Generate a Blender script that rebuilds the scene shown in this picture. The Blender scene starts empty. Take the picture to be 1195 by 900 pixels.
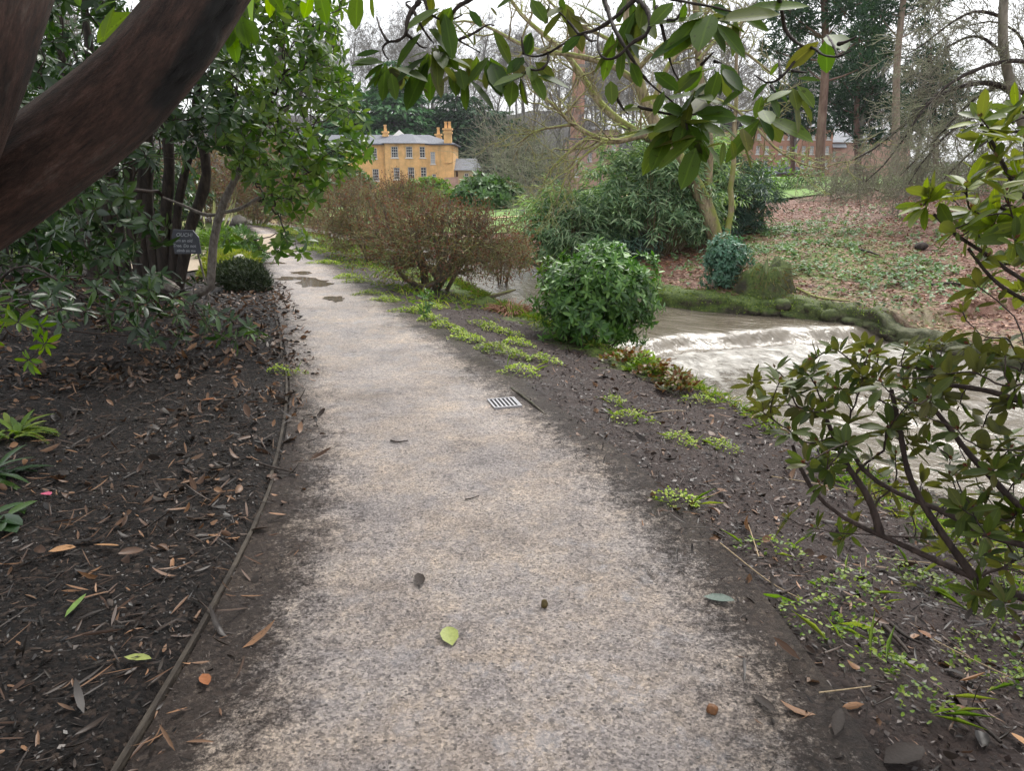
import bpy, math, random
import numpy as np
from mathutils import Vector, Matrix

R = math.radians
rng = np.random.default_rng(11)
random.seed(11)
scene = bpy.context.scene
COL = scene.collection

# ------------------------------------------------------------------ camera, sky, sun, exposure
CAM_H, PITCH, FPX, CW, CH = 1.6, R(16.3), 853.0, 1195.0, 900.0
cam_d = bpy.data.cameras.new('camera')
cam_d.sensor_width = 36.0
cam_d.lens = FPX / CW * 36.0
cam_d.clip_start, cam_d.clip_end = 0.05, 2000
cam = bpy.data.objects.new('camera', cam_d)
cam.location = (0, 0, CAM_H)
cam.rotation_euler = (R(90) - PITCH, 0, 0)
COL.objects.link(cam)
scene.camera = cam

SUN_EL, SUN_AZ = R(52), R(25)          # behind thin cloud, ahead and to the right
world = bpy.data.worlds.new('World')
scene.world = world
world.use_nodes = True
wn = world.node_tree
wn.nodes.clear()


def nd(nt, kind, ins=None, **props):
    n = nt.nodes.new(kind)
    for k, v in props.items():
        setattr(n, k, v)
    for k, v in (ins or {}).items():
        s = n.inputs[k]
        if isinstance(v, bpy.types.NodeSocket):
            nt.links.new(v, s)
        else:
            s.default_value = v
    return n


_sky = nd(wn, 'ShaderNodeTexSky', sky_type='NISHITA', sun_disc=False, sun_elevation=SUN_EL, sun_rotation=SUN_AZ,
          air_density=1.0, dust_density=4.0, ozone_density=1.0)
_hs = nd(wn, 'ShaderNodeHueSaturation', {'Saturation': 0.22, 'Value': 1.0, 'Color': _sky.outputs[0]})
_tc = nd(wn, 'ShaderNodeTexCoord')
_cn = nd(wn, 'ShaderNodeTexNoise', {'Vector': _tc.outputs['Generated'], 'Scale': 2.2, 'Detail': 6.0, 'Roughness': 0.55})
_cr = nd(wn, 'ShaderNodeMapRange', {'Value': _cn.outputs[0], 'From Min': 0.3, 'From Max': 0.7, 'To Min': 0.72, 'To Max': 1.12})
_mx = nd(wn, 'ShaderNodeMix', {0: 0.55, 'A': _hs.outputs[0], 'B': (6.6, 6.75, 7.0, 1)}, data_type='RGBA')
_mx.inputs['A'].default_value = 0 if False else _mx.inputs['A'].default_value
for l in list(wn.links):
    if l.to_node == _mx:
        wn.links.remove(l)
wn.links.new(_hs.outputs[0], _mx.inputs[6])
_mx.inputs[7].default_value = (6.6, 6.8, 7.1, 1)
_sc = nd(wn, 'ShaderNodeVectorMath', {0: _mx.outputs[2]}, operation='SCALE')
wn.links.new(_cr.outputs[0], _sc.inputs['Scale'])
_bg = nd(wn, 'ShaderNodeBackground', {'Color': _sc.outputs[0], 'Strength': 0.135})
_wo = nd(wn, 'ShaderNodeOutputWorld', {'Surface': _bg.outputs[0]})

sun_d = bpy.data.lights.new('sun', 'SUN')
sun_d.energy = 1.4
sun_d.angle = R(18)
sun_d.color = (1.0, 0.96, 0.9)
sun = bpy.data.objects.new('sun', sun_d)
sun.rotation_euler = (R(90) - SUN_EL, 0, math.pi - SUN_AZ)
COL.objects.link(sun)

vs = scene.view_settings
vs.view_transform = 'Standard'
vs.look = 'None'
vs.gamma = 1.0
vs.use_curve_mapping = False
vs.exposure = 1.12

# ------------------------------------------------------------------ helpers


def ray(px, py):
    xc, yc = (px - CW / 2) / FPX, -(py - CH / 2) / FPX
    return np.array([xc, math.cos(PITCH) + yc * math.sin(PITCH), -math.sin(PITCH) + yc * math.cos(PITCH)])


def at(px, py, Y):
    d = ray(px, py)
    return np.array([0, 0, CAM_H]) + d * (Y / d[1])


def gp(px, py, z=0.0):
    d = ray(px, py)
    return np.array([0, 0, CAM_H]) + d * ((z - CAM_H) / d[2])


def nrm(v):
    return v / np.maximum(np.linalg.norm(v, axis=-1, keepdims=True), 1e-9)


def tag(o, label, cat, group=None, kind=None):
    o['label'] = label
    o['category'] = cat
    if group:
        o['group'] = group
    if kind:
        o['kind'] = kind
    return o


def struct(o, kind='structure'):
    o['kind'] = kind
    return o


def empty(name, loc=(0, 0, 0), label=None, cat=None, group=None):
    o = bpy.data.objects.new(name, None)
    o.location = loc
    o.empty_display_size = 0.1
    COL.objects.link(o)
    if label:
        tag(o, label, cat, group)
    return o


def link(name, me, mat, parent=None):
    o = bpy.data.objects.new(name, me)
    if mat is not None and not me.materials:
        me.materials.append(mat)
    COL.objects.link(o)
    if parent is not None:
        o.parent = parent
        # geometry is written in world coordinates: undo the parent's (unrotated) place
        o.location = -Vector(parent.location) if parent.parent is None else (0, 0, 0)
    return o


def build(name, V, F4=None, F3=None, mat=None, parent=None, uv=None, attrs=None, smooth=True):
    V = np.ascontiguousarray(V, dtype=np.float32).reshape(-1, 3)
    F4 = np.zeros((0, 4), np.int32) if F4 is None else np.asarray(F4, np.int32).reshape(-1, 4)
    F3 = np.zeros((0, 3), np.int32) if F3 is None else np.asarray(F3, np.int32).reshape(-1, 3)
    me = bpy.data.meshes.new(name)
    n4, n3 = len(F4), len(F3)
    me.vertices.add(len(V))
    me.vertices.foreach_set('co', V.ravel())
    loops = np.concatenate([F4.ravel(), F3.ravel()]).astype(np.int32)
    me.loops.add(len(loops))
    me.loops.foreach_set('vertex_index', loops)
    me.polygons.add(n4 + n3)
    starts = np.concatenate([np.arange(n4) * 4, n4 * 4 + np.arange(n3) * 3]).astype(np.int32)
    me.polygons.foreach_set('loop_start', starts)
    me.polygons.foreach_set('use_smooth', np.full(n4 + n3, smooth))
    if uv is not None:
        l = me.uv_layers.new(name='UVMap')
        l.data.foreach_set('uv', np.asarray(uv, np.float32)[loops].ravel())
    for k, a in (attrs or {}).items():
        at_ = me.attributes.new(k, 'FLOAT', 'POINT')
        at_.data.foreach_set('value', np.asarray(a, np.float32))
    me.update(calc_edges=True)
    me.validate()
    return link(name, me, mat, parent)


class Geo:
    """collects quads and triangles for one mesh"""

    def __init__(s):
        s.V, s.Q, s.T, s.n = [], [], [], 0

    def add(s, V, Q=None, T=None):
        V = np.asarray(V, float).reshape(-1, 3)
        if Q is not None and len(Q):
            s.Q.append(np.asarray(Q, int).reshape(-1, 4) + s.n)
        if T is not None and len(T):
            s.T.append(np.asarray(T, int).reshape(-1, 3) + s.n)
        s.V.append(V)
        s.n += len(V)
        return s

    def box(s, x0, y0, z0, x1, y1, z1, M=None):
        v = np.array([[x, y, z] for z in (z0, z1) for y in (y0, y1) for x in (x0, x1)], float)
        if M is not None:
            v = v @ M[:3, :3].T + M[:3, 3]
        return s.add(v, [[0, 2, 3, 1], [4, 5, 7, 6], [0, 1, 5, 4], [1, 3, 7, 5], [3, 2, 6, 7], [2, 0, 4, 6]])

    def build(s, name, mat, parent=None, smooth=False):
        return build(name, np.concatenate(s.V), np.concatenate(s.Q) if s.Q else None, np.concatenate(s.T) if s.T else None,
                     mat, parent, smooth=smooth)


def hash3(ix, iy, iz):
    n = (ix.astype(np.int64) * 374761393 + iy.astype(np.int64) * 668265263 + iz.astype(np.int64) * 2147483647 % 1274126177)
    n = (n ^ (n >> 13)) * 1274126177
    n = n ^ (n >> 16)
    return (n & 0xffff) / 65535.0


def noise2(x, y, s=0):
    x, y = np.asarray(x, float), np.asarray(y, float)
    ix, iy = np.floor(x), np.floor(y)
    fx, fy = x - ix, y - iy
    fx, fy = fx * fx * (3 - 2 * fx), fy * fy * (3 - 2 * fy)
    z = np.full_like(ix, s)
    a, b = hash3(ix, iy, z), hash3(ix + 1, iy, z)
    c, d = hash3(ix, iy + 1, z), hash3(ix + 1, iy + 1, z)
    return (a + (b - a) * fx) * (1 - fy) + (c + (d - c) * fx) * fy


def fbm(x, y, oct=4, s=0):
    v, a, t = 0, 0.5, 0
    for i in range(oct):
        v = v + a * noise2(x * 2 ** i, y * 2 ** i, s + i)
        t += a
        a *= 0.55
    return v / t


def sstep(a, b, x):
    t = np.clip((x - a) / (b - a), 0, 1)
    return t * t * (3 - 2 * t)


def resample(P, step=None, n=None, smooth=2):
    P = np.asarray(P, float)
    for _ in range(smooth):                       # Chaikin
        Q = [P[:1]]
        Q.append(np.stack([P[:-1] * .75 + P[1:] * .25, P[:-1] * .25 + P[1:] * .75], 1).reshape(-1, P.shape[1]))
        Q.append(P[-1:])
        P = np.concatenate(Q)
    s = np.concatenate([[0], np.cumsum(np.linalg.norm(np.diff(P, axis=0), axis=1))])
    n = n or max(2, int(s[-1] / step) + 1)
    t = np.linspace(0, s[-1], n)
    return np.stack([np.interp(t, s, P[:, i]) for i in range(P.shape[1])], 1)


def sdist(x, y, P):
    """signed distance to an open polyline, positive on its right-hand side"""
    x, y = np.asarray(x, float), np.asarray(y, float)
    sh = x.shape
    x, y = x.ravel(), y.ravel()
    best = np.full(x.shape, 1e9)
    sg = np.ones(x.shape)
    for (ax, ay), (bx, by) in zip(P[:-1], P[1:]):
        dx, dy = bx - ax, by - ay
        L2 = dx * dx + dy * dy
        t = np.clip(((x - ax) * dx + (y - ay) * dy) / L2, 0, 1)
        ex, ey = x - ax - t * dx, y - ay - t * dy
        d = ex * ex + ey * ey
        m = d < best
        best[m] = d[m]
        sg[m] = np.where(dx * ey[m] - dy * ex[m] < 0, 1, -1)
    return (np.sqrt(best) * sg).reshape(sh)


def tubes(name, lines, mat, parent=None, sides=6, attrs=False):
    """one mesh of tapered tubes; lines = [(points, radii)]"""
    by = {}
    for P, r in lines:
        by.setdefault(len(P), []).append((P, r))
    V, F, n0 = [], [], 0
    ang = np.arange(sides) * 2 * math.pi / sides
    for k, L in by.items():
        P = np.array([l[0] for l in L], float)
        r = np.array([l[1] for l in L], float)
        m = len(P)
        T = nrm(np.gradient(P, axis=1))
        mean = nrm(P[:, -1] - P[:, 0])
        ref = np.where(np.abs(mean[:, 2:3]) < 0.8, np.array([[0, 0, 1.]]), np.array([[1., 0.02, 0]]))
        B = nrm(np.cross(T, np.repeat(ref[:, None], k, 1)))
        N = np.cross(B, T)
        v = P[:, :, None] + r[:, :, None, None] * (np.cos(ang)[None, None, :, None] * N[:, :, None] + np.sin(ang)[None, None, :, None] * B[:, :, None])
        V.append(v.reshape(-1, 3))
        i = np.arange(m)[:, None, None] * k * sides + np.arange(k - 1)[None, :, None] * sides
        a = np.arange(sides)[None, None, :]
        b = (a + 1) % sides
        F.append((np.stack([i + a, i + b, i + sides + b, i + sides + a], -1).reshape(-1, 4)) + n0)
        n0 += m * k * sides
    return build(name, np.concatenate(V), np.concatenate(F), None, mat, parent)


TPL = {}
_t = [0.0, .28, .60, .85, 1.0]
_w = [0.05, .86, 1.0, .6, 0.0]


def _full():
    v, uv = [(0, 0, 0.)], [(.5, 0)]
    for t, w in zip(_t[1:4], _w[1:4]):
        for s in (-1, 0, 1):
            v.append((t, s * w, abs(s) * w))
            uv.append((.5 + .5 * s, t))
    v.append((1, 0, 0))
    uv.append((.5, 1))
    q = []
    for i in range(2):
        a = 1 + 3 * i
        q += [[a, a + 1, a + 4, a + 3], [a + 1, a + 2, a + 5, a + 4]]
    return np.array(v), np.array(uv), np.array(q), np.array([[0, 2, 1], [0, 3, 2], [7, 8, 10], [8, 9, 10]])


TPL['full'] = _full()
TPL['fold'] = (np.array([(0, 0, 0), (.5, -1, 1), (1, 0, 0), (.5, 1, 1.)]), np.array([(.5, 0), (0, .5), (.5, 1), (1, .5)]),
               np.zeros((0, 4), int), np.array([[0, 3, 2], [0, 2, 1]]))
TPL['round'] = (np.array([(0, 0, 0), (.35, -1, .6), (.8, -.7, .5), (1, 0, .1), (.8, .7, .5), (.35, 1, .6)]),
                np.array([(.5, 0), (0, .35), (.2, .8), (.5, 1), (.8, .8), (1, .35)]),
                np.array([[0, 5, 4, 3], [0, 3, 2, 1]]), np.zeros((0, 3), int))


def leaves(name, P, D, N, L, W, mat, parent=None, tpl='full', fold=0.25, droop=0.12, twist=0.0):
    P, D = np.asarray(P, float), nrm(np.asarray(D, float))
    m = len(P)
    L = np.broadcast_to(np.asarray(L, float), (m,))
    W = np.broadcast_to(np.asarray(W, float), (m,))
    fold = np.broadcast_to(np.asarray(fold, float), (m,))
    droop = np.broadcast_to(np.asarray(droop, float), (m,))
    N = np.asarray(N, float)
    S = nrm(np.cross(D, N) + 1e-6)
    N = np.cross(S, D)
    tv, tuv, tq, tt = TPL[tpl]
    t, s, h = tv[:, 0], tv[:, 1], tv[:, 2]
    v = (P[:, None] + D[:, None] * (t[None] * L[:, None])[..., None] + S[:, None] * (s[None] * W[:, None] * .5)[..., None]
         + N[:, None] * (h[None] * (W * fold)[:, None] * .5 - (t[None] ** 2) * (L * droop)[:, None])[..., None])
    k = len(tv)
    off = (np.arange(m) * k)[:, None, None]
    return build(name, v.reshape(-1, 3), (tq[None] + off).reshape(-1, 4) if len(tq) else None,
                 (tt[None] + off).reshape(-1, 3) if len(tt) else None, mat, parent, uv=np.tile(tuv, (m, 1)))


def whorl(C, A, n, el=0.2, el_j=0.25, jit=0.15, r0=0.0, lj=.2, L=.1, asp=.36):
    """n leaves round each centre C about axis A -> P, D, N, L, W"""
    C, A = np.asarray(C, float), nrm(np.asarray(A, float))
    m = len(C)
    ref = np.where(np.abs(A[:, 2:3]) < 0.85, np.array([[0, 0, 1.]]), np.array([[1., 0, 0]]))
    U = nrm(np.cross(A, ref))
    Wv = np.cross(A, U)
    a = (np.arange(n)[None] / n + rng.random((m, 1))) * 2 * math.pi + rng.normal(0, .18, (m, n))
    rad = np.cos(a)[..., None] * U[:, None] + np.sin(a)[..., None] * Wv[:, None]
    e = el + rng.normal(0, el_j, (m, n))
    D = np.cos(e)[..., None] * rad + np.sin(e)[..., None] * A[:, None] + rng.normal(0, jit, (m, n, 3))
    Nn = -np.sin(e)[..., None] * rad + np.cos(e)[..., None] * A[:, None] + rng.normal(0, jit, (m, n, 3))
    P = C[:, None] + nrm(D) * r0 - A[:, None] * (rng.random((m, n, 1)) * L * .25)
    Ls = L * (1 + rng.normal(0, lj, (m, n))).clip(.45, 1.5)
    return P.reshape(-1, 3), D.reshape(-1, 3), Nn.reshape(-1, 3), Ls.ravel(), (Ls * asp * rng.uniform(.85, 1.15, (m, n))).ravel()


def grow(roots, tips, r_tip=.003, expo=.45, bias=.25, k=4, wob=.08, up=0.0, rmax=None):
    """join every tip to the nearest limb: a branching skeleton -> [(points, radii)]"""
    N = np.zeros((sum(len(r) for r in roots) + len(tips) * k + 5, 3))
    par = np.full(len(N), -1)
    plen = np.zeros(len(N))
    n = 0
    chains = []
    for r in roots:
        r = np.asarray(r, float)
        ids = []
        for i, p in enumerate(r):
            N[n] = p
            par[n] = n - 1 if i else -1
            plen[n] = plen[n - 1] + np.linalg.norm(p - N[n - 1]) if i else 0
            ids.append(n)
            n += 1
        chains.append(ids)
    base = np.mean([r[0] for r in roots], axis=0)
    tips = np.asarray(tips, float)
    order = np.argsort(np.linalg.norm(tips - base, axis=1))
    for j in order:
        p = tips[j]
        d = np.linalg.norm(N[:n] - p, axis=1)
        i = int(np.argmin(d + bias * plen[:n]))
        a = N[i]
        L = np.linalg.norm(p - a)
        if L < 1e-4:
            continue
        pd = nrm(a - N[par[i]]) if par[i] >= 0 else nrm(p - a)
        c = a + pd * L * .35 + np.array([0, 0, up * L])
        ids, prev = [i], i
        for q in range(1, k + 1):
            t = q / k
            x = (1 - t) ** 2 * a + 2 * t * (1 - t) * c + t * t * p
            if q < k:
                x = x + rng.normal(0, wob * L / k, 3)
            N[n] = x
            par[n] = prev
            plen[n] = plen[prev] + L / k
            ids.append(n)
            prev = n
            n += 1
        chains.append(ids)
    cnt = np.zeros(n)
    hasc = np.zeros(n, bool)
    hasc[par[:n][par[:n] >= 0]] = True
    cnt[~hasc] = 1
    for i in range(n - 1, -1, -1):
        if par[i] >= 0:
            cnt[par[i]] += cnt[i]
    rad = r_tip * np.maximum(cnt, 1) ** expo
    if rmax:
        rad = np.minimum(rad, rmax)
    out = []
    for ids in chains:
        rr = rad[ids].copy()
        if len(rr) > 1:
            rr[0] = min(rr[0], rr[1] * 1.3)
        out.append((N[ids], rr))
    return out


def limbs(p, d, L, r, lev, cfg, out):
    """recursive bare branches; cfg: levels, kids[], seg[], wob[], trop[], lr, rr, ang"""
    n = cfg['seg'][lev]
    pts, p = [np.array(p, float)], np.array(p, float)
    d = np.array(d, float)
    for i in range(n):
        d = d + rng.normal(0, cfg['wob'][lev], 3)
        d[2] += cfg['trop'][lev]
        d /= np.linalg.norm(d)
        p = p + d * L / n
        pts.append(p)
    pts = np.array(pts)
    rad = np.linspace(r, max(r * cfg.get('taper', .35), cfg.get('rmin', .002)), n + 1)
    out[lev].append((pts, rad))
    if lev + 1 >= cfg['levels']:
        return
    lo = cfg['lo'][lev]
    for k in range(cfg['kids'][lev]):
        t = lo + (1 - lo) * (k + rng.random()) / cfg['kids'][lev]
        x = t * n
        i = min(int(x), n - 1)
        q = pts[i] + (pts[i + 1] - pts[i]) * (x - i)
        td = nrm(pts[i + 1] - pts[i])
        side = nrm(np.cross(td, rng.normal(0, 1, 3)))
        a = R(cfg['ang'] + rng.normal(0, 12))
        nd_ = td * math.cos(a) + side * math.sin(a)
        limbs(q, nd_, L * cfg['lr'] * (1.15 - .55 * t) * rng.uniform(.75, 1.25), max((rad[i] * cfg['rr']), cfg.get('rmin', .002)), lev + 1, cfg, out)


def copy_tree(o, loc, rz=0.0, sc=1.0, label=None, sz=None):
    c = o.copy()
    COL.objects.link(c)
    c.location, c.rotation_euler, c.scale = loc, (0, 0, rz), (sc, sc, sz or sc)
    if label:
        c['label'] = label
    for ch in o.children:
        d = ch.copy()
        COL.objects.link(d)
        d.parent = c
        for g in ch.children:
            e = g.copy()
            COL.objects.link(e)
            e.parent = d
    return c


def lump(center, rad, n, seed=0, rough=.25, zmin=-.6):
    """points and outward normals on a lumpy ellipsoid"""
    v = nrm(rng.normal(0, 1, (int(n * 1.8), 3)))
    v = v[v[:, 2] > zmin][:n]
    f = 1 + rough * (2 * fbm(v[:, 0] * 2.2 + seed + 5 * v[:, 2], v[:, 1] * 2.2 - seed, 3, seed) - 1)
    f = f * (1 - .28 * rng.random(len(v)) ** 2)
    rad = np.asarray(rad, float)
    return np.asarray(center) + v * rad * f[:, None], nrm(v / rad)


# ------------------------------------------------------------------ materials


def mat_new(name):
    m = bpy.data.materials.new(name)
    m.use_nodes = True
    nt = m.node_tree
    nt.nodes.clear()
    out = nd(nt, 'ShaderNodeOutputMaterial')
    return m, nt, out


def ramp(nt, fac, stops, interp='LINEAR'):
    r = nd(nt, 'ShaderNodeValToRGB', {'Fac': fac})
    cr = r.color_ramp
    cr.interpolation = interp
    while len(cr.elements) < len(stops):
        cr.elements.new(0.5)
    for e, (p, c) in zip(cr.elements, stops):
        e.position = p
        e.color = (*c, 1) if len(c) == 3 else c
    return r.outputs[0]


def even(cols):
    return [(i / max(len(cols) - 1, 1), c) for i, c in enumerate(cols)]


def mixc(nt, fac, a, b, blend='MIX'):
    n = nd(nt, 'ShaderNodeMix', data_type='RGBA', blend_type=blend)
    for i, v in ((0, fac), (6, a), (7, b)):
        if isinstance(v, bpy.types.NodeSocket):
            nt.links.new(v, n.inputs[i])
        else:
            n.inputs[i].default_value = v if i == 0 else ((*v, 1) if len(v) == 3 else v)
    return n.outputs[2]


def mth(nt, op, a, b=0.0, c=None, clamp=False):
    n = nd(nt, 'ShaderNodeMath', {0: a, 1: b}, operation=op, use_clamp=clamp)
    if c is not None:
        if isinstance(c, bpy.types.NodeSocket):
            nt.links.new(c, n.inputs[2])
        else:
            n.inputs[2].default_value = c
    return n.outputs[0]


def leaf_mat(name, cols, rough=.35, trans=.25, tcol=None, vein=0.0, under=None, spec=.5):
    m, nt, out = mat_new(name)
    g = nd(nt, 'ShaderNodeNewGeometry')
    c = ramp(nt, g.outputs['Random Per Island'], even(cols))
    tc = nd(nt, 'ShaderNodeTexCoord')
    nz = nd(nt, 'ShaderNodeTexNoise', {'Vector': tc.outputs['Object'], 'Scale': 1.3, 'Detail': 2.0})
    c = nd(nt, 'ShaderNodeHueSaturation', {'Saturation': 1.14, 'Color': c}).outputs[0]
    br = nd(nt, 'ShaderNodeMapRange', {'Value': nz.outputs[0], 'From Min': .3, 'From Max': .7, 'To Min': .7, 'To Max': 1.3})
    c = mixc(nt, 1.0, c, br.outputs[0], 'MULTIPLY')
    if vein:
        uv = nd(nt, 'ShaderNodeSeparateXYZ', {0: tc.outputs['UV']})
        d = mth(nt, 'ABSOLUTE', mth(nt, 'SUBTRACT', uv.outputs[0], .5))
        mid = nd(nt, 'ShaderNodeMapRange', {'Value': d, 'From Min': .02, 'From Max': .07, 'To Min': vein, 'To Max': 0.0})
        sv = mth(nt, 'SINE', mth(nt, 'ADD', mth(nt, 'MULTIPLY', uv.outputs[1], 75.0), mth(nt, 'MULTIPLY', d, -55.0)))
        sv = nd(nt, 'ShaderNodeMapRange', {'Value': sv, 'From Min': .55, 'From Max': 1.0, 'To Min': 0.0, 'To Max': vein * .25})
        f = mth(nt, 'MAXIMUM', mid.outputs[0], sv.outputs[0])
        c = mixc(nt, f, c, mixc(nt, 1.0, c, (2.0, 1.9, 1.6), 'MULTIPLY'))
        sp = nd(nt, 'ShaderNodeTexNoise', {'Vector': tc.outputs['Object'], 'Scale': 95.0, 'Detail': 2.0})
        sp = nd(nt, 'ShaderNodeMapRange', {'Value': sp.outputs[0], 'From Min': .64, 'From Max': .72, 'To Min': 0.0, 'To Max': .55})
        c = mixc(nt, sp.outputs[0], c, (.03, .025, .012))
    if under:
        c = mixc(nt, g.outputs['Backfacing'], c, mixc(nt, .75, c, under))
    p = nd(nt, 'ShaderNodeBsdfPrincipled', {'Base Color': c, 'Roughness': rough, 'Specular IOR Level': spec})
    sh = p.outputs[0]
    if trans:
        t = nd(nt, 'ShaderNodeBsdfTranslucent', {'Color': mixc(nt, 1.0, c, tcol or (1.5, 1.7, .6), 'MULTIPLY')})
        sh = nd(nt, 'ShaderNodeMixShader', {0: trans, 1: sh, 2: t.outputs[0]}).outputs[0]
    nt.links.new(sh, out.inputs[0])
    return m


def bark_mat(name, cols, scale=14.0, stretch=(1, 1, .25), moss=None, moss_amt=.5, rough=.75, bump=.5, spec=.3):
    m, nt, out = mat_new(name)
    tc = nd(nt, 'ShaderNodeTexCoord')
    mp = nd(nt, 'ShaderNodeMapping', {'Vector': tc.outputs['Object'], 'Scale': stretch})
    n1 = nd(nt, 'ShaderNodeTexNoise', {'Vector': mp.outputs[0], 'Scale': scale, 'Detail': 7.0, 'Roughness': .65})
    c = ramp(nt, n1.outputs[0], [(.34 + .32 * p, k) for p, k in even(cols)])
    n2 = nd(nt, 'ShaderNodeTexNoise', {'Vector': tc.outputs['Object'], 'Scale': scale * .25, 'Detail': 3.0})
    if moss:
        g = nd(nt, 'ShaderNodeNewGeometry')
        z = nd(nt, 'ShaderNodeSeparateXYZ', {0: g.outputs['Normal']}).outputs[2]
        f = mth(nt, 'ADD', mth(nt, 'MULTIPLY', z, .35), n2.outputs[0])
        f = nd(nt, 'ShaderNodeMapRange', {'Value': f, 'From Min': .75 - moss_amt * .5, 'From Max': .95 - moss_amt * .5})
        c = mixc(nt, f.outputs[0], c, moss)
    b = nd(nt, 'ShaderNodeBump', {'Height': n1.outputs[0], 'Strength': bump, 'Distance': .02})
    p = nd(nt, 'ShaderNodeBsdfPrincipled', {'Base Color': c, 'Roughness': rough, 'Normal': b.outputs[0], 'Specular IOR Level': spec})
    nt.links.new(p.outputs[0], out.inputs[0])
    return m


def plain_mat(name, cols, scale=20.0, rough=.7, bump=.2, spec=.4, metal=0.0):
    m, nt, out = mat_new(name)
    tc = nd(nt, 'ShaderNodeTexCoord')
    n1 = nd(nt, 'ShaderNodeTexNoise', {'Vector': tc.outputs['Object'], 'Scale': scale, 'Detail': 6.0, 'Roughness': .6})
    c = ramp(nt, n1.outputs[0], [(.3 + .4 * p, k) for p, k in even(cols)])
    b = nd(nt, 'ShaderNodeBump', {'Height': n1.outputs[0], 'Strength': bump, 'Distance': .01})
    p = nd(nt, 'ShaderNodeBsdfPrincipled', {'Base Color': c, 'Roughness': rough, 'Normal': b.outputs[0], 'Specular IOR Level': spec, 'Metallic': metal})
    nt.links.new(p.outputs[0], out.inputs[0])
    return m


def attr(nt, name):
    return nd(nt, 'ShaderNodeAttribute', attribute_name=name).outputs['Fac']


def noise(nt, vec, scale, detail=4.0, rough=.55):
    return nd(nt, 'ShaderNodeTexNoise', {'Vector': vec, 'Scale': scale, 'Detail': detail, 'Roughness': rough}).outputs[0]


def mapr(nt, v, a, b, c=0.0, d=1.0):
    return nd(nt, 'ShaderNodeMapRange', {'Value': v, 'From Min': a, 'From Max': b, 'To Min': c, 'To Max': d}).outputs[0]


M = {}


def soil_color(nt, vec):
    """wet bark mulch: near-black chips with brown and grey ones"""
    v = nd(nt, 'ShaderNodeTexVoronoi', {'Vector': vec, 'Scale': 55.0, 'Randomness': 1.0})
    hue = nd(nt, 'ShaderNodeSeparateColor', {0: v.outputs['Color']}).outputs[0]
    c = ramp(nt, hue, [(0, (.008, .006, .0055)), (.45, (.018, .0135, .0115)), (.75, (.036, .026, .021)), (.93, (.065, .046, .036)), (1, (.13, .10, .078))])
    big = noise(nt, vec, 2.3, 4)
    c = mixc(nt, 1.0, c, mapr(nt, big, .3, .7, .65, 1.35), 'MULTIPLY')
    return c, v.outputs['Distance'], big


def m_ground():
    m, nt, out = mat_new('ground')
    tc = nd(nt, 'ShaderNodeTexCoord').outputs['Object']
    c, chip, big = soil_color(nt, tc)
    fine = noise(nt, tc, 40.0, 8, .85)
    c = mixc(nt, 1.0, c, mapr(nt, fine, .38, .62, .45, 1.6), 'MULTIPLY')
    c = mixc(nt, mapr(nt, fine, .54, .64, 0, .45), c, (.060, .045, .037))
    c = mixc(nt, 1.0, c, (.42, .39, .38), 'MULTIPLY')
    # bank side: a little paler, purplish
    c = mixc(nt, attr(nt, 'pale'), c, mixc(nt, .55, mixc(nt, 1.0, c, (1.3, 1.2, 1.15), 'MULTIPLY'), (.060, .042, .037)))
    # red-brown leaf litter on the far slope
    lv = nd(nt, 'ShaderNodeTexVoronoi', {'Vector': tc, 'Scale': 14.0})
    lh = nd(nt, 'ShaderNodeSeparateColor', {0: lv.outputs['Color']}).outputs[0]
    lc = ramp(nt, lh, even([(.08, .036, .027), (.15, .072, .05), (.22, .12, .09), (.30, .19, .145)]))
    c = mixc(nt, attr(nt, 'litter'), c, lc)
    gn = noise(nt, tc, 9.0, 5, .7)
    gc = ramp(nt, gn, [(.3, (.035, .06, .012)), (.5, (.09, .14, .025)), (.7, (.17, .21, .05))])
    gf = mapr(nt, mth(nt, 'ADD', attr(nt, 'green'), mth(nt, 'MULTIPLY', mth(nt, 'SUBTRACT', noise(nt, tc, 3.5, 6, .7), .5), 1.6)), .45, .75)
    gf = mth(nt, 'MULTIPLY', gf, mapr(nt, attr(nt, 'green'), 0, .1))
    c = mixc(nt, gf, c, gc)
    # worn sand trodden into the mud
    sand = mapr(nt, mth(nt, 'ADD', attr(nt, 'sand'), mth(nt, 'MULTIPLY', mth(nt, 'SUBTRACT', noise(nt, tc, 7.0, 6, .75), .5), 1.5)), .5, .95)
    sand = mth(nt, 'MULTIPLY', sand, mapr(nt, attr(nt, 'sand'), 0, .15))
    c = mixc(nt, mth(nt, 'MULTIPLY', sand, .55), c, (.17, .135, .112))
    ledge = mth(nt, 'MULTIPLY', attr(nt, 'ledge'), mapr(nt, noise(nt, tc, 2.5, 6, .7), .38, .55))
    c = mixc(nt, ledge, c, mixc(nt, mapr(nt, noise(nt, tc, 6.0, 5, .7), .45, .6), (.30, .245, .17), (.17, .18, .06)))
    wet = mth(nt, 'MULTIPLY', mapr(nt, noise(nt, tc, 4.0, 5, .65), .45, .6), attr(nt, 'wet'))
    rough = mth(nt, 'SUBTRACT', .75, mth(nt, 'MULTIPLY', wet, .5))
    h = mth(nt, 'ADD', mth(nt, 'MULTIPLY', chip, -.6), mth(nt, 'MULTIPLY', fine, .8))
    b = nd(nt, 'ShaderNodeBump', {'Height': h, 'Strength': .8, 'Distance': .02})
    p = nd(nt, 'ShaderNodeBsdfPrincipled', {'Base Color': c, 'Roughness': rough, 'Normal': b.outputs[0], 'Specular IOR Level': .22})
    nt.links.new(p.outputs[0], out.inputs[0])
    return m


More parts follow.
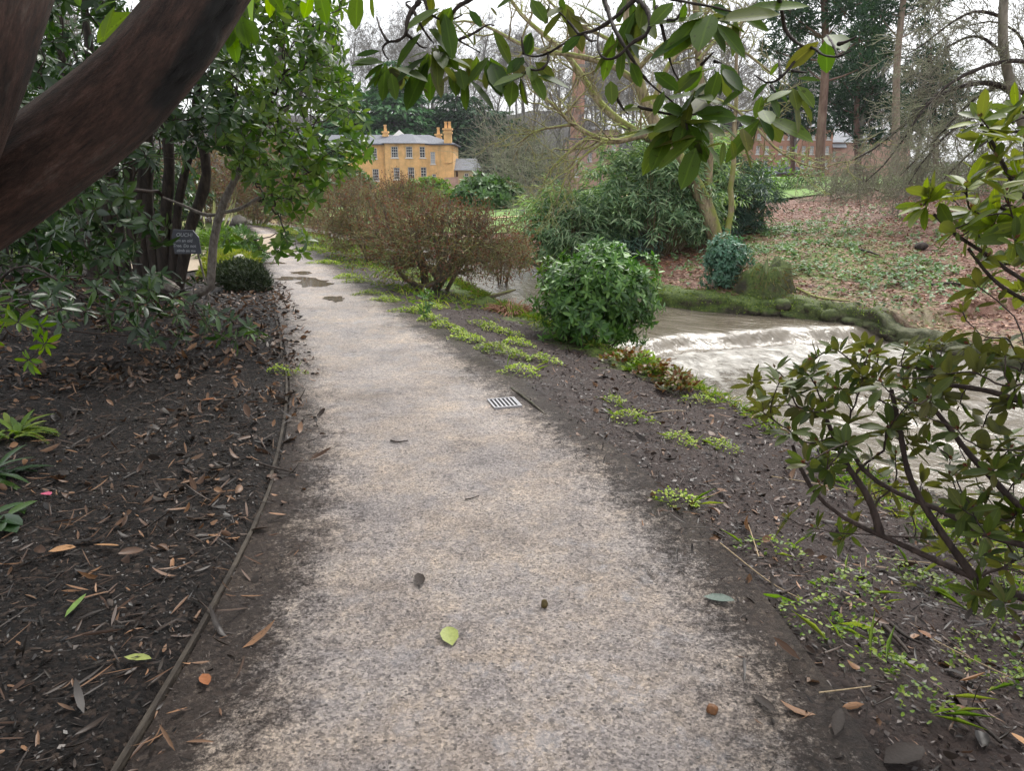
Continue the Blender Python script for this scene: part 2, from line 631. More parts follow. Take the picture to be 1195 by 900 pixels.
def m_path():
    m, nt, out = mat_new('path')
    tc = nd(nt, 'ShaderNodeTexCoord').outputs['Object']
    patch = noise(nt, tc, 1.4, 5, .6)
    patch2 = noise(nt, tc, 5.0, 9, .82)
    grain = noise(nt, tc, 34.0, 8, .85)
    fineg = noise(nt, tc, 85.0, 6, .85)
    warm = mapr(nt, noise(nt, tc, 2.2, 7, .7), .42, .58)
    mixp = mth(nt, 'ADD', mth(nt, 'MULTIPLY', patch, .17), mth(nt, 'ADD', mth(nt, 'MULTIPLY', patch2, .26), mth(nt, 'ADD', mth(nt, 'MULTIPLY', grain, .32), mth(nt, 'MULTIPLY', fineg, .25))))
    c = ramp(nt, mixp, [(.39, (.09, .079, .072)), (.44, (.235, .205, .19)), (.485, (.345, .30, .272)), (.53, (.43, .37, .32)), (.585, (.56, .47, .375))])
    c = mixc(nt, warm, mixc(nt, 1.0, c, (.97, .975, 1.02), 'MULTIPLY'), mixc(nt, 1.0, c, (1.06, 1.0, .945), 'MULTIPLY'))
    # gritty stones and dark crumbs
    v = nd(nt, 'ShaderNodeTexVoronoi', {'Vector': tc, 'Scale': 130.0})
    vh = nd(nt, 'ShaderNodeSeparateColor', {0: v.outputs['Color']}).outputs[0]
    c = mixc(nt, 1.0, c, mapr(nt, vh, 0, 1, .5, 1.5), 'MULTIPLY')
    v2 = nd(nt, 'ShaderNodeTexVoronoi', {'Vector': tc, 'Scale': 60.0})
    vh2 = nd(nt, 'ShaderNodeSeparateColor', {0: v2.outputs['Color']}).outputs[1]
    crumbs = mth(nt, 'MULTIPLY', mapr(nt, vh2, .86, .88), mapr(nt, v2.outputs['Distance'], .42, .30))
    c = mixc(nt, mth(nt, 'MULTIPLY', crumbs, .8), c, (.05, .042, .037))
    c = mixc(nt, mapr(nt, fineg, .56, .66, 0, .8), c, (.06, .05, .044))
    sp = noise(nt, tc, 26.0, 7, .8)
    sc = mth(nt, 'MULTIPLY', mapr(nt, sp, .57, .63), mapr(nt, noise(nt, tc, 3.3, 5, .7), .42, .62, .1, 1.0))
    c = mixc(nt, mth(nt, 'MULTIPLY', sc, .8), c, (.055, .045, .038))
    soil, chip, big = soil_color(nt, tc)
    e = attr(nt, 'edge')
    en = mth(nt, 'ADD', e, mth(nt, 'MULTIPLY', mth(nt, 'SUBTRACT', mth(nt, 'ADD', mth(nt, 'MULTIPLY', patch2, .3), mth(nt, 'ADD', mth(nt, 'MULTIPLY', grain, .4), mth(nt, 'MULTIPLY', fineg, .3))), .5), 11.0))
    mud = mapr(nt, en, -.2, .9, 1.0, 0.0)
    c = mixc(nt, mth(nt, 'MULTIPLY', mud, .93), c, mixc(nt, mapr(nt, grain, .4, .6, .25, .75), soil, (.050, .038, .033)))
    wet = mapr(nt, noise(nt, tc, 4.5, 8, .72), .50, .58)
    film = mth(nt, 'MULTIPLY', wet, mapr(nt, patch2, .56, .46))
    film = mth(nt, 'MULTIPLY', mth(nt, 'MULTIPLY', film, attr(nt, 'wet')), mth(nt, 'SUBTRACT', 1.0, mud))
    c = mixc(nt, mth(nt, 'MULTIPLY', film, .6), c, (.12, .12, .13))
    rough = mth(nt, 'SUBTRACT', mapr(nt, patch, .35, .65, .28, .5), mth(nt, 'MULTIPLY', film, .12))
    h = mth(nt, 'ADD', mth(nt, 'MULTIPLY', grain, 1.6), mth(nt, 'ADD', mth(nt, 'MULTIPLY', patch2, 2.5), mth(nt, 'MULTIPLY', vh, .25)))
    b = nd(nt, 'ShaderNodeBump', {'Height': h, 'Distance': .015})
    nt.links.new(mapr(nt, film, .1, .9, .9, .4), b.inputs['Strength'])
    p = nd(nt, 'ShaderNodeBsdfPrincipled', {'Base Color': c, 'Roughness': rough, 'Normal': b.outputs[0], 'Specular IOR Level': mth(nt, 'ADD', mapr(nt, mud, 0, 1, .5, .15), mth(nt, 'MULTIPLY', film, .12))})
    nt.links.new(p.outputs[0], out.inputs[0])
    return m


def m_water():
    m, nt, out = mat_new('water')
    tc = nd(nt, 'ShaderNodeTexCoord')
    st = nd(nt, 'ShaderNodeMapping', {'Vector': tc.outputs['UV'], 'Scale': (1.0, .5, 1)}).outputs[0]     # u across, v along the flow, metres
    n1 = noise(nt, st, 1.6, 9, .78)
    n2 = noise(nt, st, 7.0, 7, .8)
    f = attr(nt, 'foam')
    fo = mth(nt, 'ADD', mth(nt, 'MULTIPLY', n1, .55), mth(nt, 'MULTIPLY', n2, .45))
    foam = mapr(nt, mth(nt, 'ADD', fo, mth(nt, 'MULTIPLY', mth(nt, 'SUBTRACT', f, .5), .20)), .505, .635)
    foam = mth(nt, 'MULTIPLY', foam, mapr(nt, f, 0, .12))
    base = ramp(nt, n1, [(.4, (.11, .09, .065)), (.6, (.185, .158, .122))])
    c = mixc(nt, mth(nt, 'MULTIPLY', foam, .9), base, (.56, .53, .48))
    rough = mapr(nt, foam, 0, 1, .10, .6)
    rip = noise(nt, st, 5.0, 5, .6)
    h = mth(nt, 'ADD', rip, mth(nt, 'MULTIPLY', foam, .9))
    b = nd(nt, 'ShaderNodeBump', {'Height': h, 'Strength': .6, 'Distance': .06})
    p = nd(nt, 'ShaderNodeBsdfPrincipled', {'Base Color': c, 'Roughness': rough, 'Normal': b.outputs[0], 'IOR': 1.33})
    nt.links.new(p.outputs[0], out.inputs[0])
    return m


def m_bigbark():
    m, nt, out = mat_new('bark_red')
    bk = nd(nt, 'ShaderNodeAttribute', attribute_name='bk').outputs['Vector']
    n1 = noise(nt, bk, 90.0, 9, .82)
    n2 = noise(nt, bk, 15.0, 8, .76)
    st = nd(nt, 'ShaderNodeMapping', {'Vector': bk, 'Scale': (1.6, 1.6, .8)}).outputs[0]
    n3 = noise(nt, st, 60.0, 6, .75)
    c = ramp(nt, n2, [(.36, (.022, .012, .009)), (.46, (.052, .028, .020)), (.55, (.090, .046, .033)), (.64, (.14, .10, .08))])
    c = mixc(nt, 1.0, c, mapr(nt, n1, .38, .62, .5, 1.5), 'MULTIPLY')
    c = mixc(nt, mapr(nt, n3, .60, .68, 0, .4), c, (.15, .10, .075))
    c = mixc(nt, mapr(nt, n3, .40, .34, 0, .7), c, (.010, .007, .006))
    c = mixc(nt, mapr(nt, noise(nt, bk, 16.0, 5, .7), .62, .70, 0, .5), c, (.10, .095, .075))
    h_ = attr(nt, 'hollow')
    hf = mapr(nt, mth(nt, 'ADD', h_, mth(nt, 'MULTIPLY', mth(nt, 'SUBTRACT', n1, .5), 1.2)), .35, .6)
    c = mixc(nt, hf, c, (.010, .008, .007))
    b = nd(nt, 'ShaderNodeBump', {'Height': mth(nt, 'ADD', mth(nt, 'MULTIPLY', n1, 1.0), mth(nt, 'ADD', n3, mth(nt, 'MULTIPLY', n2, 1.5))), 'Strength': 1.0, 'Distance': .014})
    p = nd(nt, 'ShaderNodeBsdfPrincipled', {'Base Color': c, 'Roughness': .6, 'Normal': b.outputs[0], 'Specular IOR Level': .35})
    nt.links.new(p.outputs[0], out.inputs[0])
    return m


M['ground'], M['path'], M['water'] = m_ground(), m_path(), m_water()
M['sand'] = plain_mat('sand', [(.30, .24, .17), (.42, .34, .25)], 30, .85)
M['lawn'] = plain_mat('lawn', [(.07, .15, .02), (.12, .22, .03), (.16, .26, .05)], 3, .8)
M['cushion'] = leaf_mat('cushion', [(.12, .19, .03), (.22, .30, .055), (.33, .40, .09), (.42, .43, .14)], .6, .25)
M['grass'] = leaf_mat('grass', [(.07, .13, .02), (.14, .22, .04), (.24, .30, .07), (.32, .28, .11)], .6, .3)
M['moss'] = leaf_mat('moss', [(.06, .10, .015), (.11, .17, .025), (.18, .24, .04), (.22, .25, .08)], .7, .15)
M['weed'] = leaf_mat('weed', [(.05, .095, .015), (.095, .16, .025), (.16, .23, .04), (.25, .30, .07), (.12, .15, .03)], .5, .35)
M['cover'] = leaf_mat('cover', [(.09, .15, .075), (.14, .22, .11), (.21, .30, .17)], .55, .2)
M['rhodo_big'] = leaf_mat('rhodo_big', [(.035, .065, .018), (.058, .095, .024), (.08, .12, .03), (.095, .09, .032)], .5, .42, (1.6, 1.7, .5), .5, (.06, .062, .03), .2)
M['rhodo_pale'] = leaf_mat('rhodo_pale', [(.06, .11, .015), (.09, .15, .02), (.13, .18, .025)], .38, .5, (2.0, 2.1, .35), .4)
M['rhodo_near'] = leaf_mat('rhodo_near', [(.032, .047, .014), (.05, .07, .018), (.078, .105, .025), (.09, .085, .03)], .45, .35, (1.7, 1.8, .4), .5, (.085, .08, .04), .3)
M['rhodo_upper'] = leaf_mat('rhodo_upper', [(.05, .07, .016), (.085, .115, .022), (.13, .17, .03), (.18, .21, .04)], .45, .42, (1.6, 1.7, .4), .5, (.11, .11, .05), .3)
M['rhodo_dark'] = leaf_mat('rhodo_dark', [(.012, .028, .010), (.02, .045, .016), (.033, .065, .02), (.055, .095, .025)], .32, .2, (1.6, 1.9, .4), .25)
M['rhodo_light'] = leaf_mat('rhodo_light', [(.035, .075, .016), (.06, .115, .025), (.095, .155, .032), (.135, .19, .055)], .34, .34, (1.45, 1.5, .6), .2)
M['rhodo_mid'] = leaf_mat('rhodo_mid', [(.035, .08, .022), (.06, .13, .034), (.10, .19, .05), (.16, .26, .075)], .5, .2, (1.5, 1.8, .5))
M['rhodo_blue'] = leaf_mat('rhodo_blue', [(.05, .12, .075), (.085, .17, .115), (.14, .235, .17)], .45, .15)
M['bamboo'] = leaf_mat('bamboo', [(.06, .115, .06), (.14, .225, .12), (.26, .355, .205), (.42, .50, .33)], .45, .25)
M['bamboo_dark'] = leaf_mat('bamboo_dark', [(.035, .065, .05), (.06, .105, .075), (.10, .155, .115)], .45, .2)
M['bush_far'] = leaf_mat('bush_far', [(.05, .10, .035), (.085, .15, .055), (.12, .19, .08)], .5, .2)
M['bush_lime'] = leaf_mat('bush_lime', [(.09, .16, .03), (.14, .23, .045), (.19, .28, .07)], .5, .25)
M['conifer'] = leaf_mat('conifer', [(.018, .045, .02), (.03, .07, .032), (.05, .10, .045)], .7, .1, spec=.2)
M['cedar'] = leaf_mat('cedar', [(.03, .085, .035), (.055, .135, .05), (.09, .19, .07)], .7, .1, spec=.2)
M['pine'] = leaf_mat('pine', [(.025, .05, .032), (.04, .075, .045), (.065, .105, .065)], .7, .1, spec=.2)
M['bud'] = leaf_mat('bud', [(.14, .045, .035), (.20, .075, .06), (.22, .13, .08), (.18, .17, .06), (.19, .055, .045)], .6, .2, (1.3, 1.2, .9))
M['straw_moss'] = leaf_mat('straw_moss', [(.07, .04, .022), (.13, .08, .04), (.20, .15, .06), (.13, .14, .035), (.05, .03, .02)], .7, .15)
M['bronze'] = leaf_mat('bronze', [(.10, .035, .02), (.18, .08, .03), (.14, .13, .04), (.07, .12, .03)], .5, .2)
M['deadfern'] = leaf_mat('deadfern', [(.12, .05, .025), (.20, .085, .04), (.28, .14, .07)], .7, .15, (1.3, 1.1, .8))
M['litter'] = leaf_mat('litter', [(.014, .011, .009), (.028, .021, .017), (.05, .034, .027), (.08, .05, .037), (.13, .08, .055), (.25, .15, .095), (.06, .05, .045), (.024, .019, .017), (.018, .014, .012)], .45, 0.08, (1.3, 1.1, .7), .3, spec=.3)
M['litter_red'] = leaf_mat('litter_red', [(.10, .042, .026), (.20, .09, .055), (.28, .15, .10), (.37, .24, .17)], .6, 0.08, (1.3, 1.1, .8))
M['chips'] = leaf_mat('chips', [(.003, .0026, .0022), (.007, .0055, .0048), (.013, .010, .0085), (.026, .019, .016), (.06, .044, .035)], .4, 0, spec=.35)
M['chips_pale'] = leaf_mat('chips_pale', [(.010, .0075, .007), (.024, .017, .015), (.046, .033, .029), (.095, .07, .06)], .45, 0, spec=.35)
M['debris'] = leaf_mat('debris', [(.02, .015, .012), (.04, .03, .024), (.07, .05, .038)], .5, 0)
M['heather'] = leaf_mat('heather', [(.02, .035, .015), (.035, .055, .022), (.06, .075, .035)], .7, .1)
M['yellowgreen'] = leaf_mat('yellowgreen', [(.16, .21, .04), (.22, .26, .05), (.32, .30, .06)], .6, .3)
M['bark_red'] = m_bigbark()
M['bark_dark'] = bark_mat('bark_dark', [(.016, .012, .010), (.035, .026, .021), (.07, .052, .042)], 22, (1, 1, .3))
M['bark_twig'] = bark_mat('bark_twig', [(.02, .013, .011), (.045, .03, .025), (.07, .048, .04)], 40)
M['bark_pale'] = bark_mat('bark_pale', [(.09, .075, .065), (.17, .145, .125), (.26, .235, .21)], 30, (1, 1, .5))
M['bark_moss'] = bark_mat('bark_moss', [(.12, .09, .06), (.27, .21, .13), (.42, .34, .22)], 12, (1, 1, .3), (.22, .24, .05), .5)
M['bark_grey'] = bark_mat('bark_grey', [(.12, .105, .085), (.19, .17, .135), (.28, .25, .20)], 6, (1, 1, .4), (.20, .22, .11), .35)
M['bark_far'] = bark_mat('bark_far', [(.10, .088, .075), (.16, .145, .125), (.23, .21, .18)], 2, (1, 1, .4))
M['bark_az'] = bark_mat('bark_az', [(.09, .068, .052), (.16, .122, .095), (.25, .20, .16)], 16, (1, 1, 1), (.17, .18, .05), .42)
M['bark_pine'] = bark_mat('bark_pine', [(.09, .05, .042), (.15, .085, .07), (.22, .14, .115)], 3, (1, 1, .3))
M['bark_pine_pale'] = bark_mat('bark_pine_pale', [(.17, .12, .095), (.25, .18, .145), (.33, .25, .20)], 3, (1, 1, .3))
M['slate'] = plain_mat('slate', [(.035, .038, .05), (.06, .063, .08)], 25, .5)
M['chalk'] = plain_mat('chalk', [(.26, .27, .30), (.40, .41, .43)], 60, .9)
M['edging'] = bark_mat('edging', [(.016, .012, .009), (.036, .028, .021), (.07, .057, .043)], 30, (1, .25, 1), None, 0)
M['oldwood'] = bark_mat('oldwood', [(.055, .045, .035), (.10, .085, .065), (.16, .14, .11)], 30, (1, .25, 1), (.06, .065, .035), .05)
M['iron'] = plain_mat('iron', [(.30, .29, .30), (.42, .41, .42)], 60, .35, .1, .6, .4)
M['dark'] = plain_mat('dark', [(.008, .008, .008), (.015, .014, .013)], 30, .6)
M['rust'] = plain_mat('rust', [(.05, .03, .02), (.12, .07, .04)], 40, .6)
M['stone'] = plain_mat('stone', [(.16, .14, .12), (.30, .27, .23)], 15, .8)
M['fence'] = plain_mat('fence', [(.10, .10, .10), (.16, .16, .15)], 15, .6)


def m_wall():
    m, nt, out = mat_new('moss_wall')
    tc = nd(nt, 'ShaderNodeTexCoord').outputs['Object']
    n1 = noise(nt, tc, 7.0, 7, .7)
    c = ramp(nt, n1, [(.3, (.018, .015, .012)), (.5, (.06, .05, .035)), (.7, (.14, .12, .085))])
    g = nd(nt, 'ShaderNodeNewGeometry')
    z = nd(nt, 'ShaderNodeSeparateXYZ', {0: g.outputs['Normal']}).outputs[2]
    f = mapr(nt, mth(nt, 'ADD', mth(nt, 'MULTIPLY', z, .25), noise(nt, tc, 2.2, 6, .65)), .42, .6)
    mc = ramp(nt, noise(nt, tc, 25.0, 4), [(.3, (.03, .06, .01)), (.7, (.13, .17, .035))])
    sx = nd(nt, 'ShaderNodeSeparateXYZ', {0: tc})
    f = mth(nt, 'MULTIPLY', f, mapr(nt, sx.outputs[0], 4.2, 6.2, 1.0, .3))
    c = mixc(nt, f, c, mc)
    b = nd(nt, 'ShaderNodeBump', {'Height': n1, 'Strength': .9, 'Distance': .05})
    p = nd(nt, 'ShaderNodeBsdfPrincipled', {'Base Color': c, 'Roughness': .85, 'Normal': b.outputs[0]})
    nt.links.new(p.outputs[0], out.inputs[0])
    return m


M['moss_wall'] = m_wall()


def m_brick(name, cols, mortar, sx=1.0):
    m, nt, out = mat_new(name)
    tc = nd(nt, 'ShaderNodeTexCoord').outputs['Object']
    s = nd(nt, 'ShaderNodeSeparateXYZ', {0: tc})
    v = nd(nt, 'ShaderNodeCombineXYZ', {0: mth(nt, 'ADD', s.outputs[0], s.outputs[1]), 1: s.outputs[2]})
    b = nd(nt, 'ShaderNodeTexBrick', {'Vector': v.outputs[0], 'Color1': (*cols[0], 1), 'Color2': (*cols[1], 1), 'Mortar': (*mortar, 1),
                                     'Scale': 4.2 * sx, 'Mortar Size': .012, 'Brick Width': .5, 'Row Height': .17})
    n = noise(nt, tc, .9, 6, .65)
    c = mixc(nt, 1.0, b.outputs[0], mapr(nt, n, .3, .7, .75, 1.22), 'MULTIPLY')
    streak = nd(nt, 'ShaderNodeMapping', {'Vector': tc, 'Scale': (2.5, 2.5, .25)}).outputs[0]
    c = mixc(nt, mapr(nt, noise(nt, streak, 1.0, 5), .52, .72, 0, .35), c, (.20, .13, .08))
    p = nd(nt, 'ShaderNodeBsdfPrincipled', {'Base Color': c, 'Roughness': .9})
    nt.links.new(p.outputs[0], out.inputs[0])
    return m


M['ochre'] = m_brick('ochre', [(.84, .505, .205), (.79, .465, .185)], (.74, .45, .19))
M['brick'] = m_brick('brick', [(.46, .23, .15), (.40, .195, .125)], (.40, .27, .20))
M['brickpale'] = m_brick('brickpale', [(.55, .33, .25), (.49, .285, .215)], (.46, .34, .27))
M['cream'] = plain_mat('cream', [(.50, .38, .20), (.58, .45, .26)], 4, .9)
M['slateroof'] = plain_mat('slateroof', [(.075, .082, .10), (.125, .133, .155), (.19, .20, .22)], 5, .7)
M['whitepaint'] = plain_mat('whitepaint', [(.62, .60, .55), (.72, .70, .66)], 8, .6)
M['pane'] = plain_mat('pane', [(.015, .018, .025), (.05, .055, .065)], .7, .08, 0)
M['panepale'] = plain_mat('panepale', [(.30, .32, .34), (.42, .44, .46)], .7, .15, 0)

# ------------------------------------------------------------------ lie of the land
LEFT = [(-1.05, -1.5), (-1.06, .5), (-1.09, 1.65), (-1.13, 2.33), (-1.21, 3.15), (-1.34, 3.9), (-1.67, 5.24), (-2.24, 6.96), (-3.12, 9.45), (-4.3, 12.8),
        (-5.9, 17.2), (-7.3, 21.0), (-9.2, 24.8), (-12.8, 28.6)]
RIGHT = [(.88, -1.5), (.88, .5), (.86, 1.65), (.84, 2.18), (.77, 2.9), (.55, 3.77), (.1, 5.0), (-.65, 6.96), (-1.75, 9.6), (-3.0, 12.5),
         (-4.8, 16.5), (-6.2, 20.0), (-8.0, 23.2), (-11.6, 27.2)]
LIP = [(2.6, -2), (2.5, 1.0), (2.35, 2.0), (2.25, 3.36), (2.05, 4.2), (1.9, 5.1), (1.72, 5.9), (1.45, 6.5), (1.15, 7.3), (.55, 8.75), (.0, 9.9), (-.95, 12.7),
       (-2.5, 16.5), (-4.5, 20), (-7.5, 24.3), (-13, 30.5), (-22, 38)]
EDGE = [(6.4, -2), (5.8, 1.0), (5.0, 3.5), (4.2, 5.3), (3.15, 6.4), (2.4, 7.3), (1.75, 8.3), (1.15, 9.5), (.6, 10.7), (-.3, 13.1), (-1.9, 17), (-3.9, 20.7),
        (-6.9, 25.2), (-12.4, 31.6), (-22, 40)]
FAR = [(12.5, -2), (10.8, 3), (9.4, 5.5), (8.0, 7.6), (6.9, 9.5), (6.35, 10.8), (5.7, 11.8), (4.9, 12.4), (4.1, 12.65), (3.05, 13.1), (2.7, 14.2), (1.8, 17), (.9, 19.3),
       (-.6, 22), (-3.4, 25.6), (-8, 31.5), (-13, 38.5), (-22, 48)]
LEFT, RIGHT, LIP, EDGE, FAR = (resample(p, .35, smooth=2) for p in (LEFT, RIGHT, LIP, EDGE, FAR))
WEIR = np.array([(-.8, 9.6), (.6, 10.0), (1.8, 10.45), (2.65, 10.92), (3.64, 11.2), (4.6, 11.35), (7, 11.6)])


def water_z(x, y):
    w = sdist(x, y, WEIR)            # positive downstream
    w = w + .22 * (fbm(x * 1.6, y * 1.6, 3, 61) - .5) * 2
    return -.78 - .19 * sstep(-.05, .38, w)


def H(x, y):
    x, y = np.asarray(x, float), np.asarray(y, float)
    dr = sdist(x, y, RIGHT)
    dl = -sdist(x, y, LEFT)
    a = sdist(x, y, LIP)
    b = -sdist(x, y, EDGE)
    f = sdist(x, y, FAR)
    wz = water_z(x, y)
    # near side
    z = np.where(dl > 0, .035 * sstep(0, .05, dl) + .22 * sstep(.2, 6, dl), 0.0)
    z = z - .2 * sstep(.15, 1.6, dr) * (a < 0) - np.where(a >= 0, .2, 0) * 1.0
    lipz = -.2 * sstep(.15, 1.6, dr)
    t = np.clip(a / np.maximum(a + np.maximum(b, 0), 1e-6), 0, 1)
    bank = lipz * 1.0 + (wz - .12 + .2) * np.where(a > 0, t, 0) ** .9
    z = np.where(a > 0, np.minimum(bank, lipz), z)
    z = np.where((dr > 0) & (a <= 0), lipz, z)
    # river bed
    bed = wz - .12 - .5 * sstep(0, 1.2, -b)
    z = np.where((b < 0) & (f < .12), bed, z)
    # far side
    top = wz + .29 - .10 * sstep(4.5, 7, x)
    amp = 1.15 * sstep(.5, 7, x) + .7 * sstep(8, 16, x) - .35 * (1 - sstep(-2, 3, x)) * sstep(18, 28, y)
    zf = top + amp * (1 - np.exp(-(np.maximum(f - .1, 0) / 7) ** 1.15)) + .05 * (fbm(x * .8, y * .8, 3, 5) - .5) * sstep(.2, 1.5, f)
    z = np.where(f >= .12, zf, z)
    # valley floor beyond, wooded slope behind
    z = z - 1.6 * sstep(48, 85, y) + np.where(f >= .12, 0, 0)
    z = z + (15 * sstep(135, 230, y)) * sstep(60, 5, x) + 5 * sstep(140, 230, y)
    return z


def rough_amp(x, y):
    a = sdist(x, y, LIP)
    dl = -sdist(x, y, LEFT)
    dr = sdist(x, y, RIGHT)
    return .004 + .022 * sstep(0, .35, dl) + .045 * sstep(.1, .6, dr)


def Hn(x, y):
    x, y = np.asarray(x, float), np.asarray(y, float)
    return H(x, y) + rough_amp(x, y) * (fbm(x * 4, y * 4, 4, 3) * 2 - 1) * sstep(60, 20, y)


def axis(lo, hi, breaks):
    """non-uniform axis: breaks = [(from, to, step)]"""
    out = []
    for a, b, s in breaks:
        out.append(np.arange(a, b, s))
    return np.unique(np.round(np.concatenate(out + [[hi]]), 4))


xs = axis(-700, 700, [(-700, -200, 60), (-200, -40, 12), (-40, -14, 1.5), (-14, -6, .3), (-6, -2.6, .1), (-2.6, 3.2, .05), (3.2, 8, .1), (8, 16, .3), (16, 40, 1.5), (40, 200, 12), (200, 700, 60)])
ys = axis(-30, 900, [(-30, -3, 3), (-3, .8, .3), (.8, 6.5, .05), (6.5, 15, .1), (15, 26, .25), (26, 50, .8), (50, 260, 6), (260, 900, 60)])
X, Y = np.meshgrid(xs, ys)
Z = Hn(X, Y)
ny, nx = X.shape
idx = np.arange(ny * nx).reshape(ny, nx)
quads = np.stack([idx[:-1, :-1], idx[:-1, 1:], idx[1:, 1:], idx[1:, :-1]], -1).reshape(-1, 4)
aL, aE, aF = sdist(X, Y, LIP), -sdist(X, Y, EDGE), sdist(X, Y, FAR)
dR, dL = sdist(X, Y, RIGHT), -sdist(X, Y, LEFT)
far = sstep(0, .3, aF)
slope_green = far * (.30 + .5 * np.exp(-((X - 6.5) / 2.2) ** 2 - ((Y - 15.5) / 3.0) ** 2) + .25 * np.exp(-(aF / .8) ** 2) + .3 * np.exp(-((X - 8) / 2.5) ** 2 - ((Y - 20) / 3) ** 2))
slope_green = np.maximum(slope_green, far * sstep(26, 34, Y) * .65 * sstep(75, 55, Y))
green = slope_green + (1 - far) * (.75 * np.exp(-(np.maximum(aL + .1, -aL * .6) / .35) ** 2) * sstep(5.2, 6.5, Y) + .5 * sstep(.0, .5, aL) * sstep(-.2, .3, aE)
                                   + .4 * sstep(9, 13, Y) * sstep(.15, .6, dR) + .75 * sstep(10, 14, Y) * sstep(.3, 1.0, dL))
litter = far * (1 - sstep(40, 60, Y)) * .95
sand = np.exp(-(np.maximum(dR, 0) / .22) ** 2) * (dR > -.3) * .75 + np.exp(-(np.maximum(dL, 0) / .1) ** 2) * (dL > -.3) * .3
pale = sstep(-.1, .4, dR) * (1 - far)
wet = (np.exp(-((dR - .15) / .35) ** 2) + .25 * (dL > 0) * sstep(5, 8, Y)) * (1 - far)
ground = build('ground', np.stack([X, Y, Z], -1).reshape(-1, 3), quads, None, M['ground'], None,
               attrs=dict(green=np.clip(green, 0, 1).ravel(), litter=litter.ravel(), sand=sand.ravel(), pale=pale.ravel(), wet=wet.ravel(), ledge=(np.exp(-((aF - .45) / .35) ** 2) * far * sstep(3.0, 5.5, X)).ravel()))
struct(ground)

# path strip, lying just above the ground sheet
nS = 420
s_ = np.linspace(0, 1, nS)
Lp, Rp = resample(LEFT, n=nS, smooth=0), resample(RIGHT, n=nS, smooth=0)
# rows closer together near the camera
ss = np.concatenate([np.linspace(0, 7.5, 170), np.linspace(7.6, 34, 230)])


def along(P, s):
    c = np.concatenate([[0], np.cumsum(np.linalg.norm(np.diff(P, axis=0), axis=1))])
    return np.stack([np.interp(s, c, P[:, i]) for i in range(2)], 1)


# pair the two edges by perpendicular projection of the left one
la = along(LEFT, ss)
ra = along(RIGHT, np.linspace(0, 40, 4000))
ra_i = []
last = 0
for p, q in zip(la, np.gradient(la, axis=0)):
    d = np.abs(((ra - p) * nrm(q)).sum(1)) + .02 * np.linalg.norm(ra - p, axis=1)
    i = max(last, int(np.argmin(d)))
    ra_i.append(i)
    last = i
rb = ra[np.array(ra_i)]
for _ in range(6):
    rb[1:-1] = (rb[:-2] + rb[1:-1] * 2 + rb[2:]) / 4
nU = 56
u = np.linspace(0, 1, nU)
wdt = np.linalg.norm(rb - la, axis=1)
uu = (u[None] * (wdt[:, None] + .16) + .02) / wdt[:, None]           # runs a little way past the right edge
PX = la[:, None, 0] + (rb - la)[:, None, 0] * uu
PY = la[:, None, 1] + (rb - la)[:, None, 1] * uu
PZ = Hn(PX, PY) + .006 + .012 * (fbm(PX * 1.5, PY * 1.5, 4, 9) - .5) + .006
dl_ = uu * wdt[:, None]
dr_ = (1 - uu) * wdt[:, None]
lw = .07 + .20 * sstep(6.5, 2.5, PY)
edge = np.minimum((dl_ - lw) / .24, (dr_ - .03) / .24)
pwet = .35 + .65 * sstep(-.5, .5, PX) * sstep(4.5, 2.5, PY) + .5 * np.exp(-((PY - 7.5) / 2.0) ** 2) + .3 * sstep(3.2, 2.2, PY)
idx = np.arange(PX.size).reshape(PX.shape)
quads = np.stack([idx[:-1, :-1], idx[:-1, 1:], idx[1:, 1:], idx[1:, :-1]], -1).reshape(-1, 4)
path = build('path', np.stack([PX, PY, PZ], -1).reshape(-1, 3), quads, None, M['path'], None,
             attrs=dict(edge=edge.clip(-1.5, 3).ravel(), wet=pwet.clip(0, 1).ravel()))
struct(path)


def on_path(x, y):
    return Hn(x, y) + .012 + .012 * (fbm(x * 1.5, y * 1.5, 4, 9) - .5)


def strip(name, pts, w, mat, lift=.02, step=.4):
    P = resample(pts, step, smooth=2)
    T = nrm(np.gradient(P, axis=0))
    Nn = np.stack([-T[:, 1], T[:, 0]], 1)
    k = 7
    v = []
    for o in np.linspace(-1, 1, k):
        q = P + Nn * w * .5 * o * (1 + .12 * (fbm(P[:, :1] * 1.1, P[:, 1:] * 1.1 + o, 3, 2) - .5) * 2)
        v.append(np.stack([q[:, 0], q[:, 1], Hn(q[:, 0], q[:, 1]) + lift], 1))
    v = np.stack(v, 1)
    idx = np.arange(v.shape[0] * k).reshape(-1, k)
    return struct(build(name, v.reshape(-1, 3), np.stack([idx[:-1, 1:], idx[:-1, :-1], idx[1:, :-1], idx[1:, 1:]], -1).reshape(-1, 4), None, mat))


strip('side_path', [gp(150, 300, .3)[:2], gp(215, 293, .3)[:2], gp(262, 284, .25)[:2], gp(285, 277, .2)[:2], gp(296, 270, .1)[:2]], 1.6, M['sand'], .03)

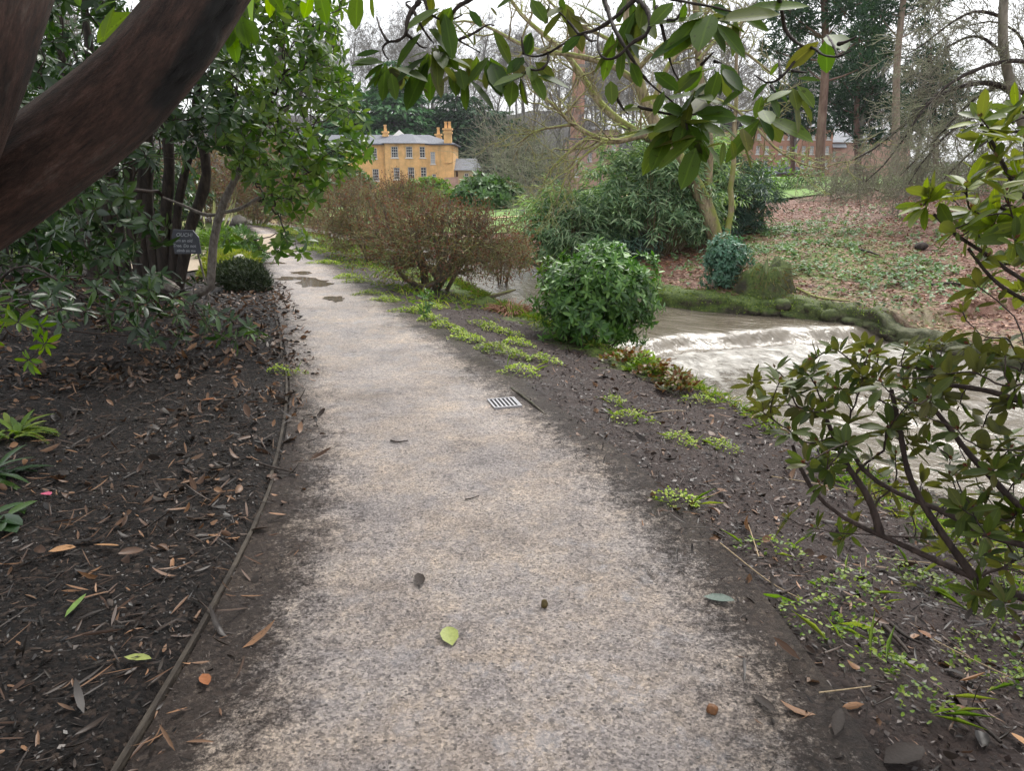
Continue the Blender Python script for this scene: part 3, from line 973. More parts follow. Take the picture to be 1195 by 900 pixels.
# lawn beyond the river, with a pale path across it
lx, ly = np.meshgrid(np.linspace(-14, 9, 60), np.linspace(27, 54, 60))
lz = Hn(lx, ly) + .05
idx = np.arange(lx.size).reshape(lx.shape)
keep = (sdist(lx, ly, FAR) > 1.0)
q = np.stack([idx[:-1, :-1], idx[:-1, 1:], idx[1:, 1:], idx[1:, :-1]], -1).reshape(-1, 4)
q = q[keep.ravel()[q].all(1)]
struct(build('lawn', np.stack([lx, ly, lz], -1).reshape(-1, 3), q, None, M['lawn']))
strip('lawn_path', [(-14, 36.5), (-6, 37), (0, 38.5), (5, 37.5), (9, 38)], 1.1, M['cream'], .09, .8)
lx, ly = np.meshgrid(np.linspace(9, 22, 30), np.linspace(29, 48, 30))
idx = np.arange(lx.size).reshape(lx.shape)
struct(build('grass_field', np.stack([lx, ly, Hn(lx, ly) + .06], -1).reshape(-1, 3), np.stack([idx[:-1, :-1], idx[:-1, 1:], idx[1:, 1:], idx[1:, :-1]], -1).reshape(-1, 4), None, M['lawn']))

# river surface
Ec, Fc = resample(EDGE, n=500, smooth=0), resample(FAR, n=500, smooth=0)
seg = [(i, np.linalg.norm(Ec[i] - Fc, axis=1).argmin()) for i in range(0, 500)]
fi = np.maximum.accumulate(np.array([s[1] for s in seg]))
fi = np.convolve(np.pad(fi, 20, 'edge'), np.ones(41) / 41, 'valid')
Fp = np.stack([np.interp(fi, np.arange(500), Fc[:, i]) for i in range(2)], 1)
nW = 90
t = np.linspace(-.10, 1.02, nW)
WX = Ec[:, None, 0] * (1 - t) + Fp[:, None, 0] * t
WY = Ec[:, None, 1] * (1 - t) + Fp[:, None, 1] * t
wd = sdist(WX, WY, WEIR)
foam = 1.0 * sstep(.28, .55, wd) * (1 - .62 * sstep(.9, 3.2, wd)) * sstep(14, 6, wd) + .12 * sstep(-.05, .3, wd) * (wd < .5)
foam = np.maximum(foam, .30 * sstep(-5, -8, wd))
turb = sstep(.3, .8, wd) * (1 - .6 * sstep(2, 6, wd))
wd = wd + .22 * (fbm(WX * 1.6, WY * 1.6, 3, 61) - .5) * 2
WZ = water_z(WX, WY) + .17 * turb * (fbm(WX * 2.8, WY * 2.8, 5, 21) - .5) + .012 * (fbm(WX * 2, WY * 2, 3, 4) - .5) + .10 * np.exp(-((wd - .75) / .3) ** 2) * (fbm(WX * 3, WY * 3, 3, 8))
flow = np.concatenate([[0], np.cumsum(np.linalg.norm(np.diff(Ec * .5 + Fp * .5, axis=0), axis=1))])
wuv = np.stack([np.broadcast_to(t * 6.0, WX.shape), np.broadcast_to(flow[:, None], WX.shape)], -1)
idx = np.arange(WX.size).reshape(WX.shape)
quads = np.stack([idx[:-1, :-1], idx[:-1, 1:], idx[1:, 1:], idx[1:, :-1]], -1).reshape(-1, 4)
struct(build('river', np.stack([WX, WY, WZ], -1).reshape(-1, 3), quads, None, M['water'], None, uv=wuv.reshape(-1, 2), attrs=dict(foam=foam.clip(0, 1).ravel())))

# mossy river wall along the far bank
wp = resample(FAR, .06, smooth=0)
wp = wp[(wp[:, 1] > -1) & (wp[:, 1] < 30)]
T = nrm(np.gradient(wp, axis=0))
Nn = np.stack([-T[:, 1], T[:, 0]], 1)           # towards the river
zt = water_z(wp[:, 0], wp[:, 1]) - .10 * sstep(4.5, 7, wp[:, 0])
prof = [(.13, -.5), (.13, -.05), (.15, .06), (.13, .12), (.12, .18), (.09, .24), (.02, .285), (-.15, .30), (-.32, .295), (-.5, .18)]
v = []
for j, (o, h) in enumerate(prof):
    s = wp[:, 0] + wp[:, 1]
    w = (fbm(wp[:, 0] * 2.6 + j * .9, wp[:, 1] * 2.6 + j * .5, 4, 31) - .5)
    w = w + sstep(3.5, 5.5, wp[:, 0]) * 1.1 * (fbm(wp[:, 0] * 6 + j * 1.7, wp[:, 1] * 6 + j * 1.3, 4, 33) - .5)
    q = wp + Nn * (o + .22 * w)[:, None]
    v.append(np.stack([q[:, 0], q[:, 1], zt + h + .16 * w * (h > 0)], 1))
v = np.stack(v, 1)
k = len(prof)
idx = np.arange(len(wp) * k).reshape(-1, k)
rw = tag(build('river_wall', v.reshape(-1, 3), np.stack([idx[:-1, :-1], idx[1:, :-1], idx[1:, 1:], idx[:-1, 1:]], -1).reshape(-1, 4), None, M['moss_wall']),
         'low mossy stone wall holding the far bank of the river', 'river wall')
m_ = 15000
i_ = rng.integers(0, len(wp), m_)
j_ = rng.choice([2, 3, 4, 5, 6, 7, 8], m_, p=[.08, .14, .18, .2, .2, .12, .08])
mk = fbm(wp[i_, 0] * 1.1 + j_ * .15, wp[i_, 1] * 1.1, 3, 77) > .42 + .16 * sstep(4.2, 5.6, wp[i_, 0])
i_, j_ = i_[mk], j_[mk]
q_ = v[i_, j_] + rng.normal(0, .035, (len(i_), 3))
o_ = np.column_stack([Nn[i_], np.full(len(i_), .5)])
leaves('moss', q_, o_ * .5 + rng.normal(0, .6, q_.shape) + (0, 0, -.1), o_ + rng.normal(0, .5, q_.shape), rng.uniform(.018, .05, len(i_)), rng.uniform(.01, .025, len(i_)), M['moss'], rw, 'fold', .3, .3)

for k_ in range(24):
    i_ = int(np.argmin(np.abs(wp[:, 0] - (4.3 + k_ * .19)) + 100 * (wp[:, 1] < 4)))
    sc_ = np.array([rng.uniform(.14, .30), rng.uniform(.09, .14), rng.uniform(.05, .11)])
    u_ = nrm(rng.normal(0, 1, (90, 3)))
    c_ = np.array([wp[i_, 0] + Nn[i_, 0] * .07, wp[i_, 1] + Nn[i_, 1] * .07, zt[i_] + rng.uniform(.0, .2)])
    nv, nh = 7, 10
    th, ph_ = np.meshgrid(np.linspace(.01, math.pi - .01, nv), np.arange(nh) * 2 * math.pi / nh, indexing='ij')
    d_ = np.stack([np.sin(th) * np.cos(ph_), np.sin(th) * np.sin(ph_), np.cos(th)], -1)
    d_ = np.sign(d_) * np.abs(d_) ** .7
    f_ = 1 + .35 * (fbm(d_[..., 0] * 1.6 + k_, d_[..., 1] * 1.6 + d_[..., 2] * 1.3, 3, k_) - .5) * 2
    vv = c_ + (d_ * sc_ * f_[..., None]).reshape(-1, 3)
    ix = np.arange(nv * nh).reshape(nv, nh)
    jn = (np.arange(nh) + 1) % nh
    build('stone', vv, np.stack([ix[:-1], ix[1:], ix[1:][:, jn], ix[:-1][:, jn]], -1).reshape(-1, 4), None, M['moss_wall'], rw)

# puddles in the hollows of the path
for (px, py, w, h, lab) in [(366, 331, 40, 8, 'larger rounded rain puddle on the path beside the azaleas'), (343, 326, 46, 4, 'long thin rain puddle touching the rounded one'),
                            (352, 319, 26, 4, 'f'), (392, 350, 24, 6, 'faint'), (322, 308, 22, 2.5, 'f'), (338, 299, 18, 2, 'f')]:
    c = gp(px, py)
    s = c[1] / FPX
    ex = np.array([w * .5 * s, 0])
    ey = (gp(px, py - h * .5) - c)[:2]
    n = 36
    a = np.arange(n) * 2 * math.pi / n
    r = 1 + .6 * (fbm(np.cos(a) * 2.2 + px, np.sin(a) * 2.2, 4, 6) - .5) * 2
    q = c[:2] + (np.cos(a) * r)[:, None] * ex + (np.sin(a) * r)[:, None] * ey
    zc = float(on_path(np.array([c[0]]), np.array([c[1]]))[0]) + .005
    v = np.concatenate([[[c[0], c[1], zc]], np.stack([q[:, 0], q[:, 1], np.full(n, zc)], 1)])
    t3 = np.stack([np.zeros(n, int), 1 + np.arange(n), 1 + (np.arange(n) + 1) % n], 1)
    if 'puddle' not in M:
        m_, nt_, o_ = mat_new('puddle')
        p_ = nd(nt_, 'ShaderNodeBsdfPrincipled', {'Base Color': (.10, .085, .065, 1), 'Roughness': .04, 'IOR': 1.33})
        nt_.links.new(p_.outputs[0], o_.inputs[0])
        M['puddle'] = m_
    struct(build('puddle', v, None, t3, M['puddle']))

# ------------------------------------------------------------------ buildings (far side of the valley)


def wall_panel(g, O, U, W, Hh, ops, depth=.18):
    """wall face from O along unit U (x-y), W wide, Hh high, with openings [(u0,v0,u1,v1)] and their reveals"""
    O, U = np.asarray(O, float), np.asarray(U, float)
    Nn = np.array([U[1], -U[0], 0])                         # outward
    us = sorted({0, W, *[o[0] for o in ops], *[o[2] for o in ops]})
    vs_ = sorted({0, Hh, *[o[1] for o in ops], *[o[3] for o in ops]})

    def P(u, v, d=0):
        return O + U * u + np.array([0, 0, v]) - Nn * d
    for a, b in zip(us[:-1], us[1:]):
        for c, d in zip(vs_[:-1], vs_[1:]):
            if any(o[0] <= a and b <= o[2] and o[1] <= c and d <= o[3] for o in ops):
                continue
            g.add([P(a, c), P(b, c), P(b, d), P(a, d)], [[0, 1, 2, 3]])
    for a, c, b, d in ops:
        g.add([P(a, c), P(a, d), P(a, d, depth), P(a, c, depth)], [[0, 1, 2, 3]])
        g.add([P(b, c), P(b, c, depth), P(b, d, depth), P(b, d)], [[0, 1, 2, 3]])
        g.add([P(a, d), P(b, d), P(b, d, depth), P(a, d, depth)], [[0, 1, 2, 3]])
        g.add([P(a, c), P(a, c, depth), P(b, c, depth), P(b, c)], [[0, 1, 2, 3]])
    return g


def frame_matrix(O, U):
    U = np.asarray(U, float)
    Nn = np.array([U[1], -U[0], 0])
    m = np.eye(4)
    m[:3, 0], m[:3, 1], m[:3, 2], m[:3, 3] = U, -Nn, (0, 0, 1), O
    return m


def window(parent, O, U, op, nx=3, ny_=4, pane='pane', sill=True, depth=.18, bar=.045):
    u0, v0, u1, v1 = op
    m = frame_matrix(O, U)
    g = Geo()
    d0, d1 = depth - .09, depth - .03
    b = .09
    g.box(u0 + .003, d0, v0 + .003, u0 + b, d1, v1 - .003, m).box(u1 - b, d0, v0 + .003, u1 - .003, d1, v1 - .003, m)
    g.box(u0 + b, d0 + .002, v0 + .003, u1 - b, d1, v0 + b, m).box(u0 + b, d0 + .002, v1 - b, u1 - b, d1, v1 - .003, m)
    for i in range(1, nx):
        x = u0 + (u1 - u0) * i / nx
        g.box(x - bar / 2, d0 + .012, v0 + b, x + bar / 2, d1 - .01, v1 - b, m)
    for i in range(1, ny_):
        z = v0 + (v1 - v0) * i / ny_
        w = bar * (1.6 if i * 2 == ny_ else 1)
        g.box(u0 + b, d0 + .02, z - w / 2, u1 - b, d1 - .015, z + w / 2, m)
    w = g.build('window', M['whitepaint'], parent)
    Geo().box(u0 + b, d1 - .012, v0 + b, u1 - b, d1 + .01, v1 - b, m).build('pane', M[pane], w)
    if sill:
        Geo().box(u0 - .1, -.08, v0 - .14, u1 + .1, depth - .1, v0 - .003, m).build('sill', M['whitepaint'], w)
    return w


def house():
    Yh = 115.0
    s = Yh / FPX * 1.03
    zb = -3.2

    def wx(px):
        return (px - CW / 2) / FPX * (math.cos(PITCH) * Yh + .0) * 1.04
    x_of = lambda px: at(px, 190, Yh)[0]
    z_of = lambda py: at(500, py, Yh)[2]
    eave = z_of(167.5)
    h = empty('house', ((x_of(480)), Yh, zb), 'ochre rendered two-storey house with blue-grey hipped slate roof and bay', 'house')
    g = Geo()
    xl, xb0, xb1, xr = x_of(404), x_of(451), x_of(501.5), x_of(529)
    Hh = eave - zb
    bd = 1.3                                             # depth of the bay
    ops_l, ops_b, ops_r = [], [], []

    def op(x0, px0, px1, py0, py1):
        return (x_of(px0) - x0, z_of(py1) - zb, x_of(px1) - x0, z_of(py0) - zb)
    ops_l = [op(xl, 433, 440.5, 172.5, 185), op(xl, 434, 441.5, 197, 211), op(xl, 416, 423, 172.5, 184)]
    ops_r = [op(xb1, 502.5, 508, 177, 191.2), op(xb1, 504, 508.5, 203, 208.5)]
    # bay: three canted faces
    bx0, bx1 = xb0, xb1
    c0, c1 = bx0 + .16 * (bx1 - bx0), bx1 - .34 * (bx1 - bx0)
    O_l = np.array([xl, Yh, zb])
    wall_panel(g, O_l, (1, 0, 0), xb0 - xl, Hh, ops_l)
    O_b = np.array([bx0, Yh - bd, zb])
    cw = x_of(488) - bx0
    ops_b = [op(bx0, 458.5, 466.5, 171, 184), op(bx0, 475.5, 483, 171, 184), op(bx0, 460.5, 467.5, 195.5, 209), op(bx0, 477, 484.5, 195, 211.5)]
    wall_panel(g, O_b, (1, 0, 0), cw, Hh, ops_b)
    g.add([(bx0, Yh, zb), (bx0, Yh - bd, zb), (bx0, Yh - bd, eave), (bx0, Yh, eave)], [[0, 1, 2, 3]])
    p0 = np.array([bx0 + cw, Yh - bd, zb])
    p1 = np.array([bx1, Yh, zb])
    Lc = np.linalg.norm(p1 - p0)
    Uc = (p1 - p0) / Lc
    ops_c = [(.24 * Lc, z_of(184) - zb, .68 * Lc, z_of(171) - zb), (.28 * Lc, z_of(208.5) - zb, .74 * Lc, z_of(195) - zb)]
    wall_panel(g, p0, Uc, Lc, Hh, ops_c)
    O_r = np.array([xb1, Yh, zb])
    wall_panel(g, O_r, (1, 0, 0), xr - xb1, Hh, ops_r)
    # ends and back
    D = 11
    g.add([(xr, Yh, zb), (xr, Yh + D, zb), (xr, Yh + D, eave), (xr, Yh, eave)], [[0, 1, 2, 3]])
    g.add([(xl, Yh, zb), (xl, Yh, eave), (xl, Yh + D, eave), (xl, Yh + D, zb)], [[0, 1, 2, 3]])
    g.add([(xl, Yh + D, zb), (xl, Yh + D, eave), (xr, Yh + D, eave), (xr, Yh + D, zb)], [[0, 1, 2, 3]])
    g.build('wall', M['ochre'], h)
    for o in ops_l:
        window(h, O_l, (1, 0, 0), o)
    for o in ops_b:
        window(h, O_b, (1, 0, 0), o)
    for o in ops_c:
        window(h, p0, Uc, o, 2)
    window(h, O_r, (1, 0, 0), ops_r[0], 2, 5, 'panepale')
    window(h, O_r, (1, 0, 0), ops_r[1], 2, 2)
    # roof: main hip plus the hip over the bay
    e, ridge = .45, z_of(155.4)
    x0, x1, y0, y1 = xl - 3, xr + e, Yh - e, Yh + D + e
    rx0, rx1 = xl, x_of(498) + 0
    ym = Yh + D * .42
    g = Geo()
    g.add([(x0, y0, eave), (x1, y0, eave), (x1, y1, eave), (x0, y1, eave), (x0, ym, ridge), (rx1, ym, ridge)],
          [[0, 1, 5, 4], [2, 3, 4, 5]], [[1, 2, 5]])
    g.box(x0, y0, eave - .16, x1, y1, eave - .004)
    b0, b1, yb = bx0 - e, bx1 + e * .5, Yh - bd - e
    bl, br = x_of(467), x_of(479)
    rz, yr = z_of(155.0), Yh + 3.0
    g.add([(b0, Yh, eave + .02), (b0, yb, eave + .02), (bx0 + cw + .2, yb, eave + .02), (b1 + .2, Yh, eave + .02), (bl, yr, rz), (br, yr, rz), (b0, yr + 1, eave + .02), (b1, yr + 1, eave + .02)],
          [[1, 2, 5, 4]], [[0, 1, 4], [2, 3, 5], [6, 0, 4], [3, 7, 5]])
    roof = g.build('roof', M['slateroof'], h)

    def chimney(px0, px1, py_top, py_bot, y, pots, nm=None):
        g = Geo()
        a, b, t, c = x_of(px0), x_of(px1), z_of(py_top), z_of(py_bot)
        w = b - a
        g.box(a, y, c, b, y + w * 1.1, t)
        g.box(a - .12, y - .12, t - .5, b + .12, y + w * 1.1 + .12, t - .22)
        g.box(a - .18, y - .18, t, b + .18, y + w * 1.1 + .18, t + .25)
        ch = g.build('chimney', M['ochre'], roof)
        for k in range(pots):
            xx = a + w * (k + .5) / pots
            V, Q = [], []
            for r, z in ((.24, 0), (.19, .75), (.24, .8), (.24, .95)):
                V += [(xx + r * math.cos(q), y + w * .55 + r * math.sin(q), t + .25 + z) for q in np.arange(8) * math.pi / 4]
            for i in range(3):
                Q += [[i * 8 + j, i * 8 + (j + 1) % 8, i * 8 + 8 + (j + 1) % 8, i * 8 + 8 + j] for j in range(8)]
            build('chimney_pot', V, Q, None, M['ochre'], roof)
    chimney(444, 449, 153.5, 162, Yh + 3.5, 1)
    chimney(505.5, 511.5, 156, 165, Yh + 5, 1)
    chimney(518.8, 527.5, 151.5, 190, Yh - .2, 2)
    # dormer top, downpipe, parapet line
    Geo().box(xb0 - .22, Yh - .16, zb, xb0 - .06, Yh - .005, eave - .17).build('downpipe', M['dark'], h)
    g = Geo()
    dx = x_of(462)
    g.add([(dx - 1, ym - .5, ridge - .2), (dx + 1, ym - .5, ridge - .2), (dx + 1, ym + .9, ridge - .2), (dx - 1, ym + .9, ridge - .2), (dx, ym + .2, ridge + .75)], None,
          [[0, 1, 4], [1, 2, 4], [2, 3, 4], [3, 0, 4]])
    g.build('roof_lantern', M['whitepaint'], roof)
    # steps wall on the right
    g = Geo()
    a, b = x_of(514), x_of(528)
    g.add([(a, Yh - 2.6, zb), (b + 1, Yh - 2.6, zb), (b + 1, Yh - 2.6, z_of(206)), (b - 1, Yh - 2.6, z_of(207)), (a, Yh - 2.6, z_of(214)),
           (a, Yh - 2.3, zb), (b + 1, Yh - 2.3, zb), (b + 1, Yh - 2.3, z_of(206)), (b - 1, Yh - 2.3, z_of(207)), (a, Yh - 2.3, z_of(214))],
          [[0, 1, 2, 3], [3, 2, 7, 8], [0, 3, 4, 0][:4], [4, 3, 8, 9]])
    g.build('stair_wall', M['brickpale'], h)
    # low annexe: slate roof, cream wall
    a = empty('annexe', (x_of(545), Yh + 2, zb), 'low cream annexe with grey slate roof against the ochre house', 'outbuilding')
    x0, x1 = xr + .02, x_of(561)
    ez, rz2 = z_of(198.5), z_of(184)
    g = Geo()
    ya = Yh + 1.5
    oa = [(x_of(531) - x0, z_of(210) - zb, x_of(533.4) - x0, z_of(199.5) - zb), ((x_of(541) - x0), z_of(209) - zb, x_of(546) - x0, z_of(202) - zb)]
    wall_panel(g, (x0, ya, zb), (1, 0, 0), x1 - x0 - .8, ez - zb, oa)
    g.add([(x1 - .8, ya, zb), (x1 - .8, ya + 8, zb), (x1 - .8, ya + 8, ez), (x1 - .8, ya, ez)], [[0, 1, 2, 3]])
    g.build('wall', M['cream'], a)
    window(a, (x0, ya, zb), (1, 0, 0), oa[1], 2, 2)
    Geo().box(x0 + oa[0][0], ya + .1, zb + oa[0][1], x0 + oa[0][2], ya + .16, zb + oa[0][3]).build('door', M['rust'], a)
    g = Geo()
    xr2 = x_of(554)
    g.add([(x0, ya - .4, ez), (x1, ya - .4, ez), (xr2, ya + 4, rz2), (x0, ya + 4, rz2), (x1, ya + 8.4, ez), (x0, ya + 8.4, ez)], [[0, 1, 2, 3], [4, 5, 3, 2]], [[1, 4, 2]])
    g.build('roof', M['slateroof'], a)


house()


def mill():
    Y0 = 112.0
    X_ = lambda px, Y=Y0: at(px, 180, Y)[0]
    Z_ = lambda py, Y=Y0: at(900, py, Y)[2]
    zb = -4.0
    m_ = empty('mill', (X_(920), Y0, zb), 'long red-brick cotton mill with rows of small white windows behind the pines', 'mill')
    x0, x1 = X_(868), X_(970)
    top = Z_(149)
    ops = []
    rows = [(155.5, 162.5), (170, 179.5), (187, 196), (208.5, 219)]
    cols = [884, 894.5, 910.5, 919.5, 928, 937.5, 947, 956.5, 965]
    for r, (a, b) in enumerate(rows):
        for c in cols:
            if r == 3 and c not in (910.5, 919.5, 928, 941.5, 947):
                continue
            ops.append((X_(c - 2.2) - x0, Z_(b) - zb, X_(c + 2.2) - x0, Z_(a) - zb))
    g = Geo()
    wall_panel(g, (x0, Y0, zb), (1, 0, 0), x1 - x0, top - zb, ops, .2)
    g.add([(x1, Y0, zb), (x1, Y0 + 14, zb), (x1, Y0 + 14, top), (x1, Y0, top)], [[0, 1, 2, 3]])
    g.add([(x0, Y0, zb), (x0, Y0, top), (x0, Y0 + 14, top), (x0, Y0 + 14, zb)], [[0, 1, 2, 3]])
    g.build('wall', M['brick'], m_)
    for o in ops:
        window(m_, (x0, Y0, zb), (1, 0, 0), o, 2, 3, 'panepale', True, .2, .07)
    g = Geo()
    g.add([(x0 - .4, Y0 - .4, top), (x1 + .4, Y0 - .4, top), (x1 + .4, Y0 + 7, top + 3.2), (x0 - .4, Y0 + 7, top + 3.2), (x1 + .4, Y0 + 14.4, top), (x0 - .4, Y0 + 14.4, top)],
          [[0, 1, 2, 3], [4, 5, 3, 2]])
    g.build('roof', M['slateroof'], m_)
    # lean-to roof low on the front
    g = Geo()
    a, b, c, d = X_(880, Y0 - 3), X_(941, Y0 - 3), Z_(201, Y0 - 3), Z_(194)
    g.add([(a, Y0 - 3, c), (b, Y0 - 3, c), (b, Y0 - .01, d), (a, Y0 - .01, d), (a, Y0 - 3, c - .2), (b, Y0 - 3, c - .2)], [[0, 1, 2, 3], [4, 5, 1, 0]])
    g.build('lean_to_roof', M['slateroof'], m_)
    # ochre shed under the lean-to
    s = empty('mill_wing', (X_(1000), Y0 + 4, zb), 'lower brick mill wing with pale skylight panel and shallow roof beside the pale pine', 'mill')
    x2, x3 = x1 + .05, X_(1062, Y0 + 3)
    t2 = Z_(166, Y0 + 3)
    t3 = Z_(158, Y0 + 3)
    g = Geo()
    o2 = [(X_(1009, Y0 + 3) - x2, Z_(179, Y0 + 3) - zb, X_(1014, Y0 + 3) - x2, Z_(171, Y0 + 3) - zb), (X_(972, Y0 + 3) - x2, Z_(187, Y0 + 3) - zb, X_(975.5, Y0 + 3) - x2, Z_(176, Y0 + 3) - zb)]
    wall_panel(g, (x2, Y0 + 3, zb), (1, 0, 0), x3 - x2, t2 - zb, o2, .2)
    g.add([(x3, Y0 + 3, zb), (x3, Y0 + 14, zb), (x3, Y0 + 14, t2), (x3, Y0 + 3, t2)], [[0, 1, 2, 3]])
    g.add([(X_(1008, Y0 + 3), Y0 + 3.0, t2), (x3, Y0 + 3.0, t2), (x3, Y0 + 3.0, t3), (X_(1035, Y0 + 3), Y0 + 3.0, t3)], [[0, 1, 2, 3]])
    g.build('wall', M['brickpale'], s)
    for o in o2:
        window(s, (x2, Y0 + 3, zb), (1, 0, 0), o, 2, 3, 'panepale', True, .2, .07)
    g = Geo()
    g.add([(x2, Y0 + 2.6, t2 + .02), (X_(1008, Y0 + 3), Y0 + 2.6, t2 + .02), (X_(1035, Y0 + 3), Y0 + 2.6, t3 + .02), (x3 + .4, Y0 + 2.6, t3 + .02),
           (x2, Y0 + 14, t2 + 2), (X_(1008, Y0 + 3), Y0 + 14, t2 + 2), (X_(1035, Y0 + 3), Y0 + 14, t3 + 1), (x3 + .4, Y0 + 14, t3 + 1)],
          [[0, 1, 5, 4], [1, 2, 6, 5], [2, 3, 7, 6]])
    g.build('roof', M['slateroof'], s)
    a, b = X_(971, Y0 + 2.5), X_(987, Y0 + 2.5)
    c, d = Z_(171.5, Y0 + 2.5), Z_(162.5, Y0 + 2.5)
    Geo().add([(a, Y0 + 2.4, c), (b, Y0 + 2.4, c), (b, Y0 + 3.6, d), (a, Y0 + 3.6, d), (a, Y0 + 2.45, c - .1), (b, Y0 + 2.45, c - .1), (b, Y0 + 3.65, d - .1), (a, Y0 + 3.65, d - .1)],
              [[0, 1, 2, 3], [4, 7, 6, 5], [4, 5, 1, 0], [5, 6, 2, 1], [6, 7, 3, 2], [7, 4, 0, 3]]).build('skylight', M['panepale'], s)
    # second block, left, behind the mossy branches
    t = empty('engine_house', (X_(690), Y0 + 2, zb), 'square red-brick mill block at the foot of the tall chimney', 'mill')
    Yt = Y0 + 1
    xa, xb = X_(664, Yt), X_(722, Yt)
    tt = Z_(163, Yt)
    o3 = [(X_(c - 2.3, Yt) - xa, Z_(b, Yt) - zb, X_(c + 2.3, Yt) - xa, Z_(a_, Yt) - zb) for c, a_, b in
          [(673, 181, 190), (688.5, 178, 188), (702, 177, 186), (702, 158 + 7, 172), (673, 197, 206), (688.5, 197, 206), (716, 168, 176)]]
    g = Geo()
    wall_panel(g, (xa, Yt, zb), (1, 0, 0), xb - xa, tt - zb, o3, .2)
    g.add([(xb, Yt, zb), (xb, Yt + 9, zb), (xb, Yt + 9, tt), (xb, Yt, tt)], [[0, 1, 2, 3]])
    g.add([(xa, Yt, zb), (xa, Yt, tt), (xa, Yt + 9, tt), (xa, Yt + 9, zb)], [[0, 1, 2, 3]])
    g.build('wall', M['brickpale'], t)
    for o in o3:
        window(t, (xa, Yt, zb), (1, 0, 0), o, 2, 3, 'panepale', True, .2, .07)
    xc = X_(694, Yt)
    t4 = Z_(151, Yt)
    g = Geo()
    g.box(xc, Yt + .4, tt, xb - .1, Yt + 8, t4)
    g.build('attic_wall', M['brickpale'], t)
    g = Geo()
    g.add([(xc - .3, Yt, t4), (xb + .3, Yt, t4), (xb + .3, Yt + 8.4, t4 + .9), (xc - .3, Yt + 8.4, t4 + .9)], [[0, 1, 2, 3]])
    g.box(xa - .1, Yt + .01, tt, xc, Yt + 9, tt + .25)
    g.build('roof', M['slateroof'], t)
    # the tall chimney
    Yc = Y0 + 8
    c = at(673, 180, Yc)
    zt = at(673, 33, Yc)[2]
    ch = empty('mill_chimney', (c[0], Yc, zb), 'tall tapering square brick mill chimney rising above the trees', 'chimney')

    def shaft(z0, r0, z1, r1):
        V = [(c[0] + sx * r, Yc + sy * r, z) for z, r in ((z0, r0), (z1, r1)) for sx, sy in ((-1, -1), (-.42, -1.0), (.42, -1), (1, -1), (1, 1), (-1, 1))]
        V = [(c[0] + r * math.cos(a), Yc + r * math.sin(a), z) for z, r in ((z0, r0), (z1, r1)) for a in (np.arange(8) + .5) * math.pi / 4]
        return V, [[i, (i + 1) % 8, 8 + (i + 1) % 8, 8 + i] for i in range(8)] + [[8, 9, 10, 11], [8, 11, 12, 15], [12, 13, 14, 15]]
    g = Geo()
    sx = Yc / FPX / math.cos(PITCH) * math.cos(PITCH)
    hgt = zt - zb
    g.add(*shaft(zb, 9.6 * sx, zt - 1.6, 6.2 * sx))
    g.build('shaft', M['brick'], ch)
    g = Geo()
    for za, ra, zb_, rb_ in ((zt - 1.6, 7.2, zt - 1.1, 7.4), (zt - 1.1, 6.4, zt - .4, 6.4), (zt - .4, 7.8, zt, 7.6), (zt - 5.4, 7.0, zt - 5.0, 7.0)):
        g.add(*shaft(za, ra * sx, zb_, rb_ * sx))
    g.build('cap', M['stone'], ch)


mill()

# ------------------------------------------------------------------ far trees
BARE = dict(levels=5, kids=[13, 7, 6, 5, 0], seg=[7, 6, 5, 4, 3], wob=[.06, .13, .17, .2, .22], trop=[.02, .05, .03, .01, 0], lr=.5, rr=.5, ang=45, lo=[.3, .2, .15, .1], taper=.3, rmin=.022)


def bare_tree(name, loc, h, r, cfg, mat, label, cat, group, seed=0):
    t = empty(name, loc, label, cat, group)
    out = [[] for _ in range(cfg['levels'])]
    limbs(np.array(loc, float) + (0, 0, -.3), (0, 0, 1), h, r, 0, cfg, out)
    tubes('trunk', out[0], mat, t, 8)
    tubes('limb', out[1], mat, t, 5)
    tubes('crown', [l for o in out[2:] for l in o], mat, t, 3)
    return t


protos = []
for i in range(3):
    c_ = dict(BARE)
    c_['kids'] = [[13, 7, 6, 5, 0], [10, 8, 6, 5, 0], [16, 6, 6, 4, 0]][i]
    x, y = [(-16, 150), (12, 152), (30, 128)][i]
    z = float(H(np.array([x]), np.array([y]))[0])
    protos.append(bare_tree('bare_tree', (x, y, z), [21, 19, 23][i], .32, c_, M['bark_far'],
                            ['tall grey leafless tree with narrow upright crown in the wood behind', 'grey leafless tree with wide open crown in the wood behind', 'tall grey leafless tree with many short limbs in the wood behind'][i],
                            'tree', 'leafless trees in the wood behind the buildings'))
spots = []
for k in range(46):
    x = -52 + 2.9 * k + rng.normal(0, 1.2)
    y = 138 + rng.uniform(-8, 55)
    px = CW / 2 + x / y * FPX
    if 370 < px < 620:
        y = rng.uniform(162, 200)
        x = (px - CW / 2) / FPX * y
    if x > 48:
        y = 128 + rng.uniform(0, 60)
    spots.append((x, y))
for k in range(14):
    spots.append((rng.uniform(-28, 30), rng.uniform(190, 230)))
for x, y in [(11, 95), (8, 104), (22, 88), (33, 90), (44, 84), (52, 96), (40, 55), (34, 40), (48, 70), (28, 62), (-22, 40), (-28, 55), (-34, 34), (-40, 60)]:
    spots.append((x, y))
for j, (x, y) in enumerate(spots):
    src = protos[j % 3]
    s = rng.uniform(.75, 1.1) * (.72 if y < 110 else 1)
    copy_tree(src, (x, y, float(H(np.array([x]), np.array([y]))[0]) - .2), rng.uniform(0, 6.28), s, None)


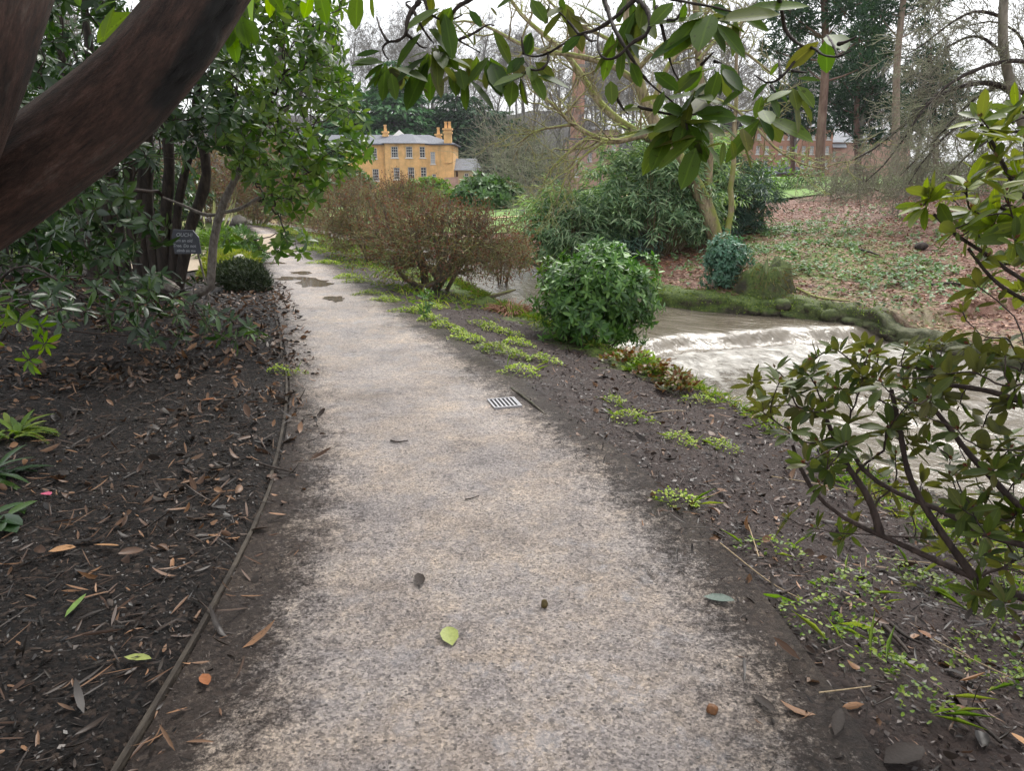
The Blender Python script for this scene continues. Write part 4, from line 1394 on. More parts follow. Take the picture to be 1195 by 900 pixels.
def needle_tree(name, loc, h, r_crown, mat, label, cat='tree', tiers=16, n=260, flat=.2, top=.15, base=.08, group=None, trunk='bark_dark', lw=(.9, .28), droop=.25):
    """conifer of drooping sprays on tiered boughs"""
    t = empty(name, loc, label, cat, group)
    loc = np.array(loc, float)
    P, D, N, bl = [], [], [], []
    for i in range(tiers):
        f = base + (1 - base) * (i + .5) / tiers
        z = h * f
        rr = r_crown * ((1 - f) ** .75 + top * (f < .95)) * rng.uniform(.75, 1.12)
        nb = max(5, int(11 * (1 - f) + 4))
        for b in range(nb):
            a = 2 * math.pi * (b + rng.random()) / nb
            L = rr * rng.uniform(.6, 1.1)
            d = np.array([math.cos(a), math.sin(a), -droop + rng.normal(0, .12)])
            p0 = loc + (0, 0, z)
            p1 = p0 + d * L + (0, 0, .06 * L)
            bl.append((np.array([p0, (p0 + p1) / 2 + (0, 0, .06 * L), p1]), np.array([.09, .05, .02])))
            m = max(6, int(n * L / r_crown / 3))
            tt = rng.random(m) ** .6
            side = np.array([-d[1], d[0], 0])
            off = rng.normal(0, .2, m) * L * (.25 + tt)
            q = p0 + (p1 - p0) * tt[:, None] + side * off[:, None] + np.array([0, 0, 1]) * (rng.normal(0, flat, m) - .05 * L * tt ** 2)[:, None]
            P.append(q)
            D.append(nrm(d + side * np.sign(off)[:, None] * .7 + rng.normal(0, .3, (m, 3)) + np.array([0, 0, -.25])))
            N.append(np.array([0, 0, 1]) + rng.normal(0, .45, (m, 3)))
    tubes('trunk', [(np.stack([loc + (0, 0, -.3), loc + (.1, 0, h * .5), loc + (0, 0, h)]), np.array([.03 * h, .018 * h, .03]))] + bl, M[trunk], t, 6)
    P, D, N = map(np.concatenate, (P, D, N))
    leaves('crown', P, D, N, rng.uniform(.6, 1.2, len(P)) * lw[0], lw[1], mat, t, 'fold', .3, .15)
    return t


def gz(x, y):
    return float(H(np.array([x]), np.array([y]))[0])


for (px, Y_, h, r, mt, lab, kw) in [
    (462, 138, 23, 13, 'cedar', 'broad dark cedar with layered drooping boughs behind the ochre house', dict(tiers=17, n=620, droop=.12, lw=(1.5, .5))),
    (408, 130, 20, 9.5, 'cedar', 'dark green cedar at the end of the ochre house behind the leafy rhododendron', dict(tiers=13, n=420, droop=.12, lw=(1.2, .42))),
    (534, 137, 18.5, 7.5, 'conifer', 'very dark yew standing right behind the tall house chimney', dict(tiers=14, n=520, droop=.05, lw=(1.1, .4), top=.35)),
    (566, 136, 15.5, 7.5, 'conifer', 'low dark yew behind the slate roof of the annexe', dict(tiers=12, n=520, droop=.05, lw=(1.1, .4), top=.4)),
    (600, 146, 13, 6, 'conifer', 'dark yew beyond the annexe half hidden by bare branches', dict(tiers=10, n=420, droop=.05, lw=(1.1, .4), top=.4)),
]:
    x = at(px, 180, Y_)[0]
    needle_tree('conifer_tree', (x, Y_, gz(x, Y_)), h, r, M[mt], lab, **kw)


def pine(px, py_b, px_t, py_t, Y_, r, clumps, mat, label, n=150):
    p0, p1 = at(px, py_b, Y_), at(px_t, py_t, Y_)
    d = (p1 - p0) / (p1[2] - p0[2])
    g = gz(p0[0], Y_) - .3
    b = p0 + d * (g - p0[2])
    t = empty('pine_tree', tuple(b), label, 'tree')
    k = np.linspace(0, 1, 12)
    P = b + (p1 - b) * k[:, None] + np.stack([.12 * np.sin(k * 7 + px), 0 * k, 0 * k], 1)
    tubes('trunk', [(P, r * (1.15 - .55 * k))], mat, t, 10)
    tips = []
    PP, DD, NN = [], [], []
    lines = []
    for cx, cy, cr, dy in clumps:
        c = at(cx, cy, Y_ + dy)
        rad = cr / FPX * Y_
        ax = P[np.argmin(np.abs(P[:, 2] - (c[2] - rad * .8)))]
        mid = (ax * .5 + c * .5) + (0, 0, -.05 * np.linalg.norm(c - ax))
        L = resample([ax, mid, c], n=6, smooth=1)
        lines.append((L, np.linspace(r * .28, .03, 6)))
        for _ in range(6):
            v = nrm(rng.normal(0, 1, 3)) * rad * rng.uniform(.5, 1) * (1, 1, .6)
            lines.append((resample([L[3], c, c + v], n=6, smooth=1), np.linspace(.05, .015, 6)))
        m = int(n * (cr / 20) ** 1.6)
        v = nrm(rng.normal(0, 1, (m, 3))) * (rng.random((m, 1)) ** .45) * rad * (1.15, 1.15, .62)
        v *= (.55 + .9 * fbm(v[:, 0] * 1.7 / rad + cx, v[:, 2] * 2.2 / rad + cy, 3, 3))[:, None]
        PP.append(c + v)
        DD.append(nrm(v) * .7 + rng.normal(0, .5, (m, 3)) + (0, 0, .25))
        NN.append(rng.normal(0, 1, (m, 3)) + (0, 0, .8))
    tubes('limb', lines, mat, t, 4)
    PP, DD, NN = map(np.concatenate, (PP, DD, NN))
    # each needle spray is a little fan
    k = 3
    PP = np.repeat(PP, k, 0)
    DD = nrm(np.repeat(nrm(DD), k, 0) + rng.normal(0, .45, PP.shape))
    NN = np.repeat(NN, k, 0) + rng.normal(0, .4, PP.shape)
    s = Y_ / 45
    leaves('crown', PP, DD, NN, rng.uniform(.35, .7, len(PP)) * s, .085 * s, M['pine'], t, 'fold', .2, .1)


pine(959, 200, 963, -60, 46, .26, [(930, 30, 26, 1), (985, 12, 26, -1), (1005, 45, 22, 1.5), (938, 75, 20, 2), (915, 8, 26, 0), (955, -15, 34, 1), (1012, 75, 16, 0), (905, 60, 18, 3), (1000, -25, 30, 0)],
     M['bark_pine'], 'tall pine with straight reddish trunk in front of the mill')
pine(1044, 160, 1057, -60, 52, .25, [(1025, 15, 22, 1), (1085, 0, 20, 1), (1075, 30, 9, 0), (1015, 40, 24, 2), (1060, -30, 30, 0), (1010, 0, 24, 3), (1030, 62, 16, 2)],
     M['bark_pine_pale'], 'tall pine with bare pale trunk above the low mill wing')
pine(1000, 190, 1003, 60, 62, .25, [(985, 95, 26, 0), (1020, 105, 24, 0), (1002, 70, 22, 1), (968, 118, 20, 2), (1032, 130, 20, 0), (1000, 130, 26, 1), (978, 145, 20, 2), (1015, 160, 16, 0)],
     M['bark_pine'], 'bushy dark pine between the red and the pale pine trunks')
pine(1092, 200, 1086, 55, 66, .25, [(1085, 62, 16, 0), (1072, 88, 20, 0), (1102, 86, 18, 1), (1090, 112, 26, 0), (1060, 120, 20, 2), (1120, 112, 16, 0), (1085, 140, 24, 0), (1062, 150, 18, 1), (1110, 145, 16, 1)],
     M['bark_pine'], 'cone-topped dark pine behind the pale pine trunk')
pine(925, 190, 927, 90, 70, .22, [(920, 115, 18, 0), (935, 128, 18, 0), (905, 130, 18, 1), (925, 100, 16, 0), (944, 148, 14, 0), (912, 145, 14, 1)],
     M['bark_pine'], 'small pine in front of the mill gable beside the red pine')
# ------------------------------------------------------------------ shrubs beyond the river


def leafy_bush(name, c, rad, n, L, mat, label, cat='bush', leaf_n=6, el=.35, seed=1, asp=.36, rough=.3, stems=9, zmin=-.55, inner=.35, tpl='fold', bark='bark_dark', group=None, droop=.12):
    c = np.array(c, float)
    t = empty(name, (c[0], c[1], gz(c[0], c[1])), label, cat, group)
    P, A = lump(c, rad, n, seed, rough, zmin)
    sh = rng.random(len(P)) < inner
    P[sh] = c + (P[sh] - c) * rng.uniform(.45, .9, (sh.sum(), 1))
    A = nrm(A + rng.normal(0, .3, A.shape) + (0, 0, .35))
    g = np.array([c[0], c[1], gz(c[0], c[1]) - .1])
    roots = []
    for i in range(stems):
        a = rng.uniform(0, 6.28)
        b = g + np.array([math.cos(a), math.sin(a), 0]) * rng.uniform(0, .25) * min(rad[:2])
        v = np.array([math.cos(a), math.sin(a), 0]) * np.asarray(rad) * rng.uniform(.1, .6)
        roots.append(resample([b, (b + c) / 2 + v * .4, c + v + (0, 0, rad[2] * .25)], n=7, smooth=1))
    sub = P[rng.permutation(len(P))[:min(len(P), 260)]]
    tubes('stem', grow(roots, sub, .004 * max(rad), .42, .3, 3, .1, rmax=.03 * max(rad)), M[bark], t, 5)
    p, d, nn, l, w = whorl(P, A, leaf_n, el, .3, .2, 0, .2, L, asp)
    leaves('foliage', p, d, nn, l, w, mat, t, tpl, .25, droop)
    return t


def bare_bush(name, c, rad, n, mat, label, cat='shrub', r_tip=.004, stems=8, seed=1, extra=3, spread=.35, twig=.35, bud=None, bud_l=.03, group=None, zmin=-.3, k=4, rmax=.06, root=None):
    """leafless shrub: a dense mesh of twigs"""
    c = np.array(c, float)
    b0 = np.array([c[0], c[1], gz(c[0], c[1])]) if root is None else np.array(root, float)
    t = empty(name, tuple(b0), label, cat, group)
    P, A = lump(c, rad, n, seed, .3, zmin)
    f = rng.random((len(P), 1)) ** .5
    P = c + (P - c) * (.35 + .65 * f)
    roots = []
    for i in range(stems):
        a = 2 * math.pi * (i + rng.random()) / stems
        v = np.array([math.cos(a), math.sin(a), 0]) * np.asarray(rad)
        s = b0 + v * spread * .35 * rng.random() + (0, 0, -.08)
        roots.append(resample([s, (s + c) / 2 + v * .18, c + v * rng.uniform(.2, .5) + (0, 0, rad[2] * rng.uniform(-.1, .3))], n=7, smooth=1))
    L = grow(roots, P, r_tip, .45, .35, k, .13, .12, rmax)
    # finest twigs
    m = len(P) * extra
    q = np.repeat(P, extra, 0) + rng.normal(0, .03, (m, 3)) * max(rad)
    dd = nrm(np.repeat(A, extra, 0) * .7 + rng.normal(0, .7, (m, 3)) + (0, 0, .25))
    ln = twig * rng.uniform(.4, 1.1, (m, 1))
    q2 = np.repeat(P, extra, 0) + dd * ln
    mid = (np.repeat(P, extra, 0) + q2) / 2 + rng.normal(0, .06, (m, 3)) * ln
    tw = [(np.array([a, b, d_]), np.array([r_tip * .8, r_tip * .62, r_tip * .35])) for a, b, d_ in zip(np.repeat(P, extra, 0), mid, q2)]
    tubes('branch', L, mat, t, 5)
    tubes('twig', tw, mat, t, 3)
    if bud is not None:
        bp = np.concatenate([q2] * 2 + [mid] * 1)
        bd = np.concatenate([dd] * 3) + rng.normal(0, .6, (len(bp), 3))
        leaves('foliage', bp, bd, rng.normal(0, 1, bp.shape), rng.uniform(.6, 1.3, len(bp)) * bud_l, bud_l * .45, bud, t, 'fold', .3, .1)
    return t


def ctr(px, py, Y_):
    return at(px, py, Y_)


# bamboo
def bamboo(name, c, rad, n, L, mat, label, seed):
    c = np.array(c, float)
    t = empty(name, (c[0], c[1], gz(c[0], c[1])), label, 'bamboo')
    P, A = lump(c, rad, n, seed, .75, -.75)
    sh = rng.random(len(P)) < .2
    P[sh] = c + (P[sh] - c) * rng.uniform(.6, .92, (sh.sum(), 1))
    k = 9
    m = len(P)
    a = rng.normal(0, 1.05, (m, k))
    out = nrm(A * (1, 1, .3) + (0, 0, .05))
    side = nrm(np.cross(out, [0, 0, 1.]))
    D = np.cos(a)[..., None] * out[:, None] * .75 + np.sin(a)[..., None] * side[:, None] + np.array([0, 0, -.34]) + rng.normal(0, .28, (m, k, 3))
    N = out[:, None] * .55 + np.array([0, 0, .8]) + rng.normal(0, .25, (m, k, 3))
    p = P[:, None] + rng.normal(0, .05, (m, k, 3)) * L * 4
    leaves('foliage', p.reshape(-1, 3), D.reshape(-1, 3), N.reshape(-1, 3), L * rng.uniform(.5, 1.15, m * k), L * .125, mat, t, 'fold', .3, .18)
    g = np.array([c[0], c[1], gz(c[0], c[1])])
    L_ = []
    for q in P[rng.permutation(m)[:170]]:
        b = g + (q - c) * (.55, .55, 0) * rng.uniform(.4, 1)
        b[2] = gz(b[0], b[1]) - .05
        L_.append((resample([b, (b * .45 + q * .55) + (0, 0, .12 * (q[2] - b[2])), q], n=7, smooth=1), np.linspace(.014, .004, 7)))
    tubes('cane', L_, M['bark_moss'], t, 4)
    return t


bamboo('bamboo_plant', ctr(764, 226, 18.6), (1.6, 1.3, 1.36), 1350, .29, M['bamboo'], 'large mounded grey-green bamboo beyond the river, above the rounded rhododendron', 3)
bamboo('bamboo_plant', ctr(668, 262, 18.2), (1.12, .9, .88), 800, .28, M['bamboo'], 'lower mound of pale bamboo leaning over the water beside the big one', 8)
bamboo('bamboo_plant', ctr(712, 284, 18.4), (1.2, .9, .5), 380, .26, M['bamboo_dark'], 'shaded skirt of bamboo drooping to the far bank', 14)
bamboo('bamboo_plant', ctr(852, 236, 20.4), (1.1, .9, 1.15), 700, .26, M['bamboo_dark'], 'dark upright bamboo clump behind the mossy tree trunks', 5)
bamboo('bamboo_plant', ctr(800, 208, 20.4), (1.5, .9, 1.2), 760, .28, M['bamboo'], 'tall bamboo clump between the mounded bamboo and the mossy trunks', 6)

leafy_bush('round_bush', ctr(568, 233, 50), (2.3, 2.0, 1.45), 800, .42, M['bush_far'], 'rounded green evergreen bush at the top of the lawn', 'bush', 6, seed=4, asp=.4)
leafy_bush('lime_bush', ctr(500, 226, 62), (2.0, 1.5, 1.2), 500, .42, M['bush_lime'], 'low lime-green bush in front of the ochre house', 'bush', 6, seed=6, asp=.4)
leafy_bush('evergreen_bush', ctr(470, 236, 58), (2.4, 1.6, 1.0), 300, .42, M['bush_lime'], 'pale green bush glimpsed over the azaleas below the house', 'bush', 6, seed=7, asp=.4)
leafy_bush('evergreen_bush', ctr(405, 222, 30), (1.1, .9, .9), 420, .2, M['bush_far'], 'pale green bush at the edge of the leafy rhododendron below the house', 'bush', 6, seed=9, asp=.4)
leafy_bush('rhododendron_shrub', ctr(846, 307, 13.4), (.42, .36, .50), 520, .085, M['rhodo_blue'], 'small blue-green rhododendron standing on the mossy river wall', 'shrub', 8, .25, seed=5, stems=6, zmin=-.95, rough=.5)
for (px, py, Y_, rd, n, mt, lab) in [
    (910, 218, 34, (1.8, 1.5, 1.5), 260, 'bush_lime', 'thin yellow-green shrub in front of the lowest mill windows'),
    (940, 222, 33, (1.2, 1.0, .9), 160, 'bush_far', 'small green shrub beside the yellow-green one below the mill'),
    (1100, 228, 27, (2.2, 1.4, 1.1), 420, 'bush_far', 'green shrub under the weeping grey tree at the top of the slope'),
    (1010, 226, 29, (1.5, 1.0, .7), 200, 'bush_far', 'low green shrub buried in the grey thicket on the slope')]:
    leafy_bush('shrub', ctr(px, py, Y_), rd, n, .16, M[mt], lab, 'shrub', 5, seed=px, asp=.4, stems=6)

# grey thickets of leafless shrubs
for (px, py, Y_, rd, n, lab) in [
    (985, 230, 27.5, (1.9, 1.3, .7), 170, 'grey leafless thicket below the reddish pine'),
    (1050, 222, 25.5, (2.1, 1.4, .95), 220, 'dense grey leafless thicket in the middle of the slope top'),
    (1120, 198, 24.0, (2.2, 1.5, 1.7), 280, 'tall grey leafless thicket above the leafy slope'),
    (1185, 190, 22.0, (1.9, 1.4, 1.9), 230, 'grey leafless thicket at the frame edge behind the yellow-green rhododendron'),
    (622, 212, 52, (3.0, 2.2, 3.2), 260, 'large grey leafless shrub before the square mill block'),
    (592, 188, 78, (4.6, 3, 4.6), 240, 'wide leafless thicket right of the annexe'),
    (640, 245, 40, (1.9, 1.2, .8), 140, 'brown leafless brush at the edge of the lawn')]:
    bare_bush('leafless_shrub', ctr(px, py, Y_), rd, n, M['bark_grey'], lab, 'thicket', r_tip=.0085 * Y_ / 25, stems=9, seed=px, extra=4, twig=.9 * Y_ / 25, zmin=-.8, rmax=.035 * Y_ / 25)

# weeping grey tree at the right edge
wt = empty('weeping_tree', (14.3, 20.5, gz(14.3, 20.5)), 'big grey leafless tree with arching boughs weeping down the slope', 'tree')
Yt = 20.5
tr = [np.array([14.5, Yt, gz(14.5, Yt) - .2])] + [ctr(px, py, Yt) for px, py in [(1190, 130), (1168, 60), (1172, -10), (1178, -110), (1175, -220)]]
tr = resample(tr, n=14, smooth=2)
bough_px = [[(1195, 150), (1250, 90), (1195, 66), (1140, 78), (1095, 105), (1068, 140), (1040, 185), (1010, 212)],
            [(1190, 120), (1170, 95), (1120, 98), (1080, 120), (1050, 150), (1015, 178), (985, 190)],
            [(1230, 140), (1195, 105), (1160, 98), (1130, 120), (1090, 165), (1050, 205)],
            [(1172, 20), (1140, 10), (1110, 25), (1080, 50), (1060, 62)],
            [(1168, 60), (1145, 40), (1120, 45), (1095, 62), (1080, 80)],
            [(1172, 0), (1200, -20), (1150, -40), (1110, -20), (1090, 10)],
            [(1180, 140), (1150, 130), (1110, 150), (1075, 190), (1060, 215)],
            [(1200, 90), (1195, 40), (1160, 22), (1130, 30)],
            [(1215, 160), (1180, 150), (1140, 170), (1100, 210)]]
bl = []
for j, b in enumerate(bough_px):
    pts = [ctr(px, py, Yt - .25 * i * (1 if j % 2 else .6) + (.6 * j % 1.5)) for i, (px, py) in enumerate(b)]
    Pb = resample(pts, n=14, smooth=2)
    bl.append((Pb, np.linspace(.085 if j < 3 else .05, .012, 14)))
tubes('trunk', [(tr, np.linspace(.14, .08, 14))], M['bark_grey'], wt, 10)
tubes('bough', bl, M['bark_dark'], wt, 7)
cfg = dict(levels=3, kids=[7, 4, 0], seg=[6, 4, 3], wob=[.14, .18, .22], trop=[-.06, -.05, -.03], lr=.5, rr=.65, ang=42, lo=[.15, .1, .1], taper=.45, rmin=.0062)
tw = []
for Pb, rb_ in bl + bl[:3]:
    for i in range(2, 14):
        for _ in range(1 if i % 3 else 2):
            o = [[], [], []]
            td = nrm(Pb[i] - Pb[i - 1])
            d = nrm(td + rng.normal(0, .6, 3) + (-.25, -.1, -.05))
            limbs(Pb[i], d, rng.uniform(.6, 1.5), min(rb_[i] * .5, .012), 0, cfg, o)
            tw += o[0] + o[1] + o[2]
tubes('twig', tw, M['bark_grey'], wt, 3)

# ------------------------------------------------------------------ mossy tree with several trunks
mt = empty('mossy_tree', tuple(np.array([4.85, 17.7, gz(4.85, 17.7)])), 'leaning mossy tree with forked trunk and yellow-green branches above the bamboo', 'tree')


def pxl(pts, Y_, n=14, dy=0.0):
    return resample([ctr(p[0], p[1], Y_ + dy * i / max(len(pts) - 1, 1) + (p[2] if len(p) > 2 else 0)) for i, p in enumerate(pts)], n=n, smooth=2)


Ym = 17.7
ttr = [(pxl([(838, 288), (834, 275), (826, 245), (812, 215), (795, 188), (775, 165), (755, 125), (742, 85), (734, 40), (728, -30)], Ym, 22), np.linspace(.20, .09, 22)),
       (pxl([(832, 262), (825, 235), (826, 205), (829, 170), (822, 120), (815, 70), (812, 10), (808, -60)], Ym + .3, 18), np.linspace(.12, .06, 18))]
tl = [(pxl([(800, 196), (790, 172), (770, 155), (745, 158), (722, 165), (705, 165), (690, 158), (668, 145), (655, 132), (642, 118), (625, 108)], Ym - .4, 22), np.linspace(.10, .03, 22)),
      (pxl([(782, 172), (750, 158), (720, 140), (695, 115), (678, 85), (660, 62), (640, 44), (610, 20), (590, -10)], Ym + .6, 18, 1.5), np.linspace(.11, .04, 18)),
      (pxl([(742, 95), (720, 78), (690, 68), (660, 62), (630, 60), (600, 48), (570, 30), (540, 22), (515, 30)], Ym + .2, 18, 1), np.linspace(.075, .02, 18)),
      (pxl([(760, 130), (775, 80), (800, 50), (840, 45), (870, 60), (900, 85)], Ym + .2, 12, 1), np.linspace(.07, .025, 12)),
      (pxl([(742, 85), (760, 60), (800, 35), (850, 10)], Ym, 10, -1), np.linspace(.06, .03, 10)),
      (pxl([(738, 60), (700, 40), (660, 20), (630, -10)], Ym, 10, 1), np.linspace(.05, .025, 10)),
      (pxl([(690, 158), (672, 170), (655, 185), (640, 200), (630, 225)], Ym - .4, 10), np.linspace(.04, .012, 10)),
      (pxl([(668, 145), (650, 148), (632, 150), (615, 158), (600, 172)], Ym - .4, 10), np.linspace(.035, .012, 10)),
      (pxl([(705, 165), (680, 182), (660, 205), (650, 235)], Ym - .4, 10, -.6), np.linspace(.035, .012, 10)),
      (pxl([(820, 110), (850, 120), (880, 145), (905, 175), (935, 192), (958, 196)], Ym - .3, 12, -1), np.linspace(.04, .015, 12)),
      (pxl([(815, 70), (840, 40), (865, 25), (900, 10)], Ym, 10, 1), np.linspace(.05, .025, 10))]
tubes('trunk', ttr, M['bark_moss'], mt, 12)
for a in tl:
    tubes('limb', [a], M['bark_moss'], mt, 8)
cfg = dict(levels=3, kids=[5, 3, 0], seg=[7, 5, 4], wob=[.2, .22, .24], trop=[.01, 0, 0], lr=.5, rr=.6, ang=48, lo=[.15, .1, .1], taper=.4, rmin=.0048)
tw = []
for Pb, rb_ in tl + [(ttr[0][0][11:], ttr[0][1][11:]), (ttr[1][0][9:], ttr[1][1][9:])]:
    n_ = len(Pb)
    for i in range(3, n_):
        for _ in range(1):
            o = [[], [], []]
            td = nrm(Pb[i] - Pb[i - 1])
            d = nrm(td * .7 + rng.normal(0, .7, 3))
            limbs(Pb[i], d, rng.uniform(.6, 1.6), min(rb_[i] * .6, .026), 0, cfg, o)
            tw += o[0] + o[1] + o[2]
tubes('twig', tw, M['bark_moss'], mt, 4)

st = empty('sapling', tuple(ctr(848, 268, 17.2)), 'thin wavy pale stem beside the forked mossy trunk', 'tree')
p = pxl([(848, 276), (850, 262), (855, 240), (851, 220), (857, 195), (855, 165), (860, 120), (858, 70), (866, 20)], 17.2, 18)
p[0][2] = gz(p[0][0], p[0][1]) - .05
tubes('trunk', [(p, np.linspace(.075, .03, 18))], M['bark_moss'], st, 8)
tw = []
for i in range(8, 18):
    o = [[], [], []]
    limbs(p[i], nrm(rng.normal(0, .6, 3) + (0, 0, .5)), rng.uniform(.6, 1.5), .014, 0, cfg, o)
    tw += o[0] + o[1] + o[2]
tubes('twig', tw, M['bark_grey'], st, 4)

# wooden gate by the bamboo
g0 = gp(870, 268, .1)
gt = empty('field_gate', (g0[0], g0[1], gz(g0[0], g0[1])), 'low weathered wooden rail fence beside the dark bamboo', 'fence')
a, b = at(858, 265, 20.6), at(888, 262, 20.9)
for q in (a, b, (a + b) / 2):
    z = gz(q[0], q[1])
    Geo().box(q[0] - .05, q[1] - .05, z - .1, q[0] + .05, q[1] + .05, z + .72).build('post', M['oldwood'], gt)
for h in (.62, .36):
    L = np.stack([a * (1 - t) + b * t for t in np.linspace(-.1, 1.1, 4)])
    L[:, 2] = [gz(q[0], q[1]) + h for q in L]
    L[:, 1] -= .075
    tubes('rail', [(L, np.full(4, .035))], M['oldwood'], gt, 4)

# estate railing on the lawn
fx = np.arange(-3.6, 4.2, .42)
fe = empty('estate_railing', (0, 30.5, gz(0, 30.5)), 'thin dark metal estate railing along the lawn', 'railing')
for x in fx:
    y = 30.6 + .1 * x
    z = gz(x, y) + .05
    Geo().box(x - .014, y - .014, z - .2, x + .014, y + .014, z + .68).build('post', M['fence'], fe)
for h in (.28, .64):
    L = np.stack([[x, 30.57 + .1 * x, gz(x, 30.6 + .1 * x) + .05 + h] for x in fx])
    tubes('rail', [(L, np.full(len(L), .010))], M['fence'], fe, 4)

# stump with fern and moss on the wall
sp_ = ctr(893, 350, 13.0)
sb = empty('mossy_stump', (sp_[0], sp_[1], gz(sp_[0], sp_[1])), 'ragged brown stump hung with moss on the river wall', 'stump')
n = 26
V, Q = [], []
for j, (r, z) in enumerate([(.42, -.4), (.40, .02), (.33, .22), (.29, .40), (.16, .48), (.02, .44)]):
    for i in range(n):
        a_ = 2 * math.pi * i / n
        rr = r * (1 + .55 * (fbm(np.array([math.cos(a_) * 2 + j * .3]), np.array([math.sin(a_) * 2]), 4, 5)[0] - .5) * 2)
        V.append((sp_[0] + rr * 1.15 * math.cos(a_), sp_[1] + rr * math.sin(a_), gz(sp_[0], sp_[1]) + z + (.10 * rng.normal() if j in (3, 4) else 0)))
for j in range(5):
    Q += [[j * n + i, j * n + (i + 1) % n, (j + 1) * n + (i + 1) % n, (j + 1) * n + i] for i in range(n)]
build('stump_body', V, Q, None, M['moss_wall'], sb)
m_ = 420
a_ = rng.uniform(0, 6.28, m_)
q = np.stack([sp_[0] + np.cos(a_) * rng.uniform(.2, .48, m_), sp_[1] + np.sin(a_) * rng.uniform(.2, .42, m_), gz(sp_[0], sp_[1]) + rng.uniform(-.1, .5, m_)], 1)
leaves('dead_fronds', q, np.stack([np.cos(a_) * .5, np.sin(a_) * .5, rng.uniform(-1.2, .4, m_)], 1), rng.normal(0, 1, (m_, 3)), rng.uniform(.08, .24, m_), .014, M['straw_moss'], sb, 'fold')

# things lying on the far slope
def tube_obj(name, pts, r, mat, label, cat, sides=7, n=12, taper=.5, group=None, parent=None):
    P = resample(pts, n=n, smooth=2)
    o = tubes(name, [(P, r * np.linspace(1, taper, n))], mat, parent, sides)
    if parent is None:
        tag(o, label, cat, group)
    return o


def gpts(pts, lift=.02):
    out = []
    for px, py in pts:
        d = ray(px, py)
        t = np.linspace(2.0, 45, 3000)
        P = np.array([0, 0, CAM_H]) + d[None] * t[:, None]
        z = Hn(P[:, 0], P[:, 1])
        i = int(np.argmax(P[:, 2] < z))
        out.append((P[i][0], P[i][1], z[i] + lift))
    return out


def gpt(px, py):
    """where the view ray meets the terrain"""
    return np.array(gpts([(px, py)], 0)[0])


tube_obj('fallen_branch', gpts([(930, 340), (950, 350), (968, 356), (990, 368)], .05), .03, M['bark_moss'], 'fallen branch lying on the leafy far bank above the wall', 'branch')
tube_obj('fallen_branch', gpts([(1003, 294), (1015, 297), (1026, 301)], .05), .03, M['bark_dark'], 'short dark stick on the far slope beside a green tuft', 'branch')
tube_obj('fallen_branch', gpts([(1085, 336), (1110, 333), (1145, 340)], .05), .025, M['bark_dark'], 'thin fallen branch on the red leaves behind the yellow-green rhododendron', 'branch')
lg = resample(gpts([(1068, 292.5), (1074, 291), (1083, 291)], .07), n=9, smooth=1)
tag(tubes('log', [(lg, np.array([.015, .06, .085, .09, .085, .09, .08, .055, .012]))], M['bark_dark'], None, 9), 'short dark log lying among red leaves on the slope', 'log')

# red leaf litter and ground cover on the far slope
def scatter(n, x0, x1, y0, y1, keep):
    x, y = rng.uniform(x0, x1, n), rng.uniform(y0, y1, n)
    k = keep(x, y)
    return x[k], y[k]


fx_, fy_ = scatter(95000, 1, 17, 9, 27, lambda x, y: (sdist(x, y, FAR) > .25) & (rng.random(len(x)) < .75))
m_ = len(fx_)
struct(leaves('leaf_litter', np.stack([fx_, fy_, Hn(fx_, fy_) + .012], 1), np.stack([rng.normal(0, 1, m_), rng.normal(0, 1, m_), rng.normal(0, .15, m_)], 1),
              rng.normal(0, .28, (m_, 3)) + (0, 0, 1), rng.uniform(.035, .085, m_), rng.uniform(.02, .045, m_), M['litter_red'], None, 'round', .25, rng.uniform(-.3, .3, m_)), 'stuff')


def cover_keep(x, y):
    f = sdist(x, y, FAR)
    w = .9 * np.exp(-((x - 6.5) / 2.0) ** 2 - ((y - 16.0) / 2.8) ** 2) + .22 * (fbm(x * .7, y * .7, 3, 12) > .58) + .6 * np.exp(-((x - 7.5) / 2.2) ** 2 - ((y - 19.5) / 2.0) ** 2) + .45 * np.exp(-((x - 8) / 1.6) ** 2 - ((y - 13) / 1.0) ** 2)
    return (f > .2) & (rng.random(len(x)) < w * (.12 + 1.5 * (fbm(x * 1.5, y * 1.5, 4, 13) > .48)))


fx_, fy_ = scatter(16000, 2, 16, 11, 25, cover_keep)
m_ = len(fx_)
p, d, nn, l, w = whorl(np.stack([fx_, fy_, Hn(fx_, fy_) + rng.uniform(.04, .11, m_)], 1), rng.normal(0, .2, (m_, 3)) + (0, 0, 1), 5, .2, .3, .25, 0, .3, .06, .6)
struct(leaves('ground_cover', p, d, nn, l, w, M['cover'], None, 'round', .2, .15), 'stuff')
# ------------------------------------------------------------------ near bank: azaleas, rhododendrons
def azalea(name, base_px, c_px, Y_, rad, n, label, seed, limbs_px=(), limb_r=.05, **kw):
    c = ctr(*c_px, Y_)
    b = gpt(*base_px)
    t = bare_bush(name, c, rad, n, M['bark_az'], label, 'azalea', seed=seed, bud=M['bud'], root=b, **kw)
    k = 0
    for L in limbs_px:
        pts = [ctr(p[0], p[1], Y_ + (p[2] if len(p) > 2 else 0)) for p in L]
        P = resample(pts, n=16, smooth=2)
        o = tubes('limb', [(P, limb_r * np.linspace(1, .35, 16) * (1 + .12 * rng.normal(0, 1, 16)))], M['bark_az'], t, 9)
    return t


